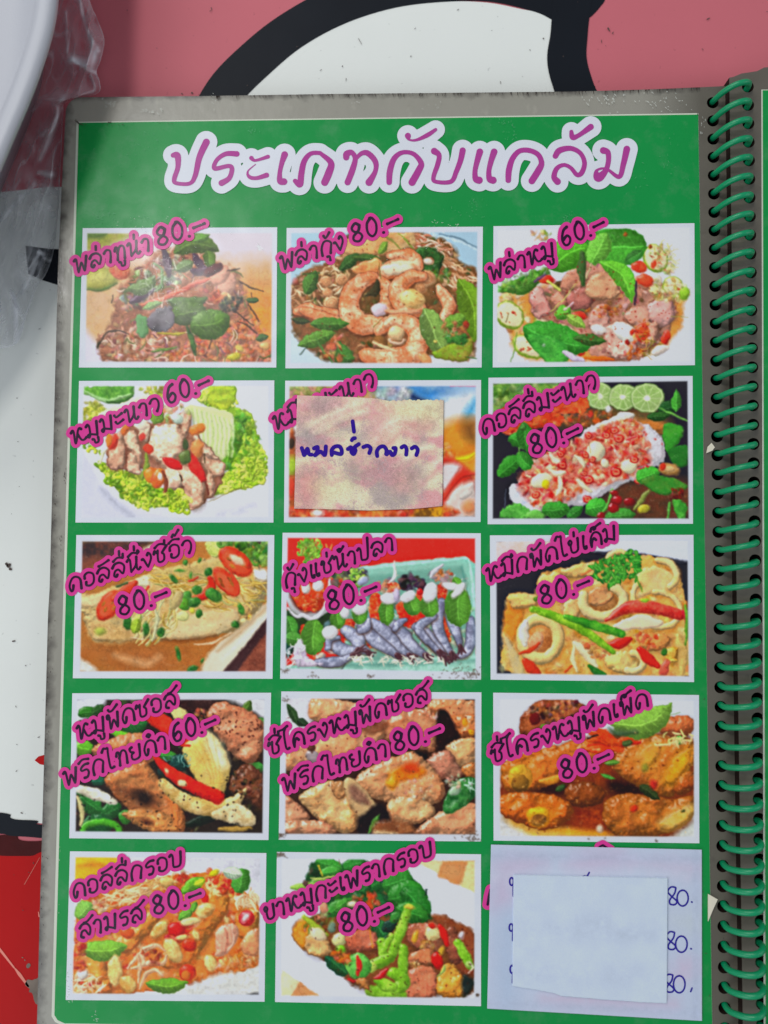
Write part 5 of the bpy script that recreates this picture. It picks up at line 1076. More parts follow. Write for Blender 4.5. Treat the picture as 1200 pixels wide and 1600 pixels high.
p.scat([(590, 320), (660, 320), (640, 400), (580, 380)], 14, [(226, 150, 120), (206, 110, 90)], (8, 18)); p.scat([(900, 270), (1010, 270), (1010, 330), (930, 340)], 24, [(206, 150, 130), (170, 140, 150), (214, 120, 80)], (10, 24)); p.scat([(720, 300), (790, 290), (860, 320), (850, 370), (730, 360)], 34, [(56, 40, 50), (84, 60, 70), (40, 30, 40)], (12, 30))
def raw(pts, w):
    p.shrimp(pts, w, (130, 134, 160), (178, 182, 204), (100, 98, 124), 6); q = pts[-1]; r_ = pts[-2]; d = np.array(q) - np.array(r_); d = d / np.hypot(*d)
    for s_ in (-.5, 0, .5): p.line([q, np.array(q) + (d + np.array([-d[1], d[0]]) * s_) * 44], [12, 5], (84, 54, 62), hl=.3)
raw([(1110, 540), (1115, 620), (1090, 720), (1020, 750)], 32); raw([(980, 490), (1010, 560), (1040, 650), (1050, 690)], 30); raw([(945, 440), (920, 560), (960, 670), (1000, 730)], 36)
raw([(800, 580), (850, 620), (920, 700), (960, 750)], 38); raw([(900, 520), (820, 580), (850, 640), (930, 720)], 30); raw([(660, 560), (720, 620), (780, 690), (850, 740)], 42); raw([(560, 560), (630, 620), (690, 690), (760, 740)], 44); raw([(490, 580), (560, 650), (620, 690), (690, 740)], 42); raw([(400, 600), (460, 640), (480, 690), (520, 720)], 44); raw([(330, 660), (360, 700), (420, 720), (470, 710)], 42); raw([(240, 780), (320, 780), (380, 770), (440, 740)], 32)
p.shrimp([(480, 600), (520, 580), (530, 540)], 28, (146, 150, 180), (188, 192, 212), (106, 104, 134), 3); p.shrimp([(680, 590), (700, 560), (740, 540)], 26, (146, 150, 180), (188, 192, 212), (106, 104, 134), 3); p.shrimp([(300, 700), (310, 650), (360, 640)], 26, (136, 140, 168), (178, 182, 206), (106, 104, 134), 3)
for a, b, w_ in [((640, 430), (640, 570), 46), ((770, 420), (800, 500), 50), ((880, 420), (880, 510), 54), ((1050, 370), (1050, 575), 76), ((350, 500), (370, 580), 42), ((490, 450), (480, 560), 46), ((230, 550), (220, 740), 70), ((1020, 310), (1050, 340), 26)]: p.leaf(a, b, w_, (92, 150, 56), bend=.06)
for x, y, rx, ry, a in [(640, 420, 44, 34, 0), (752, 408, 46, 30, -25), (880, 385, 40, 58, 15), (1000, 350, 48, 22, 10), (1045, 370, 22, 54, 40), (310, 610, 46, 38, -30), (480, 475, 46, 34, -20), (395, 500, 28, 30, 0)]: p.ell(x + 4, y + 6, rx, ry, a, (60, 70, 50), shade=0, alpha=.5, soft=10); p.ell(x, y, rx, ry, a, (226, 224, 228), (214, 212, 220), hl=.3, shade=.3)
p.ell(822, 382, 20, 20, 0, (206, 36, 36), hl=.5); p.line([(650, 330), (680, 290), (675, 210)], 9, (226, 224, 220)); p.line([(885, 300), (900, 270), (950, 230)], 14, (196, 196, 206)); p.ell(500, 320, 36, 22, -30, (160, 170, 196), hl=.4); p.ell(690, 400, 18, 40, 0, (190, 180, 206))
p.poly([(110, 690), (150, 650), (190, 760), (280, 790), (150, 810), (110, 780)], (196, 184, 206), (214, 206, 220), wob=8, hl=.4); p.strands([(80, 690), (150, 660), (150, 800), (60, 800)], 24, [(226, 226, 226), (190, 190, 200)], (20, 60), (2, 5)); p.line([(400, 790), (365, 830)], 5, (60, 60, 66), shade=0)
p.strands([(440, 750), (700, 750), (960, 750), (900, 790), (480, 790)], 60, [(228, 228, 216), (206, 206, 190)], (20, 50), (2, 4))
put(p, 'printed photo of raw prawns on a pale green tray', edge_noise=[(1080, 845, 60, 60), (1140, 850, 20, 16), (50, 830, 14, 20), (220, 860, 20, 10), (540, 862, 14, 8)], detail=0.5)

# ---- 9 squid with salted egg
p = Pic((755, 815), S, [(38, 78), (1195, 75), (1198, 912), (42, 898)], [(75, 115), (1160, 110), (1167, 878), (78, 862)], (38, 37, 44), 9, border=(197, 204, 219))
p.poly([(70, 110), (400, 110), (300, 180), (70, 240)], (214, 190, 180), (206, 196, 200), soft=14, shade=0, tex=.03); p.poly([(560, 105), (1170, 105), (1170, 225), (900, 190), (640, 170)], (206, 212, 232), soft=12, shade=0, tex=.02); p.line([(640, 178), (860, 184), (1165, 235)], 8, (20, 20, 30), shade=0, soft=10)
p.speck([(80, 300), (330, 260), (140, 420), (120, 600), (160, 850), (80, 850)], 60, (70, 68, 76), (1.5, 3), .5); p.line([(110, 600), (130, 720), (180, 860)], 12, (120, 120, 110), shade=0, soft=18)
md = [(150, 420), (320, 400), (330, 300), (450, 270), (640, 230), (760, 190), (950, 195), (1080, 260), (1140, 400), (1165, 620), (1165, 875), (200, 870), (120, 660), (130, 560)]
p.poly(md, (234, 184, 106), (222, 156, 78), wob=10, bump=1.4, shade=.4); p.scat(md, 190, [(238, 196, 120), (230, 166, 84), (244, 214, 150), (220, 140, 66), (240, 200, 132), (210, 130, 70)], (14, 40), soft=8)
p.poly([(150, 440), (240, 420), (220, 560), (160, 720), (110, 640)], (232, 150, 60), (222, 130, 50), soft=14, bump=1); p.poly([(110, 640), (170, 700), (240, 860), (170, 860)], (206, 190, 150), (190, 170, 120), soft=14)
for q in [[(320, 310), (440, 290), (420, 370), (330, 400)], [(450, 270), (640, 230), (620, 310), (470, 310)], [(150, 420), (300, 410), (290, 480), (170, 490)], [(460, 460), (560, 430), (540, 540), (470, 540)]]: p.chunk(q, (232, 190, 126), (222, 166, 96), bump=.7, r=26)
p.line([(560, 300), (620, 270)], 12, (226, 120, 70)); p.poly([(860, 320), (960, 250), (1080, 300), (1100, 400), (960, 410), (860, 440)], (236, 206, 150), (226, 184, 120), wob=6, hl=.4, bump=.6)
def sq(x, y, rx, ry, a, w_, a0=0, a1=360, c=(240, 214, 160)):
    p.ring(x + 3, y + 8, rx, ry, a, w_ * 1.15, (150, 90, 36), a0, a1, shade=0, soft=14, alpha=.6); p.ring(x, y, rx, ry, a, w_, c, a0, a1, shade=.8, hl=.45, tex=.1, wob=3, col2=(232, 190, 124))
p.ell(680, 440, 110, 90, 0, (196, 130, 70), (222, 160, 100), bump=.8); p.chunk([(580, 420), (680, 370), (740, 430), (660, 480), (590, 470)], (214, 160, 110), (196, 130, 84), r=24); sq(680, 450, 118, 90, 0, 30, -60, 200); sq(760, 210, 56, 36, -20, 16, 160, 340)
sq(1000, 500, 120, 100, 10, 18, -110, 100); sq(1010, 300, 90, 80, 20, 20, -120, 40); sq(910, 420, 60, 70, 0, 18, 90, 240)
p.ell(300, 660, 100, 110, 0, (214, 130, 70), (226, 160, 100), bump=.8); sq(325, 665, 105, 112, 0, 34, -200, 160, (238, 206, 140)); p.line([(240, 570), (230, 640), (240, 700)], 30, (240, 224, 206), hl=.5); p.ell(300, 680, 40, 60, 20, (222, 150, 110), (232, 170, 130)); p.line([(205, 750), (270, 730), (320, 690)], 12, (206, 70, 40))
p.poly([(740, 590), (880, 530), (1010, 560), (1000, 600), (800, 620)], (236, 214, 190), (226, 196, 160), hl=.5); p.line([(520, 690), (580, 740), (640, 820)], 30, (238, 220, 180), hl=.5); p.line([(515, 700), (510, 780), (530, 850)], 14, (240, 220, 170)); p.chunk([(680, 760), (830, 740), (900, 810), (860, 860), (740, 850)], (236, 200, 130), (222, 170, 96), r=30); sq(850, 800, 60, 50, 0, 22, -90, 120); p.chunk([(890, 640), (1050, 650), (1040, 720), (920, 730)], (226, 160, 90), (214, 130, 70), r=26); p.line([(1110, 650), (1130, 740), (1130, 860)], 34, (226, 186, 110), hl=.3); p.chunk([(1040, 720), (1110, 710), (1100, 790), (1040, 790)], (230, 160, 60), (222, 180, 90), r=24)
p.line([(700, 560), (820, 490), (960, 490), (1120, 530)], [10, 34, 36, 30], (206, 50, 44), (222, 90, 70), hl=.4); p.line([(1140, 510), (1160, 570)], 24, (190, 40, 56)); p.line([(720, 700), (780, 690), (830, 670)], 32, (206, 46, 34), hl=.4); p.line([(890, 730), (940, 780), (990, 820)], [20, 30, 16], (206, 46, 36), hl=.4); p.ell(1030, 830, 26, 50, 20, (210, 90, 70), hl=.3); p.line([(240, 790), (270, 830), (310, 860)], 34, (206, 60, 36), hl=.3); p.line([(470, 850), (500, 820)], 14, (214, 80, 40)); p.ell(590, 705, 20, 20, 0, (206, 100, 60))
p.scat([(880, 640), (1000, 640), (960, 720), (880, 700)], 16, [(222, 110, 60), (206, 80, 50)], (8, 20)); p.scat([(560, 660), (720, 680), (700, 780), (600, 760)], 26, [(222, 150, 90), (200, 120, 80), (180, 100, 60)], (8, 22))
p.line([(1150, 480), (1160, 560), (1150, 700)], 12, (96, 150, 50)); p.line([(280, 500), (360, 520), (560, 610), (740, 740)], [20, 24, 26, 14], (112, 170, 40), (150, 190, 60), hl=.4); p.line([(470, 540), (600, 580), (790, 640)], [14, 26, 22], (56, 136, 40), (90, 160, 50), hl=.4); p.line([(600, 820), (640, 850), (690, 868)], 20, (46, 110, 40)); p.ell(300, 440, 16, 14, 0, (100, 140, 50)); p.ell(915, 447, 26, 14, 0, (150, 186, 60)); p.ell(1028, 742, 16, 20, 0, (60, 110, 40))
pars = [(630, 240), (760, 200), (850, 160), (900, 230), (860, 320), (720, 350), (640, 320)]
for c_, n_ in (((34, 100, 36), 70), ((52, 136, 44), 80), ((80, 160, 58), 60)):
    for q in p.inpoly(pars, n_): p.leaf(q, q + p.rs.normal(0, 22, 2), 9, c_, n=1)
p.line([(860, 310), (890, 360), (905, 395)], 5, (90, 140, 50))
put(p, 'printed photo of squid rings in salted egg with parsley', detail=0.7)

# ---- 10 pork in black pepper sauce
p = Pic((95, 1070), S, [(65, 48), (1195, 45), (1180, 882), (48, 872)], [(95, 85), (1155, 85), (1145, 842), (85, 832)], (38, 30, 26), 10, border=(197, 204, 219))
p.poly([(90, 80), (250, 80), (200, 160), (90, 210)], (206, 210, 222), soft=14, shade=0); p.poly([(950, 80), (1160, 80), (1160, 190), (1060, 130)], (206, 208, 216), soft=18, shade=0); p.scat([(100, 150), (1140, 150), (1140, 830), (100, 830)], 120, [(50, 44, 32), (30, 28, 24), (64, 70, 40), (80, 56, 36)], (12, 34))
p.poly([(680, 85), (880, 85), (840, 150), (720, 160)], (60, 36, 34), (40, 26, 26), soft=8, hl=.3, bump=1)
for a, b, w_, c_ in [((100, 160), (190, 150), 34, (50, 110, 40)), ((180, 160), (240, 120), 24, (46, 84, 40)), ((340, 230), (490, 220), 50, (40, 110, 50)), ((95, 350), (170, 370), 44, (90, 160, 40)), ((180, 550), (250, 540), 30, (24, 84, 60)), ((110, 640), (230, 720), 54, (40, 110, 44)), ((240, 740), (340, 690), 50, (36, 96, 42)), ((560, 400), (660, 400), 30, (60, 130, 50)), ((640, 460), (720, 420), 50, (24, 60, 56)), ((1060, 480), (1150, 470), 40, (60, 130, 56)), ((1120, 200), (1155, 220), 26, (70, 130, 56)), ((1040, 160), (1080, 90), 26, (80, 110, 46)), ((340, 760), (400, 740), 40, (60, 140, 50)), ((100, 600), (150, 620), 30, (60, 120, 50)), ((130, 790), (300, 790), 60, (30, 84, 40))]: p.leaf(a, b, w_, c_, hl=.3)
p.ring(230, 830, 100, 50, 0, 20, (70, 150, 40), 180, 360, hl=.4, shade=.7); p.line([(290, 265), (350, 290), (430, 325)], 26, (110, 186, 50), hl=.3); p.line([(100, 590), (190, 620), (300, 665)], [24, 34, 20], (206, 200, 176), (226, 222, 206), hl=.4); p.line([(95, 640), (120, 720), (115, 800)], 16, (190, 180, 130)); p.line([(700, 800), (800, 770), (860, 760)], 30, (26, 36, 28), hl=.2)
def pork(q, c, c2): p.chunk(q, c, c2, bump=1.6, hl=.4, r=60, tex=.25, dark=.45)
pork([(830, 150), (900, 95), (1000, 120), (1140, 200), (1150, 360), (1070, 450), (960, 380), (860, 240)], (206, 142, 108), (176, 108, 78)); pork([(980, 500), (1060, 450), (1150, 520), (1145, 700), (1060, 650), (960, 600)], (120, 70, 46), (90, 50, 36)); pork([(170, 380), (300, 300), (480, 280), (540, 400), (460, 460), (300, 440)], (206, 140, 96), (186, 116, 74))
pork([(250, 540), (330, 480), (480, 440), (560, 540), (660, 640), (710, 800), (650, 840), (480, 780), (330, 650)], (206, 138, 84), (170, 100, 58)); pork([(350, 730), (500, 700), (640, 760), (650, 840), (520, 840), (420, 790)], (214, 150, 90), (196, 122, 66))
p.poly([(300, 590), (430, 570), (560, 640), (560, 700), (420, 690)], (70, 40, 28), (120, 66, 40), soft=40, shade=.4, bump=1.5, alpha=.8); p.ell(470, 640, 50, 36, 30, (26, 20, 20), soft=20, wob=12, alpha=.9); p.ell(490, 780, 34, 16, 20, (80, 40, 24), soft=14); p.line([(600, 640), (650, 700), (660, 800)], 24, (206, 120, 66), soft=14)
p.line([(490, 180), (570, 210), (640, 270), (720, 340)], [20, 46, 44, 20], (206, 40, 30), (222, 60, 40), hl=.35)
p.poly([(690, 360), (760, 300), (830, 260), (910, 330), (960, 460), (930, 600), (880, 650), (800, 580), (730, 470)], (224, 196, 120), (214, 180, 100), wob=5, hl=.3, r=60, shade=.5); p.poly([(820, 260), (900, 320), (950, 440), (900, 470), (840, 360)], (232, 224, 190), soft=26, shade=.2)
for o_ in (0, 26, 52, 78): p.line([(740 + o_ * 1.6, 320 - o_ * .4), (820 + o_, 450), (880 + o_ * .3, 620)], 2.5, (190, 150, 76), shade=0, soft=6, alpha=.6)
p.line([(580, 560), (700, 660), (860, 700), (980, 670), (1050, 590)], [26, 44, 48, 36, 6], (206, 168, 96), (226, 196, 140), hl=.4); p.poly([(850, 740), (980, 670), (1100, 730), (1090, 800), (980, 790)], (206, 180, 130), (222, 206, 170), hl=.3, r=40); p.line([(900, 820), (1000, 820), (1080, 815)], 16, (150, 120, 60)); p.line([(530, 400), (600, 480), (720, 560), (890, 640)], [10, 30, 40, 40], (206, 36, 26), (220, 60, 40), hl=.4); p.line([(690, 340), (730, 350)], 14, (206, 60, 40)); p.ell(690, 562, 26, 16, 20, (236, 210, 160), hl=.3); p.ell(600, 490, 14, 10, 40, (230, 190, 150))
p.poly([(620, 110), (700, 140), (720, 180), (650, 200)], (226, 206, 140), hl=.3); p.scat([(770, 150), (850, 160), (840, 220), (780, 200)], 12, [(206, 140, 80), (150, 80, 50)], (8, 20))
p.speck([(850, 130), (1120, 200), (1130, 380), (900, 320)], 50, (60, 30, 24), (3, 8), .8); p.speck([(90, 600), (1140, 500), (1140, 830), (90, 830)], 90, (22, 18, 16), (3, 7), .8); p.scat([(980, 480), (1140, 560), (1140, 640), (1000, 620)], 40, [(50, 34, 26), (150, 96, 60), (90, 56, 36)], (6, 16)); p.strands([(560, 440), (720, 380), (720, 480)], 16, [(140, 190, 180), (60, 110, 96)], (16, 40), (1.5, 3))
put(p, 'printed photo of fried pork with onion and red chilli')
# ---- 11 spare ribs in black pepper sauce
S2 = 1200 / 335
p = Pic((420, 1065), S2, [(70, 55), (1190, 60), (1188, 895), (55, 885)], [(100, 95), (1153, 100), (1157, 855), (92, 852)], (54, 36, 28), 11, border=(197, 204, 219))
p.poly([(95, 90), (320, 90), (230, 250), (95, 300)], (208, 208, 218), soft=10, shade=0); p.leaf((105, 130), (170, 250), 24, (50, 76, 44)); p.leaf((160, 210), (220, 250), 24, (40, 60, 40)); p.poly([(440, 115), (520, 105), (540, 140)], (40, 40, 40), soft=6, shade=0)
rib = (222, 152, 108); rib2 = (204, 122, 80)
def rb(q, c=rib, c2=rib2, **k): p.chunk(q, c, c2, bump=k.pop('bump', 1.5), hl=.6, r=k.pop('r', 55), tex=.2, dark=.4, **k)
rb([(230, 110), (330, 90), (480, 120), (600, 150), (560, 220), (380, 220), (240, 220)], (220, 168, 130), (206, 140, 100)); rb([(900, 100), (1150, 110), (1155, 200), (1020, 220), (920, 180)]); rb([(1000, 200), (1155, 190), (1155, 300), (1090, 310), (1030, 260)], (206, 130, 80), (190, 104, 60)); rb([(580, 280), (660, 190), (820, 150), (950, 190), (940, 300), (920, 390), (780, 360), (640, 330)], (206, 144, 106), (176, 104, 72)); rb([(100, 400), (250, 300), (460, 240), (640, 260), (600, 380), (420, 430), (260, 460), (100, 500)], (216, 164, 124), (196, 132, 92))
p.poly([(500, 240), (640, 210), (660, 260), (560, 300)], (110, 60, 40), soft=16, alpha=.8); p.poly([(945, 180), (1000, 170), (1060, 310), (1000, 370), (945, 380)], (34, 22, 22), soft=10, shade=0); p.ell(250, 420, 50, 34, 30, (150, 136, 140), hl=.6, bump=.8); p.ell(240, 370, 24, 20, 0, (90, 56, 46)); p.poly([(790, 400), (880, 400), (890, 460), (830, 440)], (24, 22, 26), soft=10, shade=0)
rb([(1005, 350), (1155, 310), (1157, 460), (1060, 480), (1010, 420)], (226, 174, 126), (206, 140, 92)); rb([(890, 430), (1000, 380), (1050, 440), (1080, 520), (1000, 550), (920, 510)], (196, 136, 110), (170, 104, 84)); rb([(1080, 480), (1157, 450), (1157, 540), (1100, 530)], (206, 130, 70), (180, 100, 56))
rb([(480, 560), (560, 480), (700, 420), (820, 400), (930, 500), (990, 610), (940, 680), (820, 700), (700, 690), (560, 640)], (216, 158, 114), (196, 126, 86), r=70); rb([(660, 680), (760, 640), (900, 680), (930, 740), (820, 800), (690, 780)], (222, 172, 124), (200, 134, 92)); rb([(830, 820), (960, 730), (1157, 690), (1157, 855), (840, 855)], (220, 160, 120), (196, 124, 90))
rb([(170, 640), (260, 580), (380, 560), (440, 640), (500, 740), (500, 820), (420, 850), (300, 790), (200, 700)], (222, 178, 126), (204, 144, 92), r=60); rb([(92, 640), (180, 700), (230, 760), (180, 800), (92, 800)], (214, 154, 120), (190, 120, 90)); rb([(92, 790), (220, 770), (340, 800), (360, 852), (92, 852)], (214, 156, 120), (196, 128, 96)); rb([(350, 570), (420, 560), (420, 650), (370, 640)], (206, 150, 100), (190, 120, 76))
p.poly([(420, 560), (470, 540), (600, 680), (590, 720), (520, 770), (440, 660)], (206, 176, 130), (180, 144, 104), hl=.4, r=30); p.poly([(450, 580), (510, 600), (570, 680), (500, 680), (450, 640)], (120, 84, 70), (150, 110, 90), soft=14, bump=1)
p.poly([(510, 760), (620, 680), (680, 760), (620, 850), (500, 850)], (30, 24, 26), soft=14, shade=0); p.leaf((560, 850), (620, 740), 16, (70, 120, 50)); p.poly([(600, 790), (740, 780), (820, 820), (800, 855), (600, 855)], (150, 96, 60), (120, 70, 44), soft=16, hl=.4, bump=1); p.poly([(600, 830), (720, 850), (600, 855)], (200, 170, 130), soft=10)
p.poly([(660, 540), (720, 480), (800, 470), (880, 500), (820, 550), (740, 560), (690, 610)], (226, 116, 34), (232, 140, 50), soft=14, hl=.3, bump=.8); p.poly([(750, 470), (820, 450), (840, 500), (780, 510)], (206, 70, 34), soft=18); p.ell(690, 560, 30, 40, 20, (236, 160, 50), soft=14, hl=.3); p.ell(1100, 230, 14, 22, 0, (230, 150, 50)); p.ell(1135, 285, 16, 16, 0, (232, 160, 40))
p.poly([(980, 680), (1040, 560), (1157, 540), (1157, 640), (1060, 720), (990, 740)], (34, 92, 44), (60, 120, 60), hl=.5, r=30, bump=1); p.ell(1040, 610, 36, 24, -20, (150, 180, 150), hl=.6); p.scat([(1000, 540), (1080, 520), (1060, 600), (1010, 590)], 14, [(206, 160, 130), (180, 190, 160)], (8, 18)); p.strands([(1080, 560), (1150, 560), (1140, 620)], 10, [(190, 214, 206)], (16, 40), (1.5, 3))
p.speck([(100, 120), (1150, 120), (1150, 850), (100, 850)], 130, (70, 34, 24), (2, 5), .75); p.scat([(760, 560), (900, 560), (900, 660), (780, 660)], 34, [(236, 190, 150), (206, 140, 100), (240, 214, 190)], (5, 13), hl=.8); p.scat([(860, 150), (940, 170), (930, 240)], 20, [(206, 150, 110), (236, 206, 180), (150, 90, 60)], (4, 12), hl=.8)
put(p, 'printed photo of glazed spare ribs with dark green leaf', edge_noise=[(1140, 875, 30, 40), (70, 860, 14, 30), (85, 100, 16, 14)])

# ---- 12 ribs stir-fried in curry
p = Pic((760, 1065), S2, [(38, 62), (1190, 75), (1192, 905), (40, 890)], [(75, 98), (1160, 108), (1162, 868), (78, 862)], (206, 210, 222), 12, border=(197, 204, 219))
sauce = [(78, 500), (180, 440), (600, 300), (900, 280), (1162, 330), (1162, 700), (1060, 870), (500, 870), (300, 850), (150, 800), (78, 720)]
p.poly(sauce, (150, 66, 24), (110, 44, 20), soft=16, shade=0, wob=10); p.poly([(90, 760), (300, 800), (660, 850), (650, 868), (160, 868)], (226, 176, 84), soft=24, shade=0); p.poly([(78, 760), (150, 810), (240, 868), (78, 868)], (206, 206, 206), soft=20, shade=0); p.poly([(1040, 868), (1162, 780), (1162, 868)], (196, 200, 196), soft=24, shade=0); p.line([(300, 820), (480, 840), (660, 850)], 12, (222, 150, 40), shade=0, soft=18)
p.poly([(480, 690), (640, 700), (660, 800), (500, 800)], (120, 40, 20), (150, 60, 24), soft=40, shade=0, hl=0); p.poly([(680, 540), (860, 560), (900, 640), (700, 640)], (36, 20, 14), soft=40, shade=0); p.poly([(290, 560), (480, 580), (470, 640), (300, 630)], (44, 24, 14), soft=30, shade=0)
cb = (214, 128, 50); cb2 = (184, 94, 36)
def cr(q, c=cb, c2=cb2, **k): p.chunk(q, c, c2, bump=1.6, hl=.4, r=k.pop('r', 65), tex=.25, dark=.45, **k)
cr([(180, 260), (250, 130), (360, 100), (520, 110), (560, 180), (440, 270), (260, 320)], (170, 90, 50), (120, 60, 40)); p.scat([(240, 140), (520, 110), (480, 190), (300, 230)], 60, [(80, 46, 36), (206, 120, 70), (150, 70, 46), (50, 36, 30), (220, 150, 96)], (6, 20)); p.ell(270, 210, 30, 36, 0, (100, 24, 26)); p.leaf((300, 260), (340, 240), 14, (90, 120, 40))
cr([(80, 480), (220, 400), (420, 350), (600, 330), (640, 440), (420, 540), (260, 610), (120, 620)], (206, 122, 46), (176, 90, 34)); p.ell(190, 540, 70, 76, 10, (222, 160, 60), (214, 140, 50), hl=.3); p.ell(190, 570, 50, 50, 10, (150, 104, 40), (120, 84, 34), bump=1); p.ell(170, 500, 40, 26, -20, (232, 180, 60), soft=12); p.line([(305, 555), (370, 550), (420, 530)], 22, (222, 140, 50), hl=.3)
cr([(440, 600), (560, 560), (660, 600), (640, 680), (540, 700), (460, 680)], (150, 76, 30), (110, 54, 24)); cr([(80, 640), (240, 620), (420, 650), (490, 720), (440, 790), (320, 830), (180, 790), (80, 740)], (206, 112, 36), (170, 80, 28)); p.ell(290, 760, 66, 60, 0, (222, 140, 40), hl=.2); p.ell(285, 730, 50, 22, -5, (236, 186, 50), soft=10); p.ell(290, 775, 46, 34, -10, (120, 76, 34), (160, 110, 50), bump=1)
cr([(720, 420), (820, 340), (980, 290), (1160, 330), (1160, 470), (1060, 560), (1050, 640), (960, 640), (800, 560), (720, 490)], (196, 120, 48), (160, 86, 34), r=80); cr([(970, 210), (1140, 195), (1160, 260), (1100, 320), (980, 290)], (206, 120, 70), (180, 90, 50)); cr([(1060, 540), (1160, 500), (1160, 600), (1070, 640)], (180, 96, 40), (150, 70, 30))
p.poly([(850, 430), (900, 360), (980, 350), (960, 420), (880, 500)], (226, 166, 60), (206, 140, 70), soft=30, hl=.4); p.poly([(1000, 540), (1060, 420), (1140, 370), (1130, 460), (1050, 570)], (226, 156, 44), soft=36, hl=.3); p.ell(890, 480, 20, 24, 0, (140, 130, 50), soft=10)
cr([(660, 680), (740, 630), (920, 640), (1050, 660), (1160, 640), (1160, 760), (1020, 850), (860, 865), (720, 860), (660, 780)], (190, 112, 44), (150, 80, 32), r=80); p.poly([(960, 790), (1100, 700), (1160, 690), (1160, 740), (1040, 830)], (226, 190, 110), (206, 150, 60), soft=24, hl=.4)
for i in range(8): p.line([(690 + i * 26, 690 + i * 4), (720 + i * 24, 760), (730 + i * 30, 850)], 4, (206, 140, 70), shade=0, soft=10, alpha=.18)
p.line([(570, 360), (700, 350), (860, 340)], 18, (190, 44, 20), hl=.3)
for q in [[(600, 260), (670, 300), (740, 370)], [(570, 330), (660, 330), (740, 350)], [(580, 290), (680, 320), (730, 340)], [(740, 340), (800, 310), (890, 295)], [(560, 380), (640, 380), (760, 380)]]: p.line(q, 24, (216, 60, 26), (226, 90, 40), hl=.2, wob=4)
p.line([(565, 320), (620, 300)], 10, (40, 24, 18)); p.line([(600, 378), (636, 380)], 8, (226, 170, 110))
p.leaf((700, 230), (1040, 120), 80, (132, 178, 74), bend=.18); p.poly([(685, 260), (740, 270), (850, 280), (740, 310)], (70, 90, 60), soft=14); p.line([(960, 200), (1080, 175)], 3, (120, 150, 70), shade=0); p.leaf((640, 520), (720, 545), 12, (70, 130, 50)); p.leaf((390, 610), (440, 580), 16, (50, 76, 36)); p.leaf((860, 580), (970, 660), 30, (50, 60, 30)); p.leaf((660, 455), (750, 450), 14, (90, 130, 50)); p.leaf((1060, 320), (1110, 330), 18, (80, 150, 60)); p.leaf((1070, 350), (1100, 320), 14, (70, 130, 50)); p.leaf((760, 350), (820, 340), 18, (70, 80, 40)); p.strands([(1000, 290), (1150, 290), (1150, 340), (1020, 350)], 16, [(206, 206, 130), (226, 200, 140)], (30, 70), (3, 7)); p.line([(950, 355), (1030, 350)], 12, (236, 206, 150), hl=.3)
p.ell(830, 710, 20, 20, 0, (206, 56, 30), soft=8); p.ell(935, 575, 22, 26, 0, (180, 50, 40), soft=10); p.ell(635, 825, 20, 20, 30, (230, 210, 190), soft=8, alpha=.8); p.ell(1100, 722, 12, 10, 0, (80, 80, 40)); p.speck(sauce, 70, (90, 36, 16), (3, 7), .6); p.speck(sauce, 40, (236, 180, 110), (2, 5), .7); p.line([(120, 600), (250, 610), (300, 590)], 8, (60, 34, 16), shade=0, soft=14, alpha=.7)
put(p, 'printed photo of curried ribs with a basil leaf', edge_noise=[(950, 890, 5, 4), (600, 878, 120, 8)])

# ---- 13 crispy fish with three-flavour sauce
p = Pic((95, 1315), S, [(52, 55), (1168, 65), (1158, 910), (28, 900)], [(85, 90), (1132, 95), (1124, 870), (68, 862)], (212, 214, 222), 13)
p.poly([(80, 85), (320, 90), (250, 210), (80, 240)], (230, 190, 24), (226, 160, 30), soft=18, shade=0); p.line([(100, 140), (200, 130), (260, 150)], 14, (206, 130, 30), shade=0, soft=16); p.poly([(700, 90), (1135, 95), (1135, 260), (900, 200)], (204, 206, 218), soft=30, shade=0)
p.poly([(640, 868), (760, 800), (1125, 700), (1125, 868)], (206, 208, 206), (214, 214, 212), soft=14, shade=0); p.line([(720, 790), (900, 750), (1124, 705)], 8, (190, 190, 180), shade=0, soft=14); p.poly([(1060, 868), (1124, 856), (1124, 870)], (40, 40, 44), soft=10, shade=0); p.line([(760, 800), (940, 860), (1060, 868)], 10, (190, 192, 196), shade=0, soft=24)
md = [(75, 560), (95, 380), (200, 290), (460, 230), (640, 190), (860, 180), (1000, 220), (1060, 300), (1124, 340), (1124, 690), (900, 740), (740, 800), (480, 860), (75, 862)]
p.poly(md, (222, 136, 62), (206, 108, 46), wob=12, shade=.4, bump=1.3); p.scat(md, 200, [(222, 130, 60), (206, 90, 40), (230, 160, 90), (190, 70, 30), (236, 190, 130)], (12, 34), soft=7, hl=.5)
for q in [[(840, 260), (940, 240), (950, 380), (860, 520), (780, 640), (700, 700), (600, 720), (560, 660), (680, 540), (760, 440), (820, 360)], [(460, 420), (560, 360), (540, 480), (440, 580), (360, 640), (300, 580), (400, 480)], [(130, 650), (220, 640), (280, 760), (290, 860), (200, 860), (150, 760)], [(1000, 420), (1124, 380), (1124, 480), (1060, 560), (1000, 520)]]: p.chunk(q, (224, 150, 66), (206, 112, 46), bump=1.2, hl=.5, r=60)
p.poly([(640, 560), (760, 560), (740, 680), (640, 720)], (206, 96, 40), (220, 130, 60), soft=26, bump=1, hl=.5)
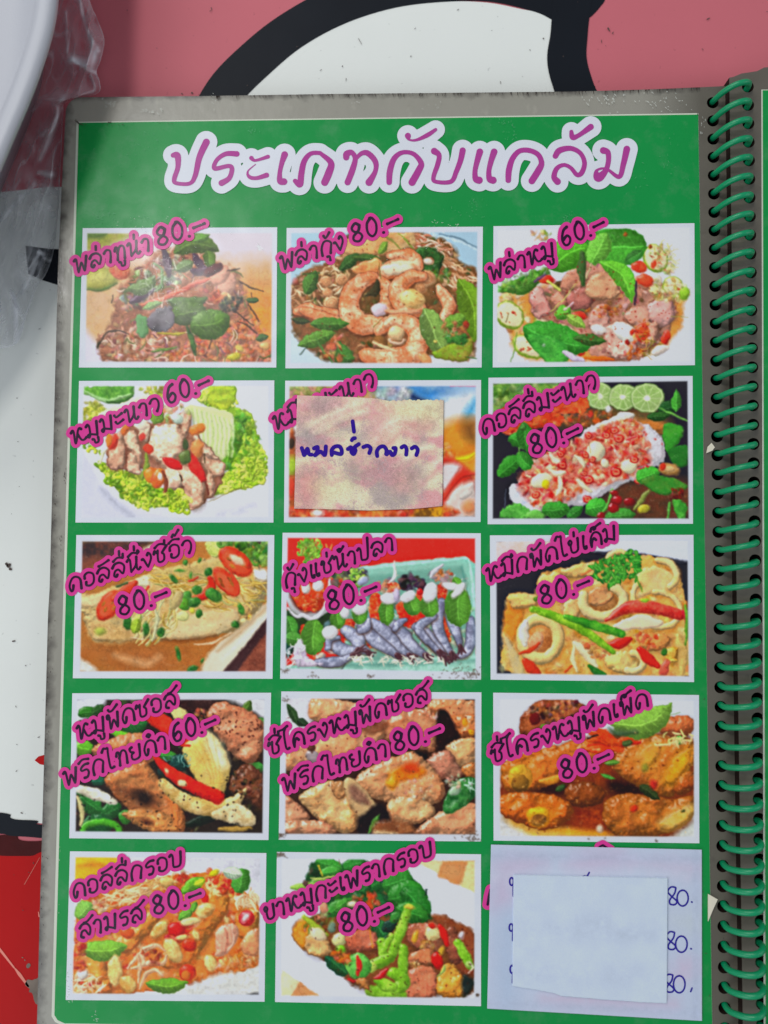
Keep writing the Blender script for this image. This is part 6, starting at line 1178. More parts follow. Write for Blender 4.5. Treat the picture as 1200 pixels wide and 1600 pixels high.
p.strands([(240, 280), (460, 240), (520, 280), (420, 350), (260, 350)], 60, [(236, 214, 170), (226, 190, 140), (206, 160, 110)], (40, 110), (3, 7), ang=-15, hl=.3); p.strands([(500, 210), (640, 190), (640, 260), (520, 270)], 34, [(232, 200, 140), (222, 170, 100)], (30, 70), (3, 7), hl=.3); p.strands([(830, 230), (930, 230), (920, 290), (840, 290)], 24, [(232, 206, 150)], (30, 60), (3, 6)); p.strands([(1000, 300), (1120, 300), (1120, 370), (1010, 350)], 24, [(236, 214, 176), (222, 180, 140)], (40, 90), (4, 8), hl=.4)
p.scat([(660, 190), (760, 190), (740, 230), (680, 230)], 14, [(190, 40, 34), (214, 70, 50)], (8, 20)); p.scat([(840, 170), (1000, 200), (1020, 300), (920, 290)], 50, [(206, 70, 34), (222, 110, 50), (190, 40, 30), (230, 160, 80)], (8, 24), hl=.5); p.scat([(600, 480), (740, 450), (720, 560), (620, 560)], 40, [(206, 40, 30), (190, 26, 24), (222, 80, 50)], (10, 26), hl=.7); p.ell(660, 500, 50, 40, 0, (200, 34, 28), hl=.5); p.ell(730, 590, 40, 36, 30, (206, 50, 30), (220, 80, 40), hl=.5); p.ell(1055, 435, 44, 46, 20, (200, 36, 44), hl=.6); p.ell(1050, 430, 16, 30, 30, (236, 200, 200), soft=8); p.ell(380, 520, 40, 34, 0, (214, 90, 40), hl=.4); p.ell(820, 320, 20, 30, 0, (200, 44, 34), hl=.4); p.ell(720, 745, 48, 50, 0, (206, 50, 26), (214, 80, 36), hl=.4); p.ell(710, 760, 24, 26, 0, (226, 120, 50))
p.leaf((100, 430), (170, 350), 50, (126, 176, 80)); p.leaf((690, 290), (810, 210), 40, (104, 166, 44), hl=.2); p.leaf((760, 250), (820, 220), 20, (176, 200, 50)); p.leaf((1010, 280), (1040, 160), 54, (80, 150, 60)); p.leaf((930, 170), (1030, 190), 36, (196, 220, 190)); p.leaf((670, 440), (750, 390), 30, (110, 166, 60)); p.leaf((750, 400), (770, 340), 20, (96, 150, 50)); p.leaf((120, 610), (375, 590), 62, (126, 178, 62), bend=.08); p.leaf((490, 800), (720, 800), 46, (104, 156, 44), bend=.1); p.ell(870, 180, 30, 18, -30, (206, 190, 40))
def nut(x, y, rx, ry, a, c=(232, 186, 110)): p.ell(x + 5, y + 9, rx, ry, a, (110, 50, 20), shade=0, soft=14, alpha=.6); p.ell(x, y, rx, ry, a, c, (240, 206, 140), hl=.5, shade=.5); p.line([(x - math.sin(math.radians(-a)) * 0 - rx * .4 * math.cos(math.radians(a)), y - rx * .4 * math.sin(math.radians(a))), (x + rx * .4 * math.cos(math.radians(a)), y + rx * .4 * math.sin(math.radians(a)))], 1.8, (200, 140, 70), shade=0, alpha=.5)
nut(308, 735, 88, 42, 88); nut(380, 810, 54, 44, 50, (222, 166, 84)); nut(635, 620, 80, 44, 62); nut(560, 500, 66, 34, -50, (222, 150, 70)); nut(850, 690, 50, 36, 80); nut(690, 545, 36, 14, -10); nut(765, 530, 30, 18, 70); nut(740, 455, 60, 20, -8, (236, 210, 160)); nut(820, 390, 56, 40, -30, (226, 160, 84)); nut(600, 230, 44, 28, 10)
p.poly([(880, 600), (880, 520), (930, 470), (1000, 480), (1000, 560), (940, 640), (880, 650)], (206, 140, 116), (222, 170, 140), hl=.5, r=40); p.line([(930, 490), (950, 560), (930, 640)], 4, (180, 110, 90), shade=0); p.line([(970, 480), (980, 560), (950, 620)], 4, (230, 190, 166), shade=0); p.poly([(1020, 600), (1060, 520), (1124, 500), (1124, 640), (1060, 650)], (214, 140, 100), (226, 160, 110), hl=.5, r=40)
for q in [[(380, 720), (450, 640), (540, 590), (590, 620)], [(430, 720), (500, 690), (580, 690), (600, 650)], [(450, 840), (480, 760), (540, 730), (580, 760)], [(400, 720), (470, 700), (460, 620), (520, 590)], [(440, 640), (450, 720), (440, 800)]]: p.line(q, 12, (222, 170, 130), (232, 196, 160), hl=.4)
p.scat([(470, 600), (560, 640), (560, 700), (480, 690)], 12, [(170, 80, 40), (150, 60, 30)], (10, 26)); p.scat([(880, 690), (1120, 640), (1120, 700), (940, 720)], 50, [(232, 180, 120), (214, 130, 70), (236, 206, 160), (196, 100, 50)], (6, 18)); p.scat([(75, 780), (200, 760), (230, 860), (80, 860)], 50, [(232, 206, 170), (214, 130, 70), (226, 170, 110), (190, 60, 40)], (8, 22)); p.strands([(75, 760), (240, 780), (220, 860), (80, 860)], 30, [(240, 226, 200), (230, 190, 150)], (30, 70), (2, 5)); p.ell(125, 750, 34, 30, 0, (238, 228, 220), soft=8); p.scat([(75, 560), (130, 580), (130, 720), (75, 740)], 26, [(190, 60, 40), (222, 120, 60), (160, 40, 34)], (10, 24), hl=.5); p.scat([(180, 340), (260, 330), (250, 400), (190, 400)], 16, [(226, 170, 130), (206, 100, 70), (240, 220, 196)], (8, 22))
p.line([(745, 795), (900, 740), (1120, 690)], 10, (170, 90, 40), shade=0, soft=20, alpha=.7)
put(p, 'printed photo of crispy fish with peanuts and mint', detail=0.7)

# ---- 14 pork leg with basil
S3 = 1200 / 340
p = Pic((415, 1305), S3, [(62, 92), (1188, 105), (1188, 943), (52, 920)], [(90, 130), (1152, 140), (1150, 898), (85, 885)], (208, 212, 226), 14, border=(197, 204, 219))
p.poly([(820, 135), (1160, 140), (1160, 320), (1000, 240)], (222, 206, 160), soft=6, shade=0, smooth=False); p.poly([(980, 140), (1160, 140), (1070, 280), (950, 225)], (206, 150, 100), (190, 130, 84), soft=8, shade=0, smooth=False); p.poly([(1120, 140), (1160, 145), (1160, 310), (1075, 280)], (226, 206, 150), soft=8, shade=0, smooth=False)
p.poly([(88, 740), (290, 886), (88, 886)], (222, 208, 170), soft=6, shade=0, smooth=False); p.poly([(190, 812), (290, 886), (140, 886)], (206, 146, 100), soft=6, shade=0, smooth=False); p.poly([(88, 760), (150, 800), (88, 860)], (230, 216, 180), soft=8, shade=0)
sc_ = [(150, 540), (190, 470), (400, 420), (900, 430), (1060, 480), (1152, 550), (1152, 800), (1090, 880), (560, 860), (340, 700), (200, 620)]
p.poly(sc_, (130, 78, 40), (96, 56, 34), soft=10, wob=10, bump=.8); p.poly([(150, 540), (190, 470), (250, 480), (240, 590), (200, 620)], (206, 130, 40), (220, 150, 60), soft=10, wob=5); p.poly([(920, 440), (1060, 480), (1152, 550), (1152, 760), (1060, 740), (980, 560)], (150, 84, 50), (120, 60, 36), soft=12, hl=.3)
bas = [(270, 140), (400, 170), (540, 140), (640, 240), (760, 200), (830, 260), (900, 400), (910, 470), (760, 460), (600, 420), (420, 420), (320, 440), (300, 340), (220, 270)]
p.poly(bas, (34, 84, 40), (26, 60, 34), soft=8, wob=12); p.scat(bas, 60, [(50, 110, 48), (36, 84, 40), (24, 50, 32), (110, 80, 46)], (14, 36))
for a, b, w_, c_ in [((280, 140), (420, 190), 44, (60, 140, 54)), ((430, 180), (545, 145), 44, (46, 120, 48)), ((300, 210), (410, 190), 30, (70, 150, 60)), ((560, 300), (640, 240), 50, (40, 110, 46)), ((660, 280), (800, 230), 70, (56, 132, 52)), ((700, 350), (860, 310), 80, (50, 124, 46)), ((760, 300), (900, 440), 70, (44, 116, 44)), ((720, 400), (900, 460), 60, (54, 128, 46)), ((600, 330), (640, 430), 50, (36, 100, 50)), ((330, 440), (480, 350), 44, (60, 130, 50)), ((380, 410), (460, 350), 30, (74, 146, 56)), ((600, 480), (660, 560), 44, (40, 104, 50)), ((650, 520), (720, 480), 34, (26, 56, 44)), ((240, 270), (350, 240), 24, (96, 150, 60)), ((520, 310), (570, 280), 30, (40, 96, 44)), ((700, 470), (740, 430), 30, (56, 120, 50)), ((650, 600), (690, 560), 30, (30, 70, 40))]: p.leaf(a, b, w_, c_, hl=.25)
p.line([(140, 290), (200, 285), (270, 270)], 20, (150, 190, 90), hl=.2); p.line([(290, 170), (310, 220)], 8, (226, 190, 60)); p.line([(400, 130), (405, 160)], 2, (100, 80, 60), shade=0); p.line([(250, 240), (340, 235), (380, 225)], 6, (190, 196, 110)); p.ell(220, 268, 16, 16, 0, (90, 70, 60)); p.line([(885, 300), (880, 330)], 10, (40, 60, 50)); p.line([(600, 250), (620, 230), (640, 260)], 8, (40, 50, 90))
p.scat([(480, 330), (600, 320), (600, 400), (480, 390)], 24, [(206, 50, 30), (222, 90, 40), (190, 110, 60)], (10, 26), hl=.4); p.scat([(210, 450), (360, 440), (350, 560), (240, 560)], 24, [(120, 140, 60), (206, 90, 50), (90, 110, 50), (220, 170, 110)], (10, 24)); p.ell(480, 378, 26, 18, 0, (236, 216, 176), hl=.4); p.ell(320, 400, 24, 30, 0, (214, 150, 120))
p.line([(210, 450), (270, 500), (340, 550)], 20, (160, 180, 60), hl=.3); p.chunk([(230, 560), (300, 520), (350, 600), (360, 650), (280, 670), (220, 620)], (222, 176, 120), (206, 150, 96), r=30); p.ell(290, 545, 46, 34, 30, (236, 214, 176), hl=.4); p.ell(405, 575, 42, 40, 0, (226, 216, 176), (206, 206, 130), hl=.4); p.ell(412, 632, 30, 24, 0, (120, 180, 40), hl=.4); p.ell(365, 510, 20, 30, 0, (110, 130, 110))
p.chunk([(440, 560), (480, 530), (600, 530), (610, 620), (480, 640), (440, 600)], (200, 116, 90), (176, 90, 64), r=36); p.line([(575, 520), (590, 620)], 4, (226, 140, 40), shade=0); p.chunk([(790, 500), (880, 480), (960, 500), (980, 640), (880, 640), (790, 590)], (176, 106, 76), (140, 76, 54), r=40); p.chunk([(800, 650), (920, 630), (920, 710), (800, 700)], (206, 130, 88), (186, 106, 70), r=30); p.chunk([(780, 760), (840, 720), (930, 740), (940, 890), (770, 893)], (200, 122, 88), (170, 92, 66), r=40)
p.chunk([(1000, 520), (1050, 510), (1080, 600), (1080, 700), (1010, 680)], (150, 84, 60), (120, 64, 46), r=36); p.chunk([(950, 880), (960, 760), (1010, 700), (1060, 740), (1110, 860), (1080, 893)], (226, 160, 70), (206, 130, 50), r=46)
for i in range(7): p.line([(785 + i * 24, 760), (780 + i * 25, 890)], 3, (222, 150, 116), shade=0, soft=7, alpha=.35)
g1, g2 = (120, 176, 44), (150, 196, 70)
for q, w_ in [([(790, 400), (740, 540), (690, 680)], 30), ([(760, 620), (760, 700), (745, 820)], 30), ([(640, 590), (650, 650)], 34), ([(690, 560), (650, 640)], 24), ([(580, 720), (630, 700), (680, 680)], 36), ([(580, 860), (660, 870), (750, 885)], 38), ([(700, 760), (760, 800), (720, 860)], 40), ([(620, 800), (660, 830), (700, 840)], 34), ([(1060, 590), (1100, 660), (1130, 720)], 28)]: p.line(q, w_, g1, g2, hl=.45, taper=.2, wob=3)
p.ell(795, 395, 26, 12, 10, (206, 176, 70)); p.ell(590, 730, 20, 30, 10, (176, 200, 90)); p.ell(1125, 715, 24, 16, 20, (160, 190, 100), hl=.3); p.leaf((450, 690), (560, 740), 56, (84, 160, 66), hl=.3); p.poly([(450, 680), (520, 650), (580, 700), (570, 770), (490, 790), (450, 740)], (76, 156, 60), (110, 180, 84), hl=.3, bump=.8); p.line([(505, 670), (515, 720), (510, 770)], 15, (206, 50, 40), hl=.4); p.leaf((330, 670), (440, 780), 34, (26, 84, 56)); p.leaf((360, 690), (450, 770), 30, (40, 96, 50)); p.scat([(380, 640), (470, 660), (450, 700), (390, 690)], 16, [(206, 90, 30), (220, 130, 50)], (10, 22)); p.chunk([(490, 800), (560, 790), (570, 850), (520, 840)], (190, 126, 70), (160, 96, 50), r=24)
p.ell(918, 543, 42, 42, 0, (222, 190, 120), (232, 206, 150), hl=.5); p.ell(825, 560, 18, 34, 20, (232, 170, 60), hl=.4); p.ell(945, 690, 32, 46, -15, (206, 34, 26), hl=.5); p.line([(960, 500), (985, 550), (1000, 600)], 22, (206, 40, 34), hl=.4); p.ell(920, 500, 20, 14, 0, (200, 50, 34)); p.line([(600, 790), (640, 770), (670, 740)], 16, (190, 40, 40), hl=.4); p.line([(460, 795), (490, 805)], 14, (190, 40, 40)); p.ell(970, 635, 14, 26, 20, (206, 160, 60)); p.scat([(860, 580), (930, 590), (900, 630), (850, 620)], 14, [(190, 140, 70), (150, 96, 50)], (8, 18)); p.scat([(800, 700), (860, 710), (850, 740), (810, 730)], 12, [(222, 190, 130), (200, 150, 90)], (6, 12)); p.line([(950, 780), (985, 740), (990, 720)], 10, (150, 170, 90)); p.ell(1080, 550, 16, 20, 0, (214, 206, 214), soft=8)
p.poly([(1090, 780), (1150, 800), (1140, 850), (1090, 890)], (36, 44, 40), soft=10, hl=.2, bump=1); p.line([(1130, 700), (1145, 730), (1120, 760)], 3, (226, 220, 210), shade=0); p.speck(sc_, 80, (60, 26, 20), (2, 6), .7)
p.line([(1166, 640), (1163, 935)], 1.8, (110, 70, 70), shade=0, alpha=.8)
o = p.build('dish_photo', M_photo, MENU, Z1, detail=0.8, edge_noise=[(78, 110, 14, 30), (1168, 880, 4, 20)]); o['label'] = 'printed photo of pork leg with basil on a white plate'
# ------------------------------------------------------------------ captions
ZC = ZP + .0005
H_, D_ = 7.0, 7.8
caption((110, 340), S, [('พล่าทูน่า', (30, 312), (470, 180), 75, H_), ('80.-', (492, 168), (785, 72), 105, D_)], ZC)
caption((430, 330), S, [('พล่ากุ้ง', (40, 330), (408, 205), 75, H_), ('80.-', (438, 186), (722, 85), 108, D_)], ZC)
caption((760, 330), S, [('พล่าหมู', (28, 390), (402, 248), 75, H_), ('60.-', (432, 206), (690, 100), 105, D_)], ZC)
caption((100, 580), S, [('หมูมะนาว', (52, 415), (565, 212), 75, H_), ('60.-', (588, 190), (845, 92), 105, D_)], ZC)
caption((425, 575), S, [('หมึกมะนาว', (22, 352), (602, 92), 78, H_)], ZC)
caption((755, 575), S, [('ดอล์ลี่มะนาว', (2, 382), (665, 102), 80, H_), ('80.-', (278, 500), (565, 385), 115, D_)], ZC)
caption((100, 820), S, [('ดอล์ลี่นึ่งซีอิ๊ว', (32, 382), (748, 148), 75, H_), ('80.-', (312, 523), (605, 425), 110, D_)], ZC)
caption((430, 820), S, [('กุ้งแช่น้ำปลา', (62, 358), (692, 133), 75, H_), ('80.-', (302, 495), (598, 395), 115, D_)], ZC)
caption((755, 815), S, [('หมึกผัดไข่เค็ม', (28, 342), (772, 93), 76, H_), ('80.-', (328, 480), (625, 378), 110, D_)], ZC)
caption((95, 1070), S, [('หมูผัดซอส', (102, 312), (678, 108), 78, H_), ('พริกไทยดำ', (28, 572), (622, 353), 78, H_), ('60.-', (638, 332), (900, 238), 105, D_)], ZC)
caption((420, 1065), S2, [('ซี่โครงหมูผัดซอส', (8, 414), (912, 97), 75, H_), ('พริกไทยดำ', (88, 614), (682, 408), 75, H_), ('80.-', (703, 397), (980, 303), 108, D_)], ZC)
caption((760, 1065), S2, [('ซี่โครงหมูผัดเผ็ด', (38, 457), (922, 128), 75, H_), ('80.-', (424, 554), (710, 448), 110, D_)], ZC)
caption((95, 1315), S, [('ดอล์ลี่กรอบ', (73, 324), (708, 128), 78, H_), ('สามรส', (112, 550), (487, 440), 80, H_), ('80.-', (524, 422), (815, 334), 108, D_)], ZC)
caption((415, 1305), S3, [('ขาหมูกะเพรากรอบ', (6, 472), (938, 104), 75, H_), ('80.-', (424, 545), (705, 438), 110, D_)], ZC)
# the caption whose ends peep out from under the price paper
st = [np.array(s, float) for s in ([(66, 340, 6), (72, 300, 6), (80, 270, 6)], [(590, 70, 5), (606, 62, 5), (640, 84, 5)], [(120, 330, 6), (300, 250, 6), (560, 120, 6)])]
f = Field(st, 2.0, 26); cap = f.mesh(19, 'caption', M_pink, MENU, ZC, 740, 1300, 3.0)
for q in st[:2]:
    f = Field([q], 1.5, 4); f.mesh(0, 'lettering', M_dark, cap, ZC + .00008, 740, 1300, 3.0)

# ------------------------------------------------------------------ scuffs, painted glare strokes and grime on the film
M_scuff_glare = print_mat('scuff_and_glare_film', (196, 204, 202), var=.1, coat=.1)
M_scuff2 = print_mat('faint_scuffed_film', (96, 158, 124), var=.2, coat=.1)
def see_through(m, f):
    nt = m.node_tree; o_ = nt.nodes['Material Output']; t_ = nd(nt, 'ShaderNodeBsdfTransparent'); x_ = nd(nt, 'ShaderNodeMixShader'); x_.inputs[0].default_value = f
    nt.links.new(t_.outputs[0], x_.inputs[1]); nt.links.new(nt.nodes['Principled BSDF'].outputs[0], x_.inputs[2]); nt.links.new(x_.outputs[0], o_.inputs[0])
see_through(M_scuff_glare, .5); see_through(M_scuff2, .5)
M_dirt = print_mat('grime_on_film', (66, 60, 57), var=.3, coat=.1)
rs = np.random.RandomState(77)
def marks(name, items, mat, z):
    V = []; Fq = []
    for s in items:
        f = Field([s], max(.45, s[:, 2].max() * .6), 2); v, fc = marching(f.xs, f.ys, f.D, lambda x, y: P(x, y, z))
        Fq += [tuple(i + len(V) for i in q) for q in fc]; V += list(v)
    tag(mesh_obj(name, V, Fq, mat, MENU), kind='stuff')
def cluster(x, y, rx, ry, n, L, w, ang=None, sp=.5):
    out = []
    for _ in range(n):
        cx, cy = x + rs.normal(0, rx), y + rs.normal(0, ry); a = rs.uniform(0, math.pi) if ang is None else math.radians(ang) + rs.normal(0, sp); l = rs.uniform(.25, 1) * min(L, 2.4)
        out.append(np.array([(cx - math.cos(a) * l, cy - math.sin(a) * l, w * .35), (cx, cy + rs.normal(0, .6), w * rs.uniform(.5, 1.0)), (cx + math.cos(a) * l, cy + math.sin(a) * l, w * .3)]))
    return out
it = cluster(172, 163, 6, 4, 16, 4, .7) + cluster(238, 174, 9, 2, 12, 6, 1.0, 0) + cluster(332, 158, 4, 8, 7, 6, .6, 70) + cluster(560, 160, 6, 1, 5, 5, .6, 0) + cluster(955, 158, 10, 9, 26, 6, 1.0, 60) + cluster(915, 157, 5, 6, 7, 6, .8, 60) + cluster(1032, 155, 18, 9, 26, 9, .8, 40) + cluster(1060, 172, 16, 2, 8, 8, .5, 5) + cluster(1097, 196, 4, 8, 9, 4, .7) + cluster(680, 163, 8, 4, 6, 4, .5)
it += cluster(104, 700, 1.5, 90, 16, 9, .45, 90, .1) + cluster(92, 1330, 1, 60, 8, 12, .5, 90, .1) + cluster(96, 480, 2, 60, 12, 8, .5, 90, .2) + cluster(1152, 420, 1.6, 120, 14, 14, .35, 90, .05) + cluster(1166, 900, 1.6, 200, 14, 16, .35, 90, .05)
it += cluster(262, 356, 34, 10, 46, 4, .5) + cluster(236, 400, 20, 26, 40, 7, .45, 70) + cluster(262, 446, 22, 30, 50, 8, .45, 60) + cluster(300, 420, 22, 24, 30, 6, .4, 30) + cluster(250, 500, 16, 18, 18, 6, .4, 60) + cluster(690, 358, 18, 7, 22, 3.5, .5) + cluster(672, 380, 14, 8, 12, 3.5, .4) + cluster(560, 430, 50, 40, 14, 2.5, .4) + cluster(404, 387, 3, 3, 6, 2, .5) + cluster(330, 470, 40, 40, 14, 3, .35)  # pale strokes here paint glare over the first dish picture, among real scuffs
it += cluster(107, 1540, 3, 14, 14, 5, .6, 60) + cluster(150, 1592, 6, 4, 8, 5, .7, 30) + cluster(112, 1520, 4, 8, 8, 4, .6, 80)  # lower left corner: painted glare strokes and scuffs
marks('scuff_and_glare_marks', it, M_scuff_glare, ZP + .0007)
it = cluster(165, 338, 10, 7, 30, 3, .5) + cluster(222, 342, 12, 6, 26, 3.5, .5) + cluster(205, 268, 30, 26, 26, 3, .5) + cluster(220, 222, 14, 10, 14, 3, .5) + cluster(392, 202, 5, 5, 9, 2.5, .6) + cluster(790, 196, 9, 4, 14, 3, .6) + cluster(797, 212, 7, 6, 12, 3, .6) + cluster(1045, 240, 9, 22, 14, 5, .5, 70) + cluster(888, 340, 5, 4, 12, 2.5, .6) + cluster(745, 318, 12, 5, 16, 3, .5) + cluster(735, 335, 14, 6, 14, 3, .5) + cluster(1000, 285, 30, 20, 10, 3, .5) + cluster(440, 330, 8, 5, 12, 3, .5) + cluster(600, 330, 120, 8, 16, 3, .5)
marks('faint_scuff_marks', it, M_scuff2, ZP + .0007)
it = []
for _ in range(170):
    x = rs.uniform(330, 1105); y0 = np.interp(x, [320, 500, 700, 900, 1020, 1112], [150, 147, 145, 143, 139.5, 135.5]); l = rs.uniform(.6, 5)
    it.append(np.array([(x, y0 + .6, rs.uniform(.3, .9)), (x + rs.normal(0, .5), y0 + .6 + l, .25)]))
for _ in range(90):
    y = rs.uniform(420, 1600); x0 = np.interp(y, [150, 300, 420, 650, 920, 960, 1200, 1430, 1590], [104, 96, 90.5, 84.5, 77.5, 75, 68.5, 62, 58]); x = x0 + 1 + abs(rs.normal(0, 4)); l = rs.uniform(.4, 3)
    it.append(np.array([(x, y, rs.uniform(.3, .8)), (x + rs.normal(0, .5), y + l, .3)]))
it += cluster(101, 745, .8, 9, 9, 4, .7, 90, .2) + cluster(96, 848, .9, 8, 9, 3, .6, 90, .4) + cluster(171, 191, 2, 1, 4, 1.5, .9) + cluster(131, 194, 2, .8, 4, 1.5, .8) + cluster(180, 194, 10, .5, 6, 3, .5, 0, .1) + cluster(240, 192, 20, .4, 6, 3, .4, 0, .1)
it.append(np.array([(117, 188, .5), (123, 193, 1.0)])); it.append(np.array([(118, 186, .3), (126, 195, .4)]))
for (x, y) in [(1100, 1093), (1098, 1393), (1103, 1490), (1109, 1556), (1131, 1466), (1090, 178), (700, 420)]: it += cluster(x, y, .6, .8, 2, 1, .7)
marks('grime_marks', it, M_dirt, ZP + .00065)

# ------------------------------------------------------------------ paper stuck over the menu
M_note = attr_mat('masking_paper', film=False, rough=.75)
M_list = attr_mat('translucent_white_paper', film=False, rough=.5)
M_ink = print_mat('blue_marker_ink', (46, 24, 136), coat=.1)
M_pen = print_mat('blue_pen_ink', (46, 40, 140), coat=.1)

def sheet_edges(o, t):
    """give a painted paper its thickness: drop a rim from its outline"""
    bm = bmesh.new(); bm.from_mesh(o.data)
    r = bmesh.ops.extrude_edge_only(bm, edges=[e for e in bm.edges if e.is_boundary])
    for v_ in [g for g in r['geom'] if isinstance(g, bmesh.types.BMVert)]: v_.co.z -= t
    bm.to_mesh(o.data); bm.free()

ZN = ZP + .0008
p = Pic((425, 575), S, [(143, 155), (976, 192), (968, 784), (126, 799)], None, (216, 204, 178), 21)
# ragged upper right edge and bowed lower edge
u = np.linspace(0, 1, p.W)[None, :]; v = np.linspace(0, 1, p.H)[:, None]
topd = np.interp(u[0], [0, .35, .55, .62, .70, .78, .9, 1.0], [0, -4, -2, 8, 4, -2, -8, -10]); rag = np.where(u[0] > .62, vnoise(u[0] * 800, u[0] * 0, 9, 3) * 6, 0)
botd = np.interp(u[0], [0, .2, .5, .8, 1.0], [0, 6, 18, 14, 0])
p.Y = p.Y + (1 - v) * (topd + rag)[None, :] + v * botd[None, :]
def fbm(X, Y, sc, q):
    o_ = 0; am = .5
    for i in range(4):
        an = .7 + i * 1.1; o_ = o_ + am * vnoise(X * math.cos(an) - Y * math.sin(an), X * math.sin(an) + Y * math.cos(an), sc, q + i); sc *= .53; am *= .6
    return o_
sa = .5 + .9 * fbm(p.X * .6 + p.Y * .55, p.Y * 1.1 - p.X * .5, 130, 4); sb = .5 + .9 * fbm(p.X, p.Y, 110, 6); gr = .5 * p.rs.normal(0, 1, p.X.shape); gr = gr * .6 + .2 * (np.roll(gr, 1, 1) + np.roll(gr, -1, 1) + np.roll(gr, 1, 0)) + .5 * fbm(p.X, p.Y, 16, 2)
def mixc(c, w_): p.C = p.C * (1 - w_[..., None]) + np.array(c, float) * w_[..., None]
mixc((206, 146, 154), np.clip(sa * 2.6 - .95 + gr * .6, 0, .9))
mixc((156, 144, 148), np.clip(sb * 2.2 - .95 + gr * .9, 0, .72))
def blot(pts, c, a, soft=60):
    p.poly(pts, c, soft=soft, shade=0, tex=.15, alpha=a, wob=20)
blot([(150, 165), (400, 160), (380, 250), (150, 320)], (206, 150, 154), .6); blot([(640, 190), (960, 200), (960, 320), (800, 330), (660, 260)], (222, 210, 170), .8)
for q in [[(200, 330), (360, 250), (520, 180)], [(590, 400), (680, 300), (800, 290)], [(640, 400), (720, 330), (800, 370)], [(240, 360), (420, 270), (540, 240)], [(820, 640), (900, 560), (960, 520)], [(700, 560), (820, 470), (900, 440)]]: p.line(q, 13, (230, 218, 192), shade=0, soft=20, alpha=.8, taper=.3, wob=8); p.line(np.array(q, float) + [24, 32], 10, (200, 130, 138), shade=0, soft=20, alpha=.6, taper=.3, wob=8)
blot([(140, 600), (250, 590), (270, 740), (150, 780)], (206, 130, 130), .6); blot([(440, 560), (560, 560), (560, 640), (450, 640)], (130, 124, 126), .6); blot([(640, 560), (860, 560), (800, 740), (640, 720)], (146, 130, 138), .65); blot([(560, 230), (660, 260), (640, 420), (560, 400)], (206, 146, 150), .6); blot([(760, 320), (900, 330), (820, 390)], (200, 130, 138), .6); blot([(440, 470), (540, 470), (530, 570), (470, 560)], (200, 146, 150), .6); blot([(700, 600), (800, 600), (780, 690), (700, 680)], (222, 160, 150), .5); blot([(260, 650), (420, 640), (400, 720), (270, 730)], (204, 200, 160), .6)
for x, y, rx, ry in [(300, 380, 28, 40), (380, 370, 26, 46), (200, 370, 34, 40), (180, 420, 40, 24), (240, 220, 40, 30), (300, 190, 26, 36), (620, 760, 60, 24), (740, 755, 40, 26)]: p.ell(x, y, rx, ry, 0, (150, 140, 144), shade=0, soft=30, alpha=.5, wob=14)
p.C = p.C * (1 + .09 * gr + .035 * p.rs.normal(0, 1, gr.shape))[..., None]
NOTE = p.build('masking_note', M_note, None, ZN, blur=0, grain=4, detail=0); sheet_edges(NOTE, .0004)
tag(NOTE, 'yellowish translucent paper note with thick blue Thai handwriting stuck over a dish photo', 'paper note')
st = thick([[(x, y, 12.0) for x, y in s] for s in ([(64, 350), (72, 374), (80, 392), (98, 354), (108, 386), (124, 390)], [(138, 352), (160, 344), (156, 376), (144, 394), (178, 372), (204, 392), (210, 340)], [(246, 392), (246, 362), (264, 342), (292, 340), (306, 362), (302, 386), (262, 378)],
    [(373, 188), (377, 220), (381, 250)], [(368, 302), (376, 292), (386, 290)], [(344, 356), (362, 346), (366, 376), (380, 386), (390, 364), (384, 346), (410, 326)], [(438, 344), (464, 336), (482, 352), (474, 380)],
    [(522, 398), (520, 370), (536, 346), (562, 340), (578, 362), (576, 386)], [(580, 388), (600, 372), (612, 392), (628, 384), (634, 352), (620, 350)], [(670, 346), (688, 338), (700, 356), (698, 390)], [(732, 352), (752, 342), (768, 360), (760, 392)])])
f = Field(st, 2.2, 6); f.mesh(0, 'handwriting', M_ink, NOTE, ZN + .0001, 455, 610, 952 / 245)

p = Pic((740, 1300), 3.0, [(82, 60), (1070, 84), (1071, 886), (64, 828)], None, (176, 188, 213), 22, step=3.0)
def soft(pts, c, a, s_=50): p.poly(pts, c, soft=s_, shade=0, tex=.02, alpha=a, wob=16)
soft([(110, 130), (330, 130), (300, 190), (190, 240), (180, 340), (90, 350)], (180, 168, 198), .7); soft([(430, 160), (540, 90), (680, 80), (720, 150), (560, 200)], (182, 170, 200), .7); soft([(740, 140), (1030, 150), (1030, 200), (940, 190)], (184, 172, 200), .7); soft([(120, 420), (190, 400), (200, 800), (110, 790)], (162, 180, 208), .8); soft([(380, 765), (900, 790), (880, 820), (400, 800)], (186, 166, 192), .7); soft([(960, 600), (1040, 610), (1020, 680), (940, 680)], (186, 172, 200), .7); soft([(920, 380), (1060, 380), (1060, 470), (940, 450)], (178, 190, 202), .6); soft([(140, 190), (900, 190), (900, 210), (140, 220)], (190, 200, 220), .5)
for a_, b_ in (((84, 108), (1066, 130)), ((1040, 100), (1040, 870)), ((80, 800), (1066, 850))): p.line([a_, b_], 14, (166, 178, 206), shade=0, soft=24, alpha=.6)
ZL = ZP + .0008
LIST = p.build('price_paper', M_list, None, ZL, grain=1.5, detail=0); sheet_edges(LIST, .0003)
tag(LIST, 'pale bluish-white paper with blue pen prices stuck over the lower right corner', 'paper')
pen = 3.9
def el(x, y, rx, ry, a0=-100, n=13): return [(x + rx * math.cos(math.radians(a0 + i * 370 / (n - 1))), y + ry * math.sin(math.radians(a0 + i * 370 / (n - 1)))) for i in range(n)]
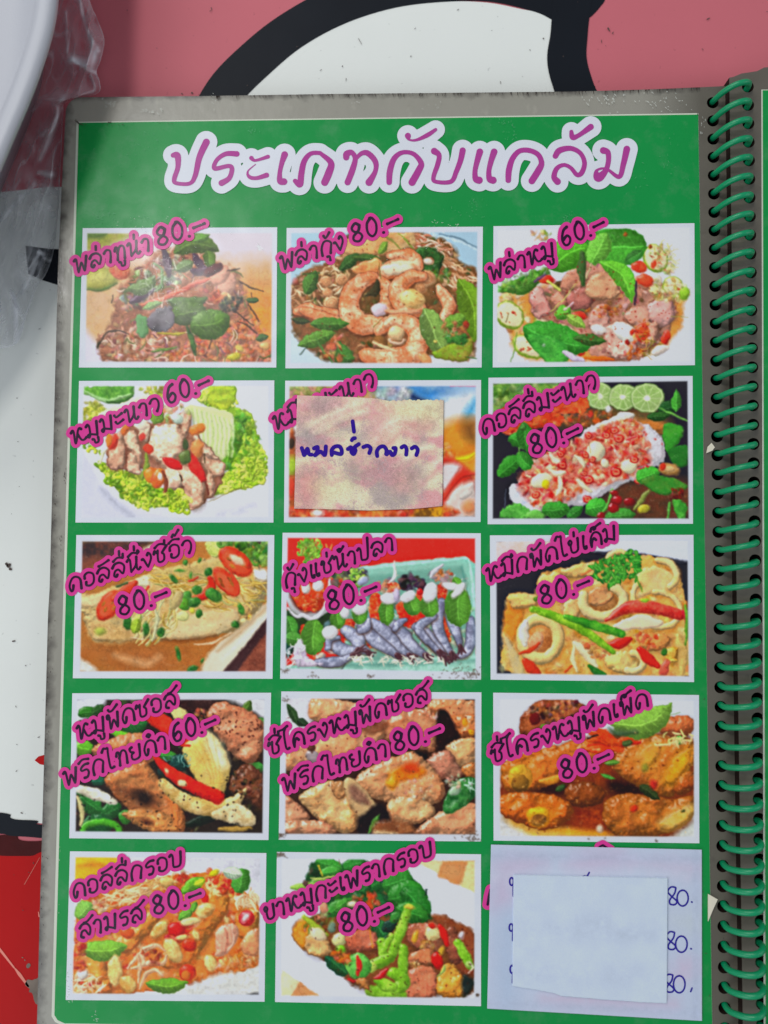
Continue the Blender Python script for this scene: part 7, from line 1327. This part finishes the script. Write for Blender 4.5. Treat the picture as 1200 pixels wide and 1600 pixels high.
def eight(x, y): return [(x + 14, y - 42), (x - 6, y - 44), (x - 22, y - 24), (x - 6, y - 2), (x + 20, y + 22), (x + 12, y + 38), (x - 10, y + 36), (x - 12, y + 16), (x + 10, y - 14), (x + 16, y - 40)]
ps = [eight(932, 302), el(980, 310, 26, 37), [(1022, 328), (1024, 329)], eight(926, 512), el(974, 526, 27, 38), [(1018, 547), (1021, 548)], eight(918, 712), el(964, 714, 27, 40), [(1024, 732), (1018, 748)],
      el(178, 232, 9, 18), [(186, 250), (186, 300)], el(176, 448, 9, 17), [(184, 465), (183, 508)], el(180, 644, 9, 18), [(184, 662), (182, 706)], [(512, 210), (522, 206), (528, 211)], [(532, 208), (542, 190)]]
for nm, i0, i1 in (('price', 0, 3), ('price', 3, 6), ('price', 6, 9), ('pen_stroke', 9, 11), ('pen_stroke', 11, 13), ('pen_stroke', 13, 15), ('pen_stroke', 15, 17)):
    st = thick([[(x, y, pen) for x, y in s] for s in ps[i0:i1]])
    f = Field(st, 1.3, 4); f.mesh(0, nm, M_pen, LIST, ZL + .0001, 740, 1300, 3.0)

ZB = ZP + .0014
p = Pic((740, 1300), 3.0, [(188, 202), (910, 219), (906, 803), (183, 722)], None, (184, 199, 222), 23, step=3.0)
u = np.linspace(0, 1, p.W)[None, :]; v = np.linspace(0, 1, p.H)[:, None]
bd = np.interp(u[0], [0, .15, .27, .31, .36, .6, .85, 1.0], [0, 6, 12, 22, 21, 16, 8, 0]) + vnoise(u[0] * 900, u[0] * 0, 12, 1) * 1.5
p.Y = p.Y + v * bd[None, :] + (1 - v) * (vnoise(u[0] * 900, u[0] * 0, 9, 2) * 1.6)[None, :]
p.C = p.C * (1 + .012 * p.N[70] + .008 * p.N[30])[..., None]
for q in ((250, 460, 120), (560, 470, 180), (770, 480, 120), (700, 680, 140), (350, 660, 160), (560, 410, 60)): p.ell(q[0], q[1], q[2], 24, 0, (174, 188, 212), shade=0, soft=50, alpha=.45, wob=20)
PATCH = p.build('blank_paper_patch', M_list, None, ZB, grain=1.5, detail=0); sheet_edges(PATCH, .0006)
tag(PATCH, 'blank white paper patch with a torn lower edge covering most of the handwritten price paper', 'paper')

# torn scraps caught near the binding
M_scrap = paint_mat('torn_paper', (206, 202, 190), var=.06, rough=.7, spec=.1)
def scrap(pts, z, label):
    bm = bmesh.new(); q = P([a for a, b in pts], [b for a, b in pts], z)
    vt = [bm.verts.new(x) for x in q]; bm.faces.new(vt)
    bmesh.ops.recalc_face_normals(bm, faces=bm.faces)
    if bm.faces[:][0].normal.z < 0: bmesh.ops.reverse_faces(bm, faces=bm.faces[:])
    r = bmesh.ops.extrude_face_region(bm, geom=bm.faces[:]); tp = {e for e in r['geom'] if isinstance(e, bmesh.types.BMVert)}
    for v_ in bm.verts:
        if v_ not in tp: v_.co.z -= .0003
    bmesh.ops.recalc_face_normals(bm, faces=bm.faces)
    return tag(bm_obj('paper_scrap', bm, M_scrap), label, 'scrap', 'paper scraps by the binding')
scrap([(1106.5, 1397), (1121.5, 1405.5), (1113, 1424), (1106.5, 1440)], ZP + .0006, 'larger pale triangular paper scrap sticking out between the handwritten prices and the coil')
scrap([(1104, 708), (1106, 698), (1112, 692), (1117, 699), (1113, 704)], ZP + .0006, 'tiny crumpled white paper scrap beside the coil, level with the fish and lime photo')

# ------------------------------------------------------------------ white foam box, upper left
m_foam, nt, b = new_mat('white_foam')
b.inputs['Base Color'].default_value = (.50, .51, .55, 1); b.inputs['Roughness'].default_value = .42; b.inputs['Subsurface Weight'].default_value = 0
n = nd(nt, 'ShaderNodeTexNoise'); n.inputs['Scale'].default_value = 300; n.inputs['Detail'].default_value = 3
bp = nd(nt, 'ShaderNodeBump'); bp.inputs['Strength'].default_value = .05; bp.inputs['Distance'].default_value = .001; nt.links.new(n.outputs['Fac'], bp.inputs['Height']); nt.links.new(bp.outputs[0], b.inputs['Normal'])
HB = 0.038
edge_px = [(86, -260), (85, -120), (82, -30), (75, 30), (59, 88), (37, 148), (13, 204), (-10, 258), (-36, 316), (-80, 410), (-140, 500), (-240, 590), (-520, 600), (-700, 380), (-740, 100), (-740, -240), (-640, -420), (-400, -520), (-120, -500), (40, -400)]
q = crom(edge_px, 6, True); rim = P(q[:, 0], q[:, 1], HB); cen = rim.mean(0)
nl = len(rim); V = []; prof = [(-.020, .0008), (-.013, HB * .55), (-.008, HB - .006), (-.001, HB - .0042), (.0012, HB - .0024), (.0012, HB - .0008), (-.0006, HB), (-.0030, HB), (-.0050, HB - .0006), (-.0068, HB - .003), (-.009, HB - .010), (-.014, HB - .022), (-.020, HB - .029), (-.03, HB - .030), (-.05, HB - .030)]
nrm = np.roll(rim, -1, 0) - np.roll(rim, 1, 0); nrm = np.c_[nrm[:, 1], -nrm[:, 0], 0 * nrm[:, 0]]; nrm /= np.linalg.norm(nrm, axis=1)[:, None]
if ((rim - cen) * nrm).sum() < 0: nrm = -nrm
for off, z in prof: k = rim + nrm * off; k[:, 2] = z; V += list(k)
Fc = [(i * nl + j, i * nl + (j + 1) % nl, (i + 1) * nl + (j + 1) % nl, (i + 1) * nl + j) for i in range(len(prof) - 1) for j in range(nl)]
Fc.append(tuple((len(prof) - 1) * nl + j for j in range(nl))); Fc.append(tuple(range(nl))[::-1])
bm = bmesh.new(); vs_ = [bm.verts.new(x) for x in V]
for f_ in Fc: bm.faces.new([vs_[i] for i in f_])
bmesh.ops.recalc_face_normals(bm, faces=bm.faces)
FOAM = bm_obj('foam_box', bm, m_foam, smooth=True)
tag(FOAM, 'white foam food box with a rounded rim beside the clear plastic bag', 'box')

# ------------------------------------------------------------------ thin clear plastic bag, crumpled
m_bag, nt, b = new_mat('clear_plastic_film')
out = nt.nodes['Material Output']
b.inputs['Base Color'].default_value = (.86, .88, .92, 1); b.inputs['Roughness'].default_value = .22; b.inputs['Specular IOR Level'].default_value = .6
tr = nd(nt, 'ShaderNodeBsdfTransparent'); tr.inputs[0].default_value = (.97, .97, .98, 1)
lw = nd(nt, 'ShaderNodeLayerWeight'); lw.inputs['Blend'].default_value = .35
att = nd(nt, 'ShaderNodeAttribute', attribute_name='Fold')
mr = nd(nt, 'ShaderNodeMapRange'); mr.inputs[3].default_value = .03; mr.inputs[4].default_value = .55; nt.links.new(lw.outputs['Facing'], mr.inputs[0])
ad = nd(nt, 'ShaderNodeMath', operation='ADD', use_clamp=True); nt.links.new(mr.outputs[0], ad.inputs[0]); nt.links.new(att.outputs['Fac'], ad.inputs[1])
ms = nd(nt, 'ShaderNodeMixShader'); nt.links.new(ad.outputs[0], ms.inputs[0]); nt.links.new(tr.outputs[0], ms.inputs[1]); nt.links.new(b.outputs[0], ms.inputs[2]); nt.links.new(ms.outputs[0], out.inputs[0])
right = np.array([(128, -60), (140, 0), (152, 30), (163, 62), (158, 92), (151, 112), (156, 128), (152, 146), (104, 160), (99, 175), (97, 215), (94, 275), (91, 330), (84, 392), (72, 428), (58, 448), (48, 476), (40, 498), (27, 536), (-6, 545)], float)
right = crom(right, 8); nr = len(right)
left = np.c_[np.interp(np.linspace(0, 1, nr), [0, .35, 1], [40, 10, -260]), np.interp(np.linspace(0, 1, nr), [0, 1], [-60, 470])]
NU = 110
T = np.linspace(0, 1, NU)[None, :]
PX = right[:, :1] * (1 - T) + left[:, :1] * T; PY = right[:, 1:] * (1 - T) + left[:, 1:] * T
along_ = (-.32 * PX + .95 * PY) / 3.2; across = .95 * PX + .32 * PY
a_ = vnoise(across + 5 * vnoise(PX, PY, 60, 8), along_, 17, 3); c_ = vnoise(PX * 1.0 - PY * .6, PY * .5 + PX * .9, 34, 7); g_ = vnoise(across, along_ * .7, 6, 5)
e = np.minimum(T * 9, 1); low = np.clip(1.25 - T * 2.6, 0, 1)
z = .0020 + e * low * (.0030 + .0046 * (1 - np.abs(a_) * 2) + .0046 * (1 - np.abs(c_) * 2) + .0005 * g_)
fo = np.maximum(0, .20 * (1 - np.abs(a_) * 10)) + np.maximum(0, .10 * (1 - np.abs(c_) * 9)) + np.maximum(0, .28 * (1 - T * NU / 1.4)) + np.maximum(0, g_ - .45) * .12
for cr_, am, wd_ in [([(124, 0), (134, 40), (146, 68), (154, 80)], .5, 2.6), ([(150, 76), (138, 96), (112, 92)], .45, 6), ([(112, 92), (134, 106), (151, 114)], .55, 2.4), ([(140, 60), (146, 88), (140, 108)], .35, 5), ([(103, 20), (105, 82)], .3, 1.6), ([(60, 268), (80, 273), (94, 280)], .5, 2.2), ([(64, 292), (90, 300)], .25, 4), ([(4, 342), (30, 312), (54, 288)], .28, 3),
                     ([(98, 150), (84, 200), (62, 250)], .25, 4), ([(60, 394), (78, 407)], .6, 2), ([(46, 420), (60, 398)], .35, 2), ([(18, 458), (24, 480), (26, 534)], .5, 3), ([(20, 460), (30, 484), (40, 502)], .45, 2), ([(40, 502), (30, 520), (26, 534)], .5, 3), ([(28, 462), (44, 440), (56, 412)], .25, 3), ([(142, 118), (148, 140), (130, 148)], .3, 2), ([(72, 205), (66, 212)], .4, 2), ([(30, 178), (37, 186)], .5, 1.4)]:
    q = crom(cr_, 6) if len(cr_) > 2 else np.array(cr_, float); d2 = np.full(PX.shape, 1e9)
    for a0_, b0_ in zip(q[:-1], q[1:]):
        ex, ey = b0_ - a0_; t_ = np.clip(((PX - a0_[0]) * ex + (PY - a0_[1]) * ey) / (ex * ex + ey * ey + 1e-9), 0, 1); d2 = np.minimum(d2, (PX - a0_[0] - ex * t_) ** 2 + (PY - a0_[1] - ey * t_) ** 2)
    fo += am * np.exp(-d2 / wd_ ** 2); z += .0012 * np.exp(-d2 / (wd_ * 2.2) ** 2) * e
z = np.maximum(z, .0009)
V = np.stack([P(PX[i, j], PY[i, j], z[i, j]) for i in range(nr) for j in range(NU)]); fold = np.clip(fo * 1.35, 0, .9).ravel()
Fc = [(i * NU + j, i * NU + j + 1, (i + 1) * NU + j + 1, (i + 1) * NU + j) for i in range(nr - 1) for j in range(NU - 1)]
BAG = mesh_obj('plastic_bag', V, Fc, m_bag, smooth=True)
a = BAG.data.attributes.new('Fold', 'FLOAT', 'POINT'); a.data.foreach_set('value', np.array(fold, np.float32))
tag(BAG, 'crumpled clear plastic bag lying on the table between the foam box and the menu', 'plastic bag')
